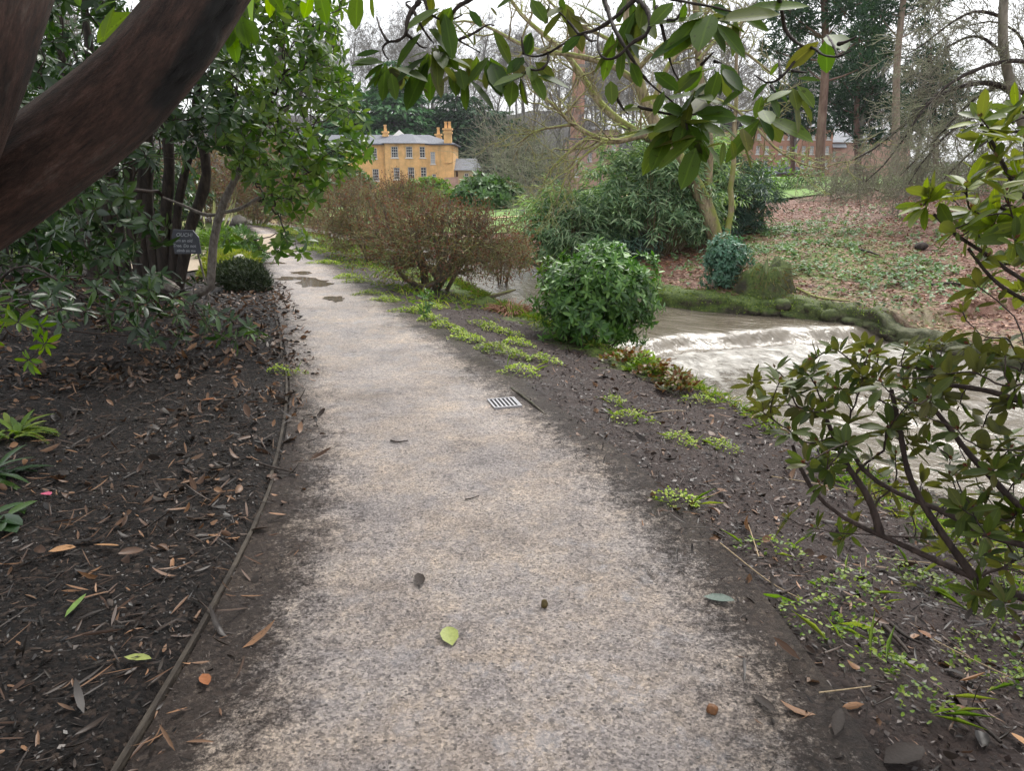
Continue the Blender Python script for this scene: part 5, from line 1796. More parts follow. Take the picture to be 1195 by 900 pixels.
azk = dict(r_tip=.0056, stems=10, extra=6, twig=.26, bud_l=.04, zmin=-.85, rmax=.035, spread=.5)
azl = azalea('azalea_shrub', (505, 338), (516, 285), 11.0, (1.26, .9, .58), 560, 'spreading leafless azalea with reddish buds and thick low mossy limb beside the river', 4,
             [[(483, 345), (497, 336), (512, 326), (530, 318), (552, 314)], [(512, 326), (500, 312), (482, 300), (462, 286), (452, 262), (449, 240)],
              [(530, 318), (545, 300), (562, 284), (572, 268), (588, 262)], [(530, 345), (548, 350), (575, 346), (602, 338)], [(497, 336), (478, 330), (464, 316), (457, 296)],
              [(530, 318), (536, 300), (530, 275), (540, 245)], [(512, 326), (514, 300), (505, 270), (498, 245)]], limb_r=.05, **azk)
azalea('azalea_shrub', (434, 306), (430, 262), 14.8, (1.1, .85, .74), 400, 'brown twiggy azalea with many upright stems between path and river', 7, **dict(azk, twig=.26))
azalea('azalea_shrub', (390, 290), (394, 243), 18.5, (1.15, .9, .9), 320, 'taller mossy azalea below the ochre house', 9, **dict(azk, twig=.32, r_tip=.0045))
azalea('azalea_shrub', (470, 290), (470, 240), 16.5, (.9, .8, .5), 260, 'pale brown azalea behind the reddish one', 12, **dict(azk, twig=.36, r_tip=.0045))
azalea('azalea_shrub', (585, 340), (590, 300), 12.2, (.45, .45, .36), 150, 'small reddish azalea leaning over the water', 15, **dict(azk, stems=5))
for (bx, cx, cy, Y_, rd, lab) in [((300, 262), 318, 222, 24, (1.6, 1.1, 1.25), 'brown twiggy azalea at the end of the path'), ((250, 270), 258, 222, 25, (1.7, 1.1, 1.4), 'brown twiggy azalea behind the bent stem'),
                                  ((205, 272), 205, 225, 24, (1.5, 1.1, 1.5), 'brown twiggy azalea behind the slate sign'), ((350, 268), 352, 228, 26, (1.2, 1.0, 1.0), 'brown twiggy azalea where the path bends away'),
                                  ((295, 250), 290, 200, 32, (2.6, 1.4, 2.2), 'far brown thicket beyond the bend of the path')]:
    azalea('azalea_shrub', bx, (cx, cy), Y_, rd, 320, lab, cx, **dict(azk, twig=.5, r_tip=.006, bud_l=.07, stems=8))

leafy_bush('rhododendron_shrub', ctr(696, 352, 8.2), (.66, .6, .57), 900, .088, M['rhodo_mid'], 'dense rounded rhododendron with fresh green leaves on the river bank', 'rhododendron', 9, .12, seed=2, asp=.30, rough=.5, zmin=-.8, tpl='full', inner=.25)
leafy_bush('rhododendron_shrub', ctr(640, 335, 8.9), (.17, .17, .36), 26, .10, M['rhodo_light'], 'thin straggling rhododendron beside the rounded one', 'rhododendron', 6, .2, seed=3, tpl='full', stems=3)
leafy_bush('rhododendron_shrub', gpt(497, 380) + (0, 0, .22), (.10, .10, .16), 12, .06, M['bush_far'], 'tiny bare-stemmed shrub on the verge before the azalea', 'shrub', 5, .2, seed=3, stems=5, tpl='full')

# ------------------------------------------------------------------ left side under the rhododendrons


def poly_pts(poly, n):
    poly = np.asarray(poly, float)
    lo, hi = poly.min(0), poly.max(0)
    out = []
    while len(out) < n:
        p = rng.uniform(lo, hi, (n * 3, 2))
        ins = np.zeros(len(p), bool)
        j = len(poly) - 1
        for i in range(len(poly)):
            (xi, yi), (xj, yj) = poly[i], poly[j]
            c = ((yi > p[:, 1]) != (yj > p[:, 1])) & (p[:, 0] < (xj - xi) * (p[:, 1] - yi) / (yj - yi + 1e-9) + xi)
            ins ^= c
            j = i
        out += list(p[ins])
    return np.array(out[:n])


def rhodo_tree(name, stems_px, Y_, regions, L, mat, label, bark='bark_dark', r0=.08, leaf_n=8, el=.1, loc=None, asp=.34, r_tip=.003, sides=9, extra_roots=(), tpl='full', spread=(0, 0, .25), droop=.14, arm=1.0):
    """stems (traced where they stand), a crown of whorled leaves filling the given regions at the given depths"""
    roots = []
    for s in stems_px:
        pts = [ctr(p[0], p[1], Y_ + (p[2] if len(p) > 2 else 0)) for p in s]
        roots.append(resample(pts, n=16, smooth=2))
    roots += list(extra_roots)
    base = np.array(loc if loc is not None else roots[0][0])
    t = empty(name, tuple(base), label, 'rhododendron')
    tips = []
    for poly, n, ya, yb in regions:
        for px, py in poly_pts(poly, n):
            tips.append(ctr(px, py, rng.uniform(ya, yb)))
    tips = np.array(tips)
    tips = tips[tips[:, 2] > Hn(tips[:, 0], tips[:, 1]) + .06]
    Lns = grow(roots, tips, r_tip, .42, .28, 5, .16, -.02)
    nr = len(roots)
    for i, r in enumerate(roots):
        rr = np.maximum(Lns[i][1] * (1 if i == 0 or arm == 1 else .7), r0 * np.linspace(1, .45, len(r)) * (1 if i == 0 else arm) * (1 if i < len(stems_px) else .6))
        tubes('stem', [(r, rr * (1 + .07 * rng.normal(0, 1, len(r))))], M[bark], t, sides)
    tubes('branch', [(q_, w_ * .7) for q_, w_ in Lns[:nr]] + Lns[nr:], M['bark_twig'] if bark == 'bark_dark' else M['bark_dark'], t, 5)
    A = np.array([nrm(l[0][-1] - l[0][-2]) for l in Lns[nr:]])
    C = np.array([l[0][-1] for l in Lns[nr:]])
    p, d, nn, l, w = whorl(C, nrm(A + np.array(spread) + rng.normal(0, .15, A.shape)), leaf_n, el, .3, .14, .005, .18, L, asp)
    leaves('foliage', p, d, nn, l, w, mat, t, tpl, .25, droop)
    return t


# many-stemmed dark one
rhodo_tree('rhododendron_tree', [
    [(196, 345), (190, 320), (192, 260), (200, 190), (190, 110), (205, 20), (210, -60)],
    [(170, 345), (160, 300), (150, 240), (152, 180), (130, 90), (120, 0)],
    [(205, 345), (215, 300), (222, 262), (238, 225), (243, 190), (225, 130), (240, 60)],
    [(185, 348), (180, 300), (170, 230), (175, 170), (165, 90), (170, 0)],
    [(115, 340), (105, 290), (92, 240), (95, 190), (75, 110), (70, 20)],
    [(140, 345), (128, 290), (128, 240), (118, 190), (110, 100), (95, -20)],
    [(178, 346), (168, 300), (163, 250), (168, 190), (180, 120), (188, 60)], [(205, 346), (203, 300), (206, 255), (212, 215), (225, 170)], [(152, 346), (143, 300), (138, 255), (130, 215), (140, 150)]],
    9.4, [([(0, 0), (250, -30), (290, 60), (270, 130), (230, 150), (200, 180), (120, 250), (60, 240), (0, 180)], 400, 6.5, 10.5),
          ([(60, 250), (130, 225), (215, 240), (185, 300), (120, 335), (40, 325)], 62, 5.6, 7.6),
          ([(-180, -60), (60, -60), (60, 200), (-180, 260)], 220, 5.5, 10.0),
          ([(190, 120), (290, 110), (270, 170), (215, 190)], 40, 6.3, 8.4),
          ([(-50, -200), (300, -200), (300, -20), (-50, -20)], 130, 6.0, 9.6)],
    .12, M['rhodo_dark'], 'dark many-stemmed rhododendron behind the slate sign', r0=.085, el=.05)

# the one with the slim bent stem and lit leaves over the path
rhodo_tree('rhododendron_tree', [
    [(178, 322), (200, 335), (222, 346), (240, 346), (248, 332), (247, 305), (250, 275), (256, 250), (264, 228), (285, 190), (305, 140), (325, 80), (335, 20)],
    [(256, 250), (240, 252), (215, 240), (190, 230)],
    [(258, 248), (280, 245), (305, 228), (335, 215), (370, 195)],
    [(285, 190), (272, 160), (276, 110), (280, 50), (283, 0)],
    [(300, 150), (335, 130), (365, 90), (390, 50)]],
    8.9, [([(245, 10), (330, -20), (395, 20), (408, 90), (425, 130), (436, 178), (395, 215), (350, 242), (312, 240), (272, 205), (248, 150)], 540, 7.0, 9.9),
          ([(250, 130), (330, 130), (400, 180), (370, 235), (310, 235), (270, 200)], 45, 6.6, 8.2),
          ([(318, 240), (362, 240), (362, 285), (340, 310), (325, 290)], 18, 7.2, 9.2),
          ([(262, 274), (335, 280), (330, 300), (266, 296)], 9, 6.8, 7.5),
          ([(260, -180), (430, -160), (400, 10), (260, 10)], 110, 7, 9.8)],
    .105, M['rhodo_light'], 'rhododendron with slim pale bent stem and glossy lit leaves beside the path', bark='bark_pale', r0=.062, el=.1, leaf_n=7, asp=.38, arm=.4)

for (x_, y_, rd, n_, lab) in [(-8.6, 12.5, (1.7, 1.2, 1.6), 520, 'dark evergreen rhododendron mass behind the leaning trunk'), (-6.6, 10.6, (1.2, .9, 1.1), 380, 'shaded evergreen shrub behind the dark stems'), (-11.5, 14.5, (2.2, 1.5, 2.4), 520, 'tall shaded evergreen shrub deep behind the leaning trunk'),
                              (-7.6, 15.8, (1.3, 1.0, 1.3), 330, 'evergreen shrub beyond the side path behind the slate sign'),
                              (-12.5, 8.5, (2.0, 1.6, 1.8), 300, 'evergreen shrub far out on the shaded bed'), (-15, 19, (3.2, 2.0, 3.0), 420, 'broad evergreen shrub deep in the shaded garden'),
                              (-9.6, 17.0, (2.6, 1.5, 3.2), 800, 'tall dark evergreen rhododendron closing the view behind the dark stems')]:
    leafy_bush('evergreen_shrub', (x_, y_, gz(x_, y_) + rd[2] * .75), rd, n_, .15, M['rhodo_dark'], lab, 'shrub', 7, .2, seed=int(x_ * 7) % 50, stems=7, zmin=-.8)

# low suckers in front
low = gpt(110, 372)
rr = [resample([low + o, low + o * 2 + (0, 0, .15), low + o * 5 + (0, 0, .3)], n=8, smooth=1) for o in (np.array([.12, -.02, 0]), np.array([-.12, 0, 0]), np.array([.05, -.12, 0]), np.array([.2, .05, 0]))]
rr += [pxl([(-20, 345), (0, 325), (25, 306), (55, 318), (85, 340), (118, 352), (128, 390)], 5.2, 12)]
rhodo_tree('rhododendron_shrub', [], 5.5, [([(100, 330), (200, 310), (300, 360), (318, 400), (270, 415), (190, 405), (110, 380)], 52, 4.9, 6.6), ([(130, 320), (195, 310), (190, 345), (150, 350)], 14, 6.2, 7.4),
                                             ([(0, 330), (80, 320), (120, 370), (60, 390), (0, 380)], 20, 4.6, 5.6)],
           .105, M['rhodo_dark'], 'straggling low rhododendron shoots over the leaf litter', loc=low, extra_roots=rr, r0=.018, el=.15, leaf_n=7, asp=.30, spread=(0, 0, .5))
low = gpt(-30, 430)
rr = [resample([low, low + (.1, 0, .2), low + (.25, .02, .35)], n=8, smooth=1), resample([low, low + (0, .1, .25), low + (.1, .2, .5)], n=8, smooth=1)]
rhodo_tree('rhododendron_shrub', [], 4, [([(-40, 340), (40, 360), (58, 400), (30, 425), (-40, 425)], 10, 3.6, 4.4)], .085, M['rhodo_pale'], 'bright yellow-green rhododendron shoot at the frame edge', loc=low, extra_roots=rr, r0=.012, el=.2, leaf_n=7, asp=.32, spread=(0, 0, .5))
for k_, (bx, by, n_, lab) in enumerate([(20, 510, 26, 'clump of bright green strap leaves and fern on the leaf litter'), (-8, 560, 20, 'dark green broad strap leaves drooping onto bare mulch at the frame edge'), (5, 610, 7, 'two broad grey-green leaves lying on the mulch')]):
    b = gpt(bx, by)
    t = empty('leafy_plant', tuple(b), lab, 'plant')
    a_ = rng.uniform(0, 6.28, n_)
    e_ = rng.uniform(.15, .9, n_) * (1 if k_ < 2 else .3)
    D = np.stack([np.cos(a_) * np.cos(e_), np.sin(a_) * np.cos(e_), np.sin(e_)], 1)
    N = np.stack([-np.cos(a_) * np.sin(e_), -np.sin(a_) * np.sin(e_), np.cos(e_)], 1)
    P = b + np.stack([rng.normal(0, .04, n_), rng.normal(0, .04, n_), np.full(n_, .015)], 1)
    leaves('foliage', P, D, N, rng.uniform(.13, .27, n_), rng.uniform(.022, .045, n_) * (1 + .7 * (k_ == 2)), M['weed'] if k_ == 0 else M['rhodo_dark'], t, 'full', .3, .45 if k_ < 2 else .1)
    if k_ == 0:
        # fern fronds
        P, D, N, L = [], [], [], []
        for j in range(7):
            aa = rng.uniform(-.6, 1.2)
            d = np.array([math.cos(aa), math.sin(aa) * .8, 0])
            for q in np.linspace(.05, 1, 26):
                p = b + (.03, -.05, .02) + d * .24 * q + np.array([0, 0, .12 * q - .14 * q * q])
                for s in (-1, 1):
                    P.append(p)
                    D.append(np.array([-d[1], d[0], 0]) * s + d * .5 + (0, 0, .1))
                    N.append((0, 0, 1))
                    L.append(.055 * (1 - q * .8))
        leaves('frond', np.array(P), np.array(D), np.array(N) + rng.normal(0, .1, (len(P), 3)), np.array(L), .012, M['weed'], t, 'fold')

# big leaning trunk right beside the camera


def knobbly(name, P, r, mat, parent, sides=64, n=220, amp=.07, seed=1, knot=None, hollow=None):
    P = np.asarray(P, float)
    q = np.concatenate([P, np.asarray(r, float)[:, None]], 1)
    q = resample(q, n=n, smooth=3)
    P, r = q[:, :3], q[:, 3]
    T = nrm(np.gradient(P, axis=0))
    B = nrm(np.cross(T, [[0, 1., 0.05]]))
    N = np.cross(B, T)
    a = np.arange(sides) * 2 * math.pi / sides
    s = np.concatenate([[0], np.cumsum(np.linalg.norm(np.diff(P, axis=0), axis=1))])
    A, S = np.meshgrid(a, s)
    f = 1 + amp * (2 * fbm(np.cos(A) * 1.3 + S * 3 + seed, np.sin(A) * 1.3 + S * 2.2, 4, seed) - 1) + .5 * amp * np.cos(2 * A + S * 4)
    f += .05 * (fbm(np.cos(A) * 6 + seed, np.sin(A) * 6 + S * 9, 3, seed + 3) - .5)
    if knot:
        for (ks, ka, ws, wa, h) in knot:
            da = np.angle(np.exp(1j * (A - ka)))
            f += h * np.exp(-((S - ks) / ws) ** 2 - (da / wa) ** 2) * (.6 + .9 * fbm(A * 5, S * 25, 4, 9))
    V = P[:, None] + (r[:, None] * f)[..., None] * (np.cos(A)[..., None] * N[:, None] + np.sin(A)[..., None] * B[:, None])
    hol = np.zeros(A.shape)
    if hollow is not None:
        hl = resample(hollow, n=24, smooth=1)
        dmin = np.min(np.linalg.norm(V[:, :, None] - hl[None, None], axis=-1), axis=-1)
        hol = np.exp(-(dmin / .052) ** 2)
        f = f - hol * (.16 + .3 * (fbm(A * 7, S * 30, 4, 9) - .5))
        V = P[:, None] + (r[:, None] * f)[..., None] * (np.cos(A)[..., None] * N[:, None] + np.sin(A)[..., None] * B[:, None])
    idx = np.arange(n * sides).reshape(n, sides)
    j = (np.arange(sides) + 1) % sides
    Q = np.stack([idx[:-1], idx[:-1][:, j], idx[1:][:, j], idx[1:]], -1).reshape(-1, 4)
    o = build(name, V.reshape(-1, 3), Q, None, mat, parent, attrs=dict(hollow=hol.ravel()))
    bk = o.data.attributes.new('bk', 'FLOAT_VECTOR', 'POINT')
    bk.data.foreach_set('vector', np.stack([np.cos(A) * .1, np.sin(A) * .1, S * .32 + seed], -1).astype(np.float32).ravel())
    return o


tb = np.array([-1.95, 1.25, 0.0])
lt = empty('rhododendron_tree', tuple(tb), 'thick reddish-brown rhododendron trunks leaning across the picture from the bank, with leafy crown', 'rhododendron')
main = [tb + (0, 0, -.15), tb + (.08, .03, .35), tb + (.25, .1, .85), at(-150, 330, 1.46), at(-60, 262, 1.50), at(55, 183, 1.55), at(150, 108, 1.6), at(208, 40, 1.66), at(262, -45, 1.75), at(330, -140, 1.9), at(420, -240, 2.1)]
knobbly('trunk', main, [.17, .14, .115, .094, .088, .083, .081, .082, .08, .07, .05], M['bark_red'], lt, hollow=[at(278, 5, 1.66), at(250, 50, 1.62), at(228, 92, 1.59), at(205, 122, 1.57)])
sec = [tb + (.1, .05, .45), tb + (.28, .08, .95), at(-110, 250, 1.36), at(-68, 175, 1.36), at(-42, 100, 1.38), at(-14, 5, 1.42), at(20, -90, 1.5), at(80, -200, 1.65)]
knobbly('trunk', sec, [.11, .10, .088, .083, .084, .086, .08, .06], M['bark_red'], lt, seed=5)


def leaf_list(items, Y_, jit=.12, wf=.36):
    """leaves given by the ends of each (base, tip), hung at their own depths"""
    P, D, N, L, W = [], [], [], [], []
    for it in items:
        x0, y0, x1, y1 = it[:4]
        w = it[4] if len(it) > 4 else wf
        ya = Y_(x0, y0) if callable(Y_) else Y_
        a = at(x0, y0, ya)
        b = at(x1, y1, ya + rng.normal(0, .035))
        d = b - a
        l = np.linalg.norm(d)
        P.append(a)
        D.append(d / l)
        N.append(np.array([rng.normal(0, .45), -.9 + rng.normal(0, .25), .75 + rng.normal(0, .25)]))
        L.append(l)
        W.append(l * w * 1.08)
    return map(np.array, (P, D, N, L, W))


c1 = [(410, 0, 330, 30, .45), (460, 40, 330, 140, .5), (400, 20, 352, 125, .35), (890, -60, 868, 88, .55), (955, -40, 935, 60, .5), (980, -60, 1070, 0, .5), (1085, -30, 1058, 62, .5), (1112, -40, 1138, 78, .4),
      (780, 80, 755, 172, .45), (810, 100, 822, 218, .5), (850, 60, 893, 152, .5), (826, 70, 790, 165, .5), (930, -50, 985, 38, .4), (270, -40, 275, 15, .4), (1000, -70, 985, -5, .5), (840, 50, 862, 160, .42)]
it = [(x0 / 2.99, y0 / 2.99, x1 / 2.99, y1 / 2.99, w) for x0, y0, x1, y1, w in c1]
P, D, N, L, W = leaf_list(it, lambda x, y: 1.72 + .0012 * x)
leaves('foliage', P, D, N, L, W, M['rhodo_pale'], lt, 'full', .2, .08)
# crown over the path and bed
m_ = 1300
cx_ = rng.uniform(-5.5, 0.3, m_)
cy_ = rng.uniform(-1.2, 7.6, m_)
cz_ = np.maximum(2.55 + .15 * rng.random(m_), 1.6 + .235 * np.maximum(cy_, 0) + .35) + rng.random(m_) ** 1.5 * 1.1
kp = rng.random(m_) < np.where(cx_ < -.9 - .22 * np.maximum(cy_ - 2, 0), 1.0, .22)
tips = np.stack([cx_, cy_, cz_], 1)[kp]
Lns = grow([np.array(main[6:]), np.array(sec[4:]), resample([main[-1], main[-1] + (.1, 1.0, .6), main[-1] + (-.3, 2.4, .9)], n=6, smooth=1), resample([sec[-1], sec[-1] + (-.6, .8, .6), sec[-1] + (-1.3, 2.5, .9)], n=6, smooth=1)], tips, .0035, .42, .3, 4, .1)
tubes('branch', [(q_, w_ * .6) for q_, w_ in Lns[:2]] + Lns[2:], M['bark_dark'], lt, 5)
A = np.array([nrm(l[0][-1] - l[0][-2]) for l in Lns[4:]])
C = np.array([l[0][-1] for l in Lns[4:]])
p, d, nn, l, w = whorl(C, A + (0, 0, .3), 9, .0, .3, .14, .01, .15, .16, .36)
leaves('foliage', p, d, nn, l, w, M['rhodo_big'], lt, 'full', .25, .12)

# ------------------------------------------------------------------ rhododendron branch hanging in from above


def k6(u, v):
    return 400 + u / 5.43, v / 5.43


def k7(u, v):
    return 600 + u / 5.43, v / 5.43


def k4(u, v):
    return 800 + u / 4.5, v / 4.5


oh = empty('rhododendron_tree', tuple(at(900, -140, 1.9)), 'rhododendron branches with large drooping leaves hanging against the sky', 'rhododendron')
tw6 = [[(490, 0), (440, 60), (405, 130), (405, 215), (350, 260), (285, 260), (250, 300), (260, 340), (290, 375)], [(285, 260), (240, 190), (215, 105)], [(440, 60), (390, 15), (430, 5)],
       [(450, 70), (490, 150), (540, 230), (580, 275)], [(405, 215), (450, 250), (500, 300), (535, 300)], [(900, -60), (800, 0), (720, 40), (680, 120), (655, 165), (720, 245), (800, 290), (870, 330)],
       [(500, -40), (520, 0), (540, 80), (620, 125), (680, 130), (760, 90)], [(740, 245), (800, 225), (860, 190), (920, 150), (960, 160)], [(560, -120), (490, 0)]]
tw7 = [[(830, -90), (760, 0), (640, 110), (520, 190), (410, 215), (290, 290), (210, 340), (130, 360), (60, 340)], [(410, 215), (350, 140), (290, 75), (260, 60)],
       [(760, -20), (860, 70), (860, 210), (740, 270), (670, 350), (600, 380), (540, 350), (525, 250), (550, 160)], [(560, -60), (580, 20), (620, 150), (680, 260), (760, 390), (830, 500), (920, 580), (980, 620), (1060, 700), (1090, 760)],
       [(900, 40), (930, 140), (960, 270), (1000, 430), (1040, 500)], [(215, 340), (220, 390), (170, 445), (100, 440), (70, 390)], [(100, 440), (0, 500), (-40, 470)], [(650, 620), (690, 690), (720, 720)],
       [(450, 220), (480, 260), (520, 255)], [(970, 130), (1030, 125), (1050, 80)], [(60, 340), (45, 230)]]
tw4 = [[(480, -60), (510, 75), (520, 160), (600, 240), (680, 250), (720, 290), (800, 300), (870, 265)], [(740, 190), (790, 260), (800, 300)], [(800, 230), (840, 220), (900, 190)],
       [(600, 250), (560, 350), (450, 450), (360, 390)], [(560, 370), (640, 380)], [(500, 400), (490, 310)], [(450, 450), (470, 480)], [(-120, -20), (0, 10), (130, 30), (250, 60)], [(-250, 560), (-60, 605), (0, 600), (60, 600)],
       [(80, 340), (150, 270)], [(150, 320), (190, 330)], [(0, 620), (10, 680)]]
dep = lambda x, y: 1.95 - .0007 * (x - 400) + .10 * math.sin(x * .021 + y * .03)
lines = []
for f_, tws in ((k6, tw6), (k7, tw7), (k4, tw4)):
    for tw_ in tws:
        pts = [at(*f_(*q), dep(*f_(*q))) for q in tw_]
        ln = len(tw_)
        P = resample(pts, n=4 * ln, smooth=1)
        r = np.linspace(.0058 if ln > 6 else .0040, .0015, len(P)) * (1 + .14 * rng.normal(0, 1, len(P)).clip(-1.5, 2))
        lines.append((P, r))
# the boughs above that carry them
top = at(900, -140, 1.9)
for q, e in (((490, -12), k6), ((900, -60), k6), ((830, -90), k7), ((560, -60), k7), ((480, -60), k4), ((-120, -20), k4), ((500, -40), k6), ((560, -120), k6)):
    x, y = e(*q)
    p = at(x, y, dep(x, y))
    lines.append((resample([top + (0, .1, .35), (top + p) / 2 + (0, .05, .3), p], n=10, smooth=2), np.linspace(.016, .0075, 10)))
tubes('branch', lines, M['bark_dark'], oh, 7)
tubes('bough', [(resample([top + (1.3, -.2, .9), top + (.6, 0, .6), top + (0, .1, .35)], n=8, smooth=1), np.linspace(.05, .018, 8))], M['bark_dark'], oh, 9)
L6 = [(95, -60, 80, 187, .5), (185, -40, 195, 118, .42), (560, -40, 560, 86, .6), (690, 40, 630, 188, .55), (800, 60, 882, 167, .42), (505, 200, 335, 422, .46), (540, 180, 705, 335, .42), (235, 320, 85, 346, .25),
      (235, 400, 72, 382, .42), (262, 400, 135, 507, .42), (270, 395, 255, 640, .34), (310, 420, 372, 562, .36), (320, 390, 422, 517, .22), (245, 410, 200, 552, .34), (410, 390, 492, 442, .45), (522, 460, 420, 512, .45),
      (540, 330, 508, 482, .42), (560, 450, 545, 642, .5), (585, 285, 612, 532, .33), (600, 280, 742, 442, .42), (690, 430, 722, 605, .42), (742, 430, 770, 562, .42), (750, 370, 812, 432, .5), (782, 420, 812, 522, .42),
      (850, 350, 840, 512, .4), (950, 190, 1082, 412, .36), (897, 360, 1012, 612, .34), (930, 360, 1065, 560, .36), (1078, 510, 1060, 662, .5), (1128, 490, 1160, 667, .32), (1150, 360, 1040, 462, .45), (1105, 420, 1132, 482, .5),
      (1195, 200, 1160, 352, .42), (1110, -30, 968, 42, .4), (935, 40, 976, 97, .3), (740, 30, 752, 95, .3), (830, 200, 832, 285, .3), (850, 275, 890, 290, .4), (600, 300, 640, 420, .4), (560, 300, 690, 420, .42)]
L7 = [(105, -10, 200, 138, .5), (235, 0, 195, 135, .5), (290, -20, 320, 62, .5), (360, 100, 467, 150, .42), (422, 225, 298, 330, .38), (480, 110, 542, 142, .4), (110, 200, 85, 352, .5), (225, 285, 150, 332, .5), (60, 360, 0, 442, .5),
      (130, 390, 267, 518, .46), (110, 410, 115, 507, .45), (38, 490, 67, 668, .28), (625, 195, 568, 515, .28), (660, 220, 752, 434, .38), (700, 210, 803, 364, .38), (738, 390, 803, 552, .42), (612, 510, 622, 655, .45),
      (700, -20, 670, 142, .4), (750, 10, 762, 172, .45), (822, 0, 800, 172, .42), (880, -20, 890, 72, .45), (555, -20, 580, 62, .45), (1010, 10, 862, 155, .48), (1085, 10, 1060, 142, .32), (1150, -20, 1195, 105, .5),
      (1190, 108, 945, 372, .36), (885, 455, 1042, 572, .42), (1195, 430, 1005, 592, .42), (965, 600, 805, 642, .42), (950, 575, 885, 720, .3), (860, 690, 700, 680, .35), (690, 690, 760, 660, .35), (690, 700, 800, 690, .4)]
L4 = [(290, 55, 665, -5, .2), (130, 40, 242, 62, .45), (92, 82, -5, 252, .42), (100, 72, 212, 275, .42), (258, 82, 252, 302, .42), (290, 80, 437, 160, .42), (95, 60, 18, 102, .4), (188, 330, 282, 485, .46), (150, 360, 190, 505, .45),
      (90, 390, 142, 505, .45), (85, 342, -5, 490, .42), (25, 502, 185, 500, .42), (312, 470, 178, 552, .42), (50, 600, 277, 608, .44), (258, 618, 415, 662, .46), (168, 640, 282, 742, .5), (10, 645, 110, 852, .42), (60, 648, 130, 742, .45),
      (280, 700, 352, 880, .36), (388, 598, 460, 742, .45), (435, 430, 345, 525, .42), (402, 500, 368, 622, .4), (438, 498, 502, 617, .55), (468, 460, 542, 535, .25), (560, 458, 592, 572, .45), (585, 448, 682, 557, .5), (585, 408, 708, 415, .22),
      (702, 215, 525, 362, .36), (742, 195, 738, 392, .42), (748, 180, 842, 252, .45), (300, 670, 330, 792, .5), (240, 735, 262, 835, .4), (202, 740, 190, 862, .2), (215, 752, 112, 762, .25), (-20, 640, -110, 760, .45), (-10, 610, -170, 690, .4),
      (0, 590, -120, 560, .42), (-5, 640, -40, 800, .42), (-10, 580, 60, 480, .45), (20, 600, -60, 720, .42), (495, 320, 440, 395, .3)]
it = [(*k6(*q[:2]), *k6(*q[2:4]), q[4]) for q in L6] + [(*k7(*q[:2]), *k7(*q[2:4]), q[4]) for q in L7] + [(*k4(*q[:2]), *k4(*q[2:4]), q[4]) for q in L4]
P, D, N, L, W = leaf_list(it, dep)
hubs = [(k4(0, 605), 10, .105, -.1), (k4(140, 55), 8, .10, -.2), (k4(30, 490), 6, .085, -.2), (k6(290, 385), 6, .085, -.6), (k6(560, 300), 7, .095, -.7), (k6(760, 420), 5, .085, -.7), (k7(780, 10), 6, .09, -.8), (k7(690, 205), 4, .09, -.9),
        (k4(400, 560), 6, .085, -.6), (k4(180, 340), 6, .09, -.5), (k4(-70, 640), 7, .105, -.6), (k7(330, -10), 5, .09, -.7), (k6(940, 330), 5, .09, -.7), (k6(640, 30), 5, .085, -.6), (k7(100, 430), 5, .085, -.6), (k4(590, 440), 4, .075, -.6), (k4(80, 700), 6, .095, -.7)]
for (hx, hy), hn, hl, he in hubs:
    c_ = at(hx, hy, dep(hx, hy))[None]
    p2, d2, n2, l2, w2 = whorl(c_, np.array([[rng.normal(0, .2), -.35, .9]]), hn, he, .28, .12, .01, .18, hl, .4)
    P, D, N, L, W = (np.concatenate(z) for z in ((P, p2), (D, d2), (N, n2), (L, l2), (W, w2)))
leaves('foliage', P, D, N, L, W, M['rhodo_big'], oh, 'full', .22, rng.uniform(.0, .1, len(P)))

# ------------------------------------------------------------------ rhododendrons on the right, close to the camera


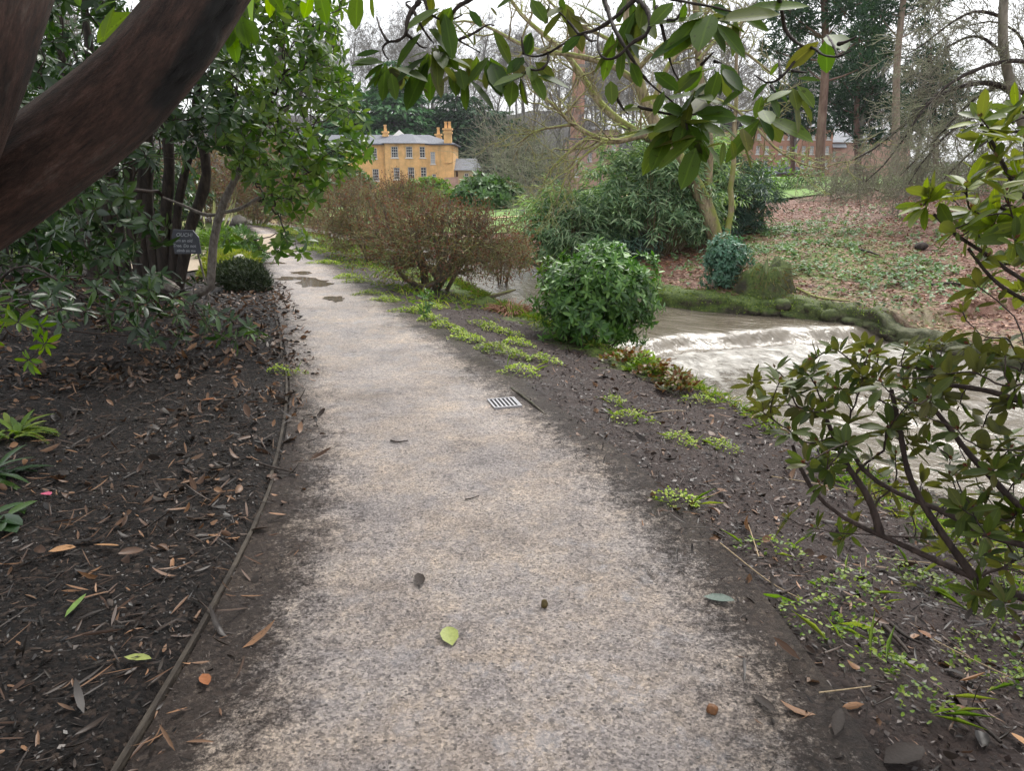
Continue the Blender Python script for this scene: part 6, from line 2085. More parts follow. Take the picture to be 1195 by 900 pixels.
def near_rhodo(name, roots_px, tips_px, Yf, L, mat, label, loc, r0=.012, leaf_n=8, el=.35, up=.5, extra=0):
    roots = [resample([at(p[0], p[1], Yf(p[0], p[1])) + (0, p[2] if len(p) > 2 else 0, 0) for p in r], n=18, smooth=2) for r in roots_px]
    t = empty(name, tuple(loc), label, 'rhododendron')
    tips = np.array([at(px, py, Yf(px, py) + rng.normal(0, .13)) for px, py in tips_px])
    Ln = grow(roots, tips, .0020, .40, .35, 5, .07, -.05)
    gb = np.array([loc[0], loc[1], gz(loc[0], loc[1]) - .1])
    for i, r in enumerate(roots):
        if roots_px[i][0][0] > 1250:
            e_ = gb + (rng.normal(0, .05), rng.normal(0, .05), 0)
            L_ = resample([e_, e_ * .6 + r[0] * .4 + (.12, 0, .25 * (r[0][2] - e_[2])), r[0] + (r[0] - r[2]) * .4, r[0], r[1]], n=14, smooth=2)
            tubes('stem', [(L_, np.linspace(r0 * 1.7, r0 * 1.05, 14))], M['bark_twig'], t, 9)
    for i, r in enumerate(roots):
        rr_ = np.maximum(Ln[i][1], r0 * np.linspace(1, .5, len(r)))
        tubes('limb', [(r, rr_ * (1 + .06 * rng.normal(0, 1, len(r))))], M['bark_twig'], t, 9)
    tubes('branch', [(q_, w_ * .7) for q_, w_ in Ln[:len(roots)]] + Ln[len(roots):], M['bark_twig'], t, 6)
    A = np.array([nrm(l[0][-1] - l[0][-3]) for l in Ln[len(roots):]])
    C = np.array([l[0][-1] for l in Ln[len(roots):]])
    ax = nrm(A * .7 + (0, 0, up) + rng.normal(0, .15, A.shape))
    p, d, nn, l, w = whorl(C, ax, leaf_n, el, .28, .12, .006, .2, L, .36)
    # a few older leaves further down the twig
    C2 = np.array([l_[0][-2] for l_ in Ln[len(roots):]])
    k = rng.random(len(C2)) < .55
    p2, d2, n2, l2, w2 = whorl(C2[k], ax[k], 3, .0, .3, .15, .006, .2, L * .9, .36)
    leaves('foliage', np.concatenate([p, p2]), np.concatenate([d, d2]), np.concatenate([nn, n2]), np.concatenate([l, l2]), np.concatenate([w, w2]), mat, t, 'full', .3, .06)
    bp = C + ax * .004
    leaves('bud_leaves', np.repeat(bp, 3, 0), np.repeat(ax, 3, 0) + rng.normal(0, .15, (len(bp) * 3, 3)), rng.normal(0, 1, (len(bp) * 3, 3)), .017, .008, M['bud'], t, 'fold', .8, 0)
    return t


loc_r = np.array([2.75, 1.35, gz(2.75, 1.35)])
Yr = lambda x, y: 2.25 - .0011 * (x - 860) + .0004 * (600 - y)
r_low = [[(1420, 760), (1300, 730), (1195, 700), (1137, 675), (1083, 650), (1028, 625), (989, 608), (958, 585), (935, 552), (925, 520)],
         [(1420, 700), (1300, 660), (1195, 637), (1145, 624), (1106, 598), (1067, 585), (1028, 566), (1005, 548), (985, 510)],
         [(1137, 675), (1090, 610), (1060, 560), (1050, 500), (1040, 455)],
         [(1300, 640), (1195, 600), (1160, 560), (1130, 530), (1105, 495), (1075, 460)],
         [(1028, 625), (1015, 580), (985, 540), (965, 490)],
         [(1320, 500), (1195, 471), (1163, 458), (1129, 452), (1096, 448)]]
tips_r = [(985, 405), (1010, 408), (1030, 415), (1050, 412), (938, 420), (908, 430), (880, 445), (866, 447), (955, 430), (1040, 420), (1070, 424), (1090, 398), (1122, 365), (1150, 335), (975, 445), (1000, 440), (930, 455), (905, 468),
          (890, 478), (948, 480), (985, 470), (1015, 465), (1050, 455), (1090, 440), (1120, 450), (1150, 430), (1185, 452), (925, 500), (960, 510), (1000, 500), (1040, 492), (1080, 488), (1110, 500), (1150, 500), (1180, 510), (940, 535), (975, 545), (1010, 535),
          (1045, 530), (1085, 528), (1120, 540), (1160, 545), (1190, 560), (960, 570), (1000, 578), (1040, 570), (1080, 560), (1060, 600), (1115, 575), (1150, 590), (1185, 605), (1010, 610), (1105, 640), (1150, 645), (1180, 660), (925, 600), (950, 612), (1135, 690), (1165, 698), (1120, 470), (1060, 480), (1170, 480), (1195, 420), (1140, 400), (1175, 400), (985, 625), (1075, 625), (1120, 610), (915, 445), (960, 460), (1030, 445), (1065, 515)]
tips_r += [(rng.uniform(1210, 1400), rng.uniform(420, 720)) for _ in range(40)]
tips_r += [tuple(q) for q in poly_pts([(885, 450), (940, 415), (1000, 405), (1090, 395), (1195, 380), (1195, 650), (1120, 620), (1050, 600), (985, 580), (930, 520)], 60)]
tips_r = [(x + rng.normal(0, 6), y + rng.normal(0, 6)) for x, y in tips_r]
near_rhodo('rhododendron_shrub', r_low, tips_r, Yr, .057, M['rhodo_near'], 'dark olive rhododendron bush spreading low over the near river bank', loc_r, r0=.0125, el=.35)
r_up = [[(1380, 330), (1290, 290), (1195, 235), (1172, 195), (1158, 165), (1145, 145)], [(1380, 400), (1280, 360), (1195, 330), (1150, 295), (1115, 275), (1090, 250)], [(1380, 420), (1290, 400), (1195, 350), (1160, 330), (1130, 290)], [(1290, 290), (1230, 180), (1195, 130)],
        [(1380, 400), (1250, 300), (1200, 260), (1165, 240)]]
tips_u = [(1145, 138), (1168, 150), (1185, 128), (1195, 165), (1150, 160), (1090, 228), (1078, 240), (1128, 218), (1112, 232), (1095, 250), (1135, 245), (1160, 262), (1130, 270), (1112, 268), (1180, 240), (1150, 285), (1185, 280), (1195, 300), (1165, 310), (1190, 340), (1150, 300),
          (1165, 185), (1190, 205), (1175, 225), (1195, 260), (1140, 255), (1150, 205), (1188, 190)]
tips_u += [(rng.uniform(1205, 1370), rng.uniform(110, 420)) for _ in range(45)]
near_rhodo('rhododendron_shrub', r_up, tips_u, lambda x, y: 2.15 - .0008 * (x - 1060) + .0004 * (y - 200), .072, M['rhodo_upper'], 'upright rhododendron with yellow-green leaf whorls before the leafy slope', loc_r + (.1, .4, 0), r0=.009, el=.45, up=.7)
# their main stems rise from the bank beyond the frame
# ------------------------------------------------------------------ slate sign, edging, drain
sg = gpt(241, 351)
sg = np.array([sg[0], sg[1], gz(sg[0], sg[1])])
sign = empty('slate_sign', tuple(sg), 'small chipped slate sign with chalk writing on a thin stake', 'sign')
Ys = sg[1]
oc = [(202, 268), (225, 269), (232.5, 277), (237.5, 295.5), (207, 295.5), (201, 276)]
fv = [at(x, y, Ys - .05) for x, y in oc]
fv = np.array([p + (0, .0 + .25 * (p[2] - fv[0][2]), 0) for p in fv])
bk = fv + (0, .022, .004)
n = len(oc)
build('board', np.concatenate([fv, bk]), [[i, (i + 1) % n, n + (i + 1) % n, n + i] for i in range(n)] + [[0, 1, 2, 5], [2, 3, 4, 5], [n + 5, n + 2, n + 1, n], [n + 5, n + 4, n + 3, n + 2]], None, M['slate'], sign, smooth=False)
pb = Geo()
s0, s1 = at(230, 292, Ys - .02), sg + (0.04, 0, -.1)
tubes('stake', [(np.stack([s1, (s0 + s1) / 2 + (.01, 0, 0), s0]), np.array([.016, .014, .013]))], M['bark_pale'], sign, 6)
brd = [o for o in sign.children if o.name.startswith('board')][0]
for txt, px, py, size in [('OUCH!', 216, 274.2, .062), ('I am an old', 215, 280.3, .052), ('Tree. Do not', 217.5, 286.2, .052), ('climb on me', 220, 291.6, .046)]:
    cu = bpy.data.curves.new('lettering', 'FONT')
    cu.body = txt
    cu.size = size
    cu.shear = .12
    cu.align_x = 'CENTER'
    cu.offset = .0012
    ob = bpy.data.objects.new('tmp', cu)
    me = bpy.data.meshes.new_from_object(ob)
    bpy.data.objects.remove(ob)
    p = at(px, py + 1.6, Ys - .05)
    q = p + (0, .25 * (p[2] - fv[0][2]) - .006, 0)
    Mx = Matrix.Translation(Vector(q)) @ Matrix.Rotation(R(90) - math.atan(.25) * 1.0, 4, 'X') @ Matrix.Rotation(R(-1.5), 4, 'Z')
    me.transform(Mx)
    link('lettering', me, M['chalk'], brd)

# timber edging boards along the left side of the path
ed = LEFT[(LEFT[:, 1] > 1.2) & (LEFT[:, 1] < 21)]
c_ = np.concatenate([[0], np.cumsum(np.linalg.norm(np.diff(ed, axis=0), axis=1))])
s_a, nb = 0, 0
labs = ['nearest timber edging board, half buried in mulch', 'timber edging board curving past the weed tuft on the path edge', 'timber edging board before the low leafy shoots', 'timber edging board below the dark heather', 'pale timber edging board along the planted bed', 'far timber edging board along the planted bed', 'last timber edging board before the path bends', 'timber edging board hidden at the bend', 'farthest short timber edging board by the path']
while s_a < c_[-1] - 1:
    s_b = min(s_a + 2.35, c_[-1])
    k = 16
    P = along(ed, np.linspace(s_a + .006, s_b - .006, k))
    jit = rng.normal(0, .008, 2)
    T = nrm(np.gradient(P, axis=0))
    Nn = np.stack([-T[:, 1], T[:, 0]], 1)
    P = P + Nn * (np.linspace(jit[0], jit[1], k))[:, None]
    h = Hn(P[:, 0], P[:, 1]) * 0 + .019 + np.linspace(*rng.normal(0, .009, 2), k) + .008 * (fbm(P[:, 1] * 6, P[:, 0], 3, 2) - .5)
    prof = [(-.009, -.12), (-.008, 0), (.008, .0015), (.009, -.12)]
    V = np.stack([np.stack([P[:, 0] + Nn[:, 0] * o, P[:, 1] + Nn[:, 1] * o, h + dz if dz > -.1 else np.full(k, -.12)], 1) for o, dz in prof], 1)
    idx = np.arange(k * 4).reshape(k, 4)
    Q = np.concatenate([np.stack([idx[:-1, i], idx[1:, i], idx[1:, i + 1], idx[:-1, i + 1]], -1).reshape(-1, 4) for i in range(3)] + [[[0, 1, 2, 3]], [[4 * k - 1, 4 * k - 2, 4 * k - 3, 4 * k - 4]]])
    tag(build('edging_board', V.reshape(-1, 3), Q, None, M['edging'], smooth=False), labs[min(nb, len(labs) - 1)], 'edging board', 'timber boards edging the path')
    nb += 1
    s_a = s_b
# short board by the drain
e0, e1 = gp(597, 455), gp(637, 486)
tube_obj('edging_strip', [(e0[0], e0[1], .012), ((e0[0] + e1[0]) / 2, (e0[1] + e1[1]) / 2, .024), (e1[0], e1[1], .012)], .011, M['oldwood'], 'short dark timber strip beside the drain grate', 'edging board', 4, 8, .8)
# drain grate
g4 = [gp(568, 471), gp(578.5, 479.5), gp(607, 477), gp(596, 467.5)]
o_ = g4[1]
U = nrm((g4[2] - g4[1])[:2])
Wd = np.linalg.norm((g4[2] - g4[1])[:2])
V2 = np.array([-U[1], U[0]])
Dd = .19
zg = float(on_path(o_[0], o_[1])) + .008
gm = np.eye(4)
gm[:2, 0], gm[:2, 1], gm[:3, 3] = U, V2, (o_[0], o_[1], zg)
dr = empty('drain_grate', (o_[0], o_[1], zg), 'small rectangular iron drain grate set in the path', 'drain grate')
fr = Geo()
fr.box(-.012, -.012, -.03, Wd + .012, 0, .006, gm).box(-.012, Dd, -.03, Wd + .012, Dd + .012, .006, gm).box(-.012, .0005, -.03, 0, Dd - .0005, .0055, gm).box(Wd, .0005, -.03, Wd + .012, Dd - .0005, .0055, gm)
fr.build('frame', M['iron'], dr)
ba = Geo()
nb_ = 6
for i in range(nb_):
    x = Wd * (i + .62) / nb_
    ba.box(x, .001, -.02, x + Wd * .42 / nb_, Dd - .001, .004, gm)
ba.build('bars', M['iron'], dr)
Geo().box(.001, .001, -.05, Wd - .001, Dd - .001, -.0045, gm).build('gully', M['dark'], dr)

# ------------------------------------------------------------------ low plants
def tuft(name, loc, r, h, n, mat, label, cat, group=None, L=.05, W=.016, tpl='round', up=.5, blades=0):
    loc = np.array(loc, float)
    t = empty(name, tuple(loc), label, cat, group)
    a = rng.uniform(0, 6.28, n)
    q = np.sqrt(rng.random(n))
    ph = rng.uniform(0, 6)
    rr = r * q * (1 + .35 * np.sin(a * 2 + ph) + .25 * np.sin(a * 3 + 2 * ph))
    x, y = loc[0] + rr * np.cos(a) * 1.25, loc[1] + rr * np.sin(a) * .9
    z = Hn(x, y) + .008 + h * (1 - q ** 2) * rng.uniform(.3, 1, n)
    D = np.stack([np.cos(a + rng.normal(0, .8, n)), np.sin(a + rng.normal(0, .8, n)), up * rng.normal(.7, .6, n)], 1)
    N = rng.normal(0, .45, (n, 3)) + (0, 0, 1)
    leaves('foliage', np.stack([x, y, z], 1), D, N, L * rng.uniform(.55, 1.2, n), W * rng.uniform(.7, 1.2, n), mat, t, tpl, .2, .15)
    if blades:
        b = rng.integers(0, n, blades)
        D = np.stack([np.cos(a[b]) * .8, np.sin(a[b]) * .8, rng.uniform(.1, 1.0, blades)], 1) + rng.normal(0, .3, (blades, 3))
        leaves('grass_leaves', np.stack([x, y, Hn(x, y) + .004], 1)[b], D, rng.normal(0, .4, (blades, 3)) + (0, 0, 1), rng.uniform(.08, .2, blades), .005, M['grass'], t, 'fold', .3, .4)
    return t


gw = 'weed clumps on the dark verge between path and river'
weeds = [(608, 436, .16, 'long low weed clump nearest the drain on its far side'), (577, 409, .15, 'bright weed clump behind the one nearest the drain'), (602, 417, .10, 'small weed clump touching the bright one'), (634, 422, .10, 'isolated small weed clump right of the pair beyond the drain'),
         (483, 365, .17, 'large yellow-green weed tuft on the path side of the azalea'), (505, 361, .15, 'yellow-green weed tuft at the foot of the azalea limb'), (502, 374, .11, 'weed tuft between the azalea and the path'), (517, 382, .13, 'ragged olive weed tuft on the path edge'),
         (571, 383, .15, 'wide weed tuft near the bare-stemmed little shrub'), (547, 398, .13, 'weed tuft on bare soil by the path'), (594, 392, .10, 'pale weed tuft on bare soil'), (603, 402, .11, 'pale weed tuft behind the bright clump'), (535, 390, .08, 'tiny weed tuft right at the path edge before the bare soil'),
         (718, 473, .07, 'small weed clump above the larger one on the bare mulch'), (737, 490, .11, 'rounded weed clump alone on the bare mulch'), (795, 517, .10, 'low weed clump on bare mulch'), (845, 525, .09, 'weed clump at the edge of the bare mulch below the bush'),
         (790, 588, .085, 'lone weed clump close to the wet path edge'), (905, 645, .09, 'weed clump with dead stalks on the verge'), (993, 690, .12, 'clover-like weed clump under the dark bush'), (960, 720, .11, 'trailing weed patch under the dark bush'),
         (1000, 750, .10, 'trailing weed patch with small round leaves'), (1055, 670, .10, 'weed clump beneath the lowest bush limb'), (1085, 690, .09, 'weed clump beside pale dead stalks'), (1045, 790, .09, 'thin weed patch among dead leaves'),
         (1165, 770, .14, 'leafy weed patch in the corner of the verge'), (1190, 800, .12, 'weed patch with long pale stalks at the frame edge'), (1150, 720, .09, 'weed patch behind the corner one'), (1075, 830, .06, 'sprig of weed on black soil'), (815, 470, .09, 'weed strip by the brown fern stump'), (333, 438, .10, 'pale green weed tuft against the edging board'),
         (430, 345, .14, 'weed tuft on the near side of the upright azalea'), (452, 352, .14, 'grassy weed tuft by the path bend'), (405, 325, .16, 'grassy weed tuft along the path'), (380, 308, .2, 'grassy weed tuft far along the path'), (418, 330, .14, 'green weed tuft under the upright azalea'), (362, 292, .25, 'pale flowering weed tuft far along the path')]
for px, py, r, lab in weeds:
    p = gpt(px, py)
    far_ = p[1] > 6
    tuft('weed_plant', p, r * (1.15 if px > 880 else 1.0), .075, int((150 if not far_ else 190) * (r / .1) ** 1.7 * (.5 if px > 880 else 1)) + 20, M['weed'] if px > 880 else M['cushion'], lab, 'weed clump', gw, (.019 if not far_ else .026), (.014 if not far_ else .016), 'round', .5, 4 if not far_ else 0)

# grassy lip of the bank, verge grass further along: uncountable
P_ = []
for s_i in range(len(LIP) - 1):
    a_, b_ = LIP[s_i], LIP[s_i + 1]
    if b_[1] < 2.2 or a_[1] > 24:
        continue
    n_ = int((210 if a_[1] > 5.8 else 46) * (1 if a_[1] < 12 else .6))
    tt = rng.random((n_, 1))
    q = a_ + (b_ - a_) * tt
    d_ = nrm(b_ - a_)
    nn_ = np.array([d_[1], -d_[0]])
    q = q + nn_ * (np.abs(rng.normal(0, .45, (n_, 1))) - .12)
    P_.append(q)
P_ = np.concatenate(P_)
kp = fbm(P_[:, 0] * 1.6, P_[:, 1] * 1.6, 3, 17) > .40
P_ = P_[kp & (-sdist(P_[:, 0], P_[:, 1], EDGE) > -.05)]
m_ = len(P_)
k = 4
Pp = np.repeat(np.column_stack([P_, Hn(P_[:, 0], P_[:, 1])]), k, 0)
Pp[:, :2] += rng.normal(0, .03, (m_ * k, 2))
struct(leaves('bank_grass', Pp, np.stack([rng.normal(0, .7, m_ * k), rng.normal(0, .7, m_ * k), rng.uniform(.15, 1, m_ * k)], 1), rng.normal(0, .4, (m_ * k, 3)) + (0, -.3, 1), rng.uniform(.04, .13, m_ * k), .008, M['grass'], None, 'fold', .3, .35), 'stuff')
vx, vy = scatter(26000, -9, 1.5, 8.5, 24, lambda x, y: (sdist(x, y, RIGHT) > .12) & (sdist(x, y, LIP) < .3) & (fbm(x * 1.3, y * 1.3, 3, 19) > .43 - .012 * (y - 9)))
m_ = len(vx)
struct(leaves('verge_grass', np.stack([vx, vy, Hn(vx, vy)], 1), np.stack([rng.normal(0, .7, m_), rng.normal(0, .7, m_), rng.uniform(.1, 1, m_)], 1), rng.normal(0, .4, (m_, 3)) + (0, -.3, 1), rng.uniform(.07, .17, m_), .014, M['grass'], None, 'fold', .3, .3), 'stuff')

# bronze ivy-like plants and brown fern crowns along the lip
for px, py, r, lab in [(738, 424, .16, 'bronze and green leafy plant below the rounded rhododendron'), (752, 432, .14, 'fresh green rosette among bronze leaves on the bank lip'), (768, 440, .17, 'bronze leafy plant spilling over the bank lip'), (790, 455, .13, 'dark bronze leafy tuft at the end of the row on the bank lip')]:
    tuft('bank_plant', gpt(px, py), r, .16, 170, M['bronze'] if 'fresh' not in lab else M['weed'], lab, 'plant', None, .06, .035, 'round', .8)
for px, py, r, n_, lab in [(850, 466, .17, 210, 'cut brown fern crown of stiff stubs on the bank lip'), (878, 480, .12, 110, 'smaller brown fern stubs below the large fern crown'), (598, 366, .16, 150, 'rusty dead fern heap beside the water, under the azalea')]:
    b = gpt(px, py)
    t = empty('fern_crown', tuple(b), lab, 'fern')
    a_ = rng.uniform(0, 6.28, n_)
    q = np.sqrt(rng.random(n_))
    P = np.stack([b[0] + r * q * np.cos(a_) * 1.3, b[1] + r * q * np.sin(a_), np.full(n_, 0)], 1)
    P[:, 2] = Hn(P[:, 0], P[:, 1]) - .01
    stiff = 'cut' in lab
    e_ = rng.uniform(.5, 1.35, n_) if stiff else rng.uniform(-.1, .7, n_)
    E_ = P + np.stack([np.cos(a_) * np.cos(e_), np.sin(a_) * np.cos(e_), np.sin(e_)], 1) * (rng.uniform(.07, .19, n_) if stiff else rng.uniform(.1, .25, n_))[:, None]
    md = (P + E_) / 2 + np.array([0, 0, .01 if stiff else .05])
    tubes('stubs', [(np.stack([x, y, z]), np.array([.0062, .0055, .004])) for x, y, z in zip(P, md, E_)], M['deadfern_bark'] if 'deadfern_bark' in M else M.setdefault('deadfern_bark', plain_mat('deadfern_bark', [(.09, .035, .018), (.19, .085, .045), (.30, .16, .09)], 60, .8)), t, 5)
b = gpt(508, 338)
tuft('daffodil_shoots', b, .2, .05, 60, M['rhodo_blue'], 'blue-green daffodil shoots under the thick azalea limb', 'plant', None, .22, .014, 'fold', 3.0)
b = gpt(612, 372)
tuft('grass_tuft', gpt(610, 350), .25, .12, 200, M['grass'], 'green grass at the water edge behind the rusty fern', 'grass', None, .14, .012, 'fold', 2.0)

# planted bed left of the path, beyond the bent stem
for px, py, rd, n_, mt, lab, Ll in [
    (288, 338, (.34, .30, .20), 900, 'heather', 'dark bushy heather at the corner of the planted bed', .045), (278, 326, (.34, .34, .18), 700, 'heather', 'grey-green heather behind the dark one', .05),
    (262, 322, (.35, .35, .15), 480, 'yellowgreen', 'pale yellow-green heath plant beside the bent stem', .05), (270, 311, (.4, .45, .17), 420, 'yellowgreen', 'yellow heath plant in the middle of the bed', .06),
    (283, 306, (.42, .45, .20), 380, 'bush_far', 'grey-green shrublet at the back of the bed', .07), (255, 302, (.35, .45, .35), 260, 'bush_lime', 'bright lime shrublet at the back of the bed behind the bent stem', .09),
    (272, 292, (.5, .55, .3), 260, 'bush_far', 'green shrublet where two paths part', .09)]:
    b = gpt(px, py)
    P, A = lump(b + (0, 0, rd[2] * .55), rd, n_, px, .3, -.5)
    t = empty('heath_plant', tuple(b), lab, 'plant')
    p, d, nn, l, w = whorl(P, nrm(A + (0, 0, .5) + rng.normal(0, .25, A.shape)), 5, .9, .3, .2, 0, .25, Ll * 1.3, .22)
    leaves('foliage', p, d, nn, l, w, M[mt], t, 'fold')
rk = gpt(280, 313)
V = nrm(rng.normal(0, 1, (60, 3)))
import bmesh


def rock(name, loc, sc, mat, label, cat='stone', seed=0, group=None):
    bm = bmesh.new()
    bmesh.ops.create_icosphere(bm, subdivisions=3, radius=1)
    for v in bm.verts:
        f = 1 + .45 * (float(fbm(np.array([v.co.x * 1.3 + seed + v.co.z]), np.array([v.co.y * 1.3 - v.co.z]), 3, 7)[0]) - .5) * 2
        v.co = Vector((v.co.x * sc[0] * f, v.co.y * sc[1] * f, v.co.z * sc[2] * f))
    me = bpy.data.meshes.new(name)
    bm.to_mesh(me)
    bm.free()
    me.polygons.foreach_set('use_smooth', np.ones(len(me.polygons), bool))
    o = link(name, me, mat)
    o.location = loc
    return tag(o, label, cat, group)


M['paleStone'] = plain_mat('pale_stone', [(.42, .40, .36), (.6, .57, .52)], 15, .8)
rock('stone', rk + (0, 0, .16), (.10, .08, .07), M['paleStone'], 'white stone among the yellow heath plants', seed=2)
q = gpt(280, 262)
rock('boulder', (q[0], q[1], q[2] + .1), (.22, .2, .16), M['stone'], 'grey boulder where the path bends out of sight', seed=4)

# ------------------------------------------------------------------ loose things on the path and beds, one by one
def flat_leaf(px0, py0, px1, py1, mat, label, wf=.4, lift=.007, name='fallen_leaf', cat='leaf', fold=.3, droop=-.06):
    a, b = gpt(px0, py0), gpt(px1, py1)
    a[2] = max(float(on_path(a[0], a[1])), a[2]) + lift
    b[2] = max(float(on_path(b[0], b[1])), b[2]) + lift
    L = np.linalg.norm(b - a)
    o = leaves(name, a[None], (b - a)[None], np.array([[rng.normal(0, .15), rng.normal(0, .15), 1]]), np.array([L]), np.array([L * wf]), mat, None, 'full', fold, droop)
    me = o.data
    cpos = Vector(a)
    me.transform(Matrix.Translation(-cpos))
    o.location = cpos
    return tag(o, label, cat)


def one_col(name, col, rough=.4):
    return plain_mat(name, [tuple(c * .8 for c in col), tuple(c * 1.15 for c in col)], 90, rough, .2, .15)


M['leaf_lime'] = one_col('leaf_lime', (.25, .28, .09))
M['leaf_greygreen'] = one_col('leaf_greygreen', (.085, .115, .095), .45)
M['leaf_green'] = one_col('leaf_green', (.14, .22, .05))
M['leaf_brown'] = one_col('leaf_brown', (.16, .075, .035))
M['leaf_dark'] = one_col('leaf_dark', (.030, .022, .018), .55)
M['leaf_tan'] = one_col('leaf_tan', (.36, .20, .10))
M['leaf_orange'] = one_col('leaf_orange', (.25, .10, .045))
M['petal'] = one_col('petal', (.48, .10, .17))
flat_leaf(528, 760, 522, 741, M['leaf_lime'], 'yellow-green leaf lying alone in the middle of the path', .62)
flat_leaf(820, 703, 857, 708, M['leaf_greygreen'], 'grey-green leaf on the wet right side of the path', .42)
flat_leaf(146, 775, 178, 777, M['leaf_lime'], 'pale lime leaf lying flat on the dark mulch', .36)
flat_leaf(77, 729, 103, 702, M['leaf_green'], 'narrow bright green leaf leaning on dead leaves', .26, .009)
flat_leaf(57, 649, 90, 646, M['leaf_tan'], 'curled orange-tan leaf on the mulch', .5, .009)
flat_leaf(110, 642, 140, 645, M['leaf_tan'], 'slim tan leaf beside the curled one', .22, .009)
flat_leaf(236, 471, 252, 470, M['leaf_orange'], 'bright orange leaf on the far leaf litter', .5, .009)
flat_leaf(50, 581, 60, 584, M['petal'], 'pink fallen petal on the mulch near the strap leaves', .55, .009, 'petal', 'petal')
flat_leaf(488, 676, 492, 692, M['leaf_dark'], 'dark rolled leaf on the path', .4, .009)
flat_leaf(237, 794, 244, 808, M['leaf_orange'], 'amber leaf on the muddy path edge', .5, .009)
flat_leaf(878, 818, 905, 842, M['leaf_dark'], 'blackish curled leaf on the muddy verge', .3, .009)
flat_leaf(973, 868, 980, 838, M['leaf_dark'], 'long dark leaf on the lowest verge', .3, .009)
flat_leaf(1030, 898, 1075, 885, M['leaf_dark'], 'big dark leaf at the bottom edge of the verge', .45, .009)
flat_leaf(1070, 742, 1085, 752, M['leaf_brown'], 'red-brown crumpled leaf beneath the dark bush', .6, .009)
flat_leaf(1180, 865, 1193, 878, M['leaf_tan'], 'tan leaf near the corner of the verge', .5, .009)
p = gpt(830, 838)
rock('stone', (p[0], p[1], float(on_path(p[0], p[1])) + .012), (.019, .017, .015), M['leaf_brown'], 'brown pebble on the wet right side of the path', seed=1)
p = gpt(635, 714)
rock('seed_case', (p[0], p[1], float(on_path(p[0], p[1])) + .014), (.013, .012, .018), M['leaf_lime'] if False else one_col('seed', (.10, .075, .03)), 'small brown seed case standing on the path', 'seed case', seed=3)
for pts, r, lab in [([(456, 518), (465, 520), (476, 518)], .006, 'small dark curved twig on the path'), ([(543, 588), (551, 587), (559, 584)], .004, 'thin dark twig in the middle of the path'),
                    ([(1030, 738), (1048, 754), (1060, 770)], .010, 'black stick below the dark bush'), ([(1038, 735), (1056, 750), (1075, 758)], .008, 'second black stick lying next to it on its upper side'), ([(1128, 835), (1140, 850), (1166, 877)], .009, 'forked black twig near the corner of the verge'),
                    ([(910, 700), (920, 697), (928, 691)], .008, 'short grey stick on the verge'), ([(303, 545), (315, 550), (345, 556)], .008, 'dark stick lying over the edging board')]:
    tube_obj('twig', [np.array(q) + (0, 0, .012) for q in gpts(pts, .008)], r, M['bark_dark'], lab, 'twig', 6, 10, .6)
M['straw'] = plain_mat('straw', [(.28, .20, .11), (.45, .35, .22)], 60, .8)
for pts, lab in [([(885, 655), (875, 625), (870, 610)], 'pale upright dead stalk by the weed clump'), ([(900, 560), (960, 570), (1020, 583)], 'long pale straw lying on the verge under the bush'), ([(1087, 752), (1120, 770), (1180, 800)], 'long pale straw crossing the corner weeds'),
                 ([(1020, 655), (1048, 660), (1085, 662)], 'pale straw beneath the lowest bush limb'), ([(955, 815), (985, 812), (1015, 810)], 'pale straw on black soil'), ([(755, 487), (785, 482), (800, 483)], 'straw on the bare mulch bank'), ([(840, 640), (900, 690), (935, 705)], 'thin straw slanting down the verge')]:
    tube_obj('straw', [np.array(q) + (0, 0, .01) for q in gpts(pts, .01)], .0028, M['straw'], lab, 'straw', 5, 10, .7)

# ------------------------------------------------------------------ litter and mulch: uncountable
def dens_cam(x, y):
    return 1 / (1 + (np.maximum(y - 2.0, 0) / 2.5) ** 1.3)


def lay(name, x, y, L, W, mat, tilt=.3, lift=.006, tpl='round', curl=.3, fold=.4, z=None):
    m = len(x)
    zz = (Hn(x, y) if z is None else z) + lift
    return struct(leaves(name, np.stack([x, y, zz], 1), np.stack([rng.normal(0, 1, m), rng.normal(0, 1, m), rng.normal(0, tilt * .5, m)], 1), rng.normal(0, tilt, (m, 3)) + (0, 0, 1),
                         L, W, mat, None, tpl, fold * rng.uniform(-1, 1, m), curl * rng.uniform(-1, 1, m)), 'stuff')


x, y = scatter(135000, -6.5, -.6, 1.2, 10.5, lambda x, y: (-sdist(x, y, LEFT) > -.42) & (rng.random(len(x)) < dens_cam(x, y) * np.exp(-(np.maximum(sdist(x, y, LEFT), 0) / .17) ** 2)))
lay('bark_mulch', x, y, rng.gamma(3, .0055, len(x)).clip(.006, .06), rng.gamma(3, .0025, len(x)).clip(.004, .02), M['chips'], .45, .004, 'fold')
x, y = scatter(19000, -7, -.8, 1.2, 11, lambda x, y: (-sdist(x, y, LEFT) > -.25) & (rng.random(len(x)) < .25 + .75 * (fbm(x * .9, y * .9, 3, 41) > .5)) & (rng.random(len(x)) < (.22 + .78 * sstep(2.3, 4.2, y)) * (1 - .55 * sstep(-1.9, -1.0, x))))
lay('leaf_litter', x, y, rng.gamma(6, .0105, len(x)).clip(.025, .13), rng.gamma(5, .0052, len(x)).clip(.010, .045), M['litter'], .55, .014, 'full', .8, 1.0)
x, y = scatter(6500, -5, -.8, 1.2, 7, lambda x, y: (-sdist(x, y, LEFT) > -.2) & (rng.random(len(x)) < dens_cam(x, y)))
lay('dead_stems', x, y, rng.gamma(4, .022, len(x)).clip(.03, .2), rng.uniform(.004, .013, len(x)), M['litter'], .35, .010, 'full', .3, .9)
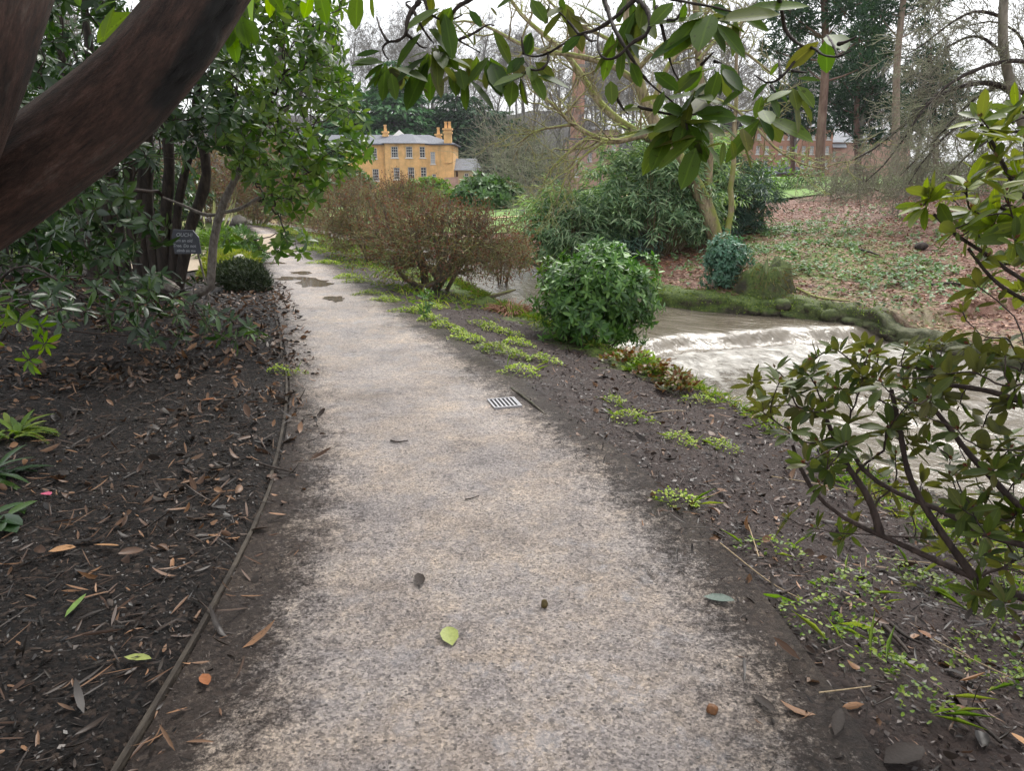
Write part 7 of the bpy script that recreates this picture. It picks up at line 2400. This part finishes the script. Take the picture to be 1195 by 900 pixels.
x, y = scatter(110000, -.8, 5.2, 1.2, 11, lambda x, y: (sdist(x, y, RIGHT) > -.02) & (sdist(x, y, EDGE) < -.15) & (rng.random(len(x)) < dens_cam(x, y) * 1.2) & (rng.random(len(x)) < sstep(-.05, .5, sdist(x, y, RIGHT)) + .25))
lay('bark_mulch', x, y, rng.gamma(3, .0065, len(x)).clip(.006, .06), rng.gamma(3, .0032, len(x)).clip(.004, .025), M['chips_pale'], .6, .006, 'fold')
x, y = scatter(6000, .4, 5, 1.2, 9, lambda x, y: (sdist(x, y, RIGHT) > 0) & (sdist(x, y, EDGE) < -.1) & (rng.random(len(x)) < .35 + .65 * sstep(1.4, 2.6, x) * sstep(5, 3, y)))
lay('leaf_litter', x, y, rng.gamma(6, .009, len(x)).clip(.02, .11), rng.gamma(5, .0045, len(x)).clip(.008, .04), M['litter'], .5, .012, 'full', .8, 1.0)
x, y = scatter(14000, .2, 5, 1.2, 8, lambda x, y: (sdist(x, y, RIGHT) > -.12) & (sdist(x, y, EDGE) < -.15) & (rng.random(len(x)) < dens_cam(x, y) * (.3 + .7 * (fbm(x * 2.2, y * 2.2, 3, 57) > .48))))
lay('dead_stems', x, y, rng.gamma(3.5, .017, len(x)).clip(.02, .16), rng.uniform(.003, .010, len(x)), M['litter'], .35, .008, 'full', .3, .9)
# crumbs and leaf bits trodden into the path
x, y = scatter(42000, -4, 1.1, 1.2, 12, lambda x, y: (sdist(x, y, RIGHT) < .08) & (-sdist(x, y, LEFT) < 0))
dl_, dr_ = sdist(x, y, LEFT), -sdist(x, y, RIGHT)
k = rng.random(len(x)) < (.07 + .93 * np.exp(-dl_ / (.10 + .2 * sstep(6, 2, y))) + .9 * np.exp(-np.maximum(dr_, 0) / .13)) * (.35 + 1.2 * (fbm(x * 2, y * 2, 3, 51) > .52)) * dens_cam(x, y)
x, y = x[k], y[k]
lay('path_debris', x, y, rng.gamma(2.2, .005, len(x)).clip(.004, .045), rng.gamma(2.2, .0022, len(x)).clip(.003, .016), M['debris'], .2, .003, 'fold', .3, .3, on_path(x, y))

# ------------------------------------------------------------------ damp air over the valley
hz = Geo().box(-160, -20, -7, 160, 262, 45).build('haze', None)
mh, nth, oh_ = mat_new('haze')
vp = nd(nth, 'ShaderNodeVolumePrincipled', {'Color': (.93, .95, 1.0, 1), 'Density': .00022, 'Anisotropy': .2})
nth.links.new(vp.outputs[0], oh_.inputs['Volume'])
hz.data.materials.append(mh)
struct(hz, 'stuff')
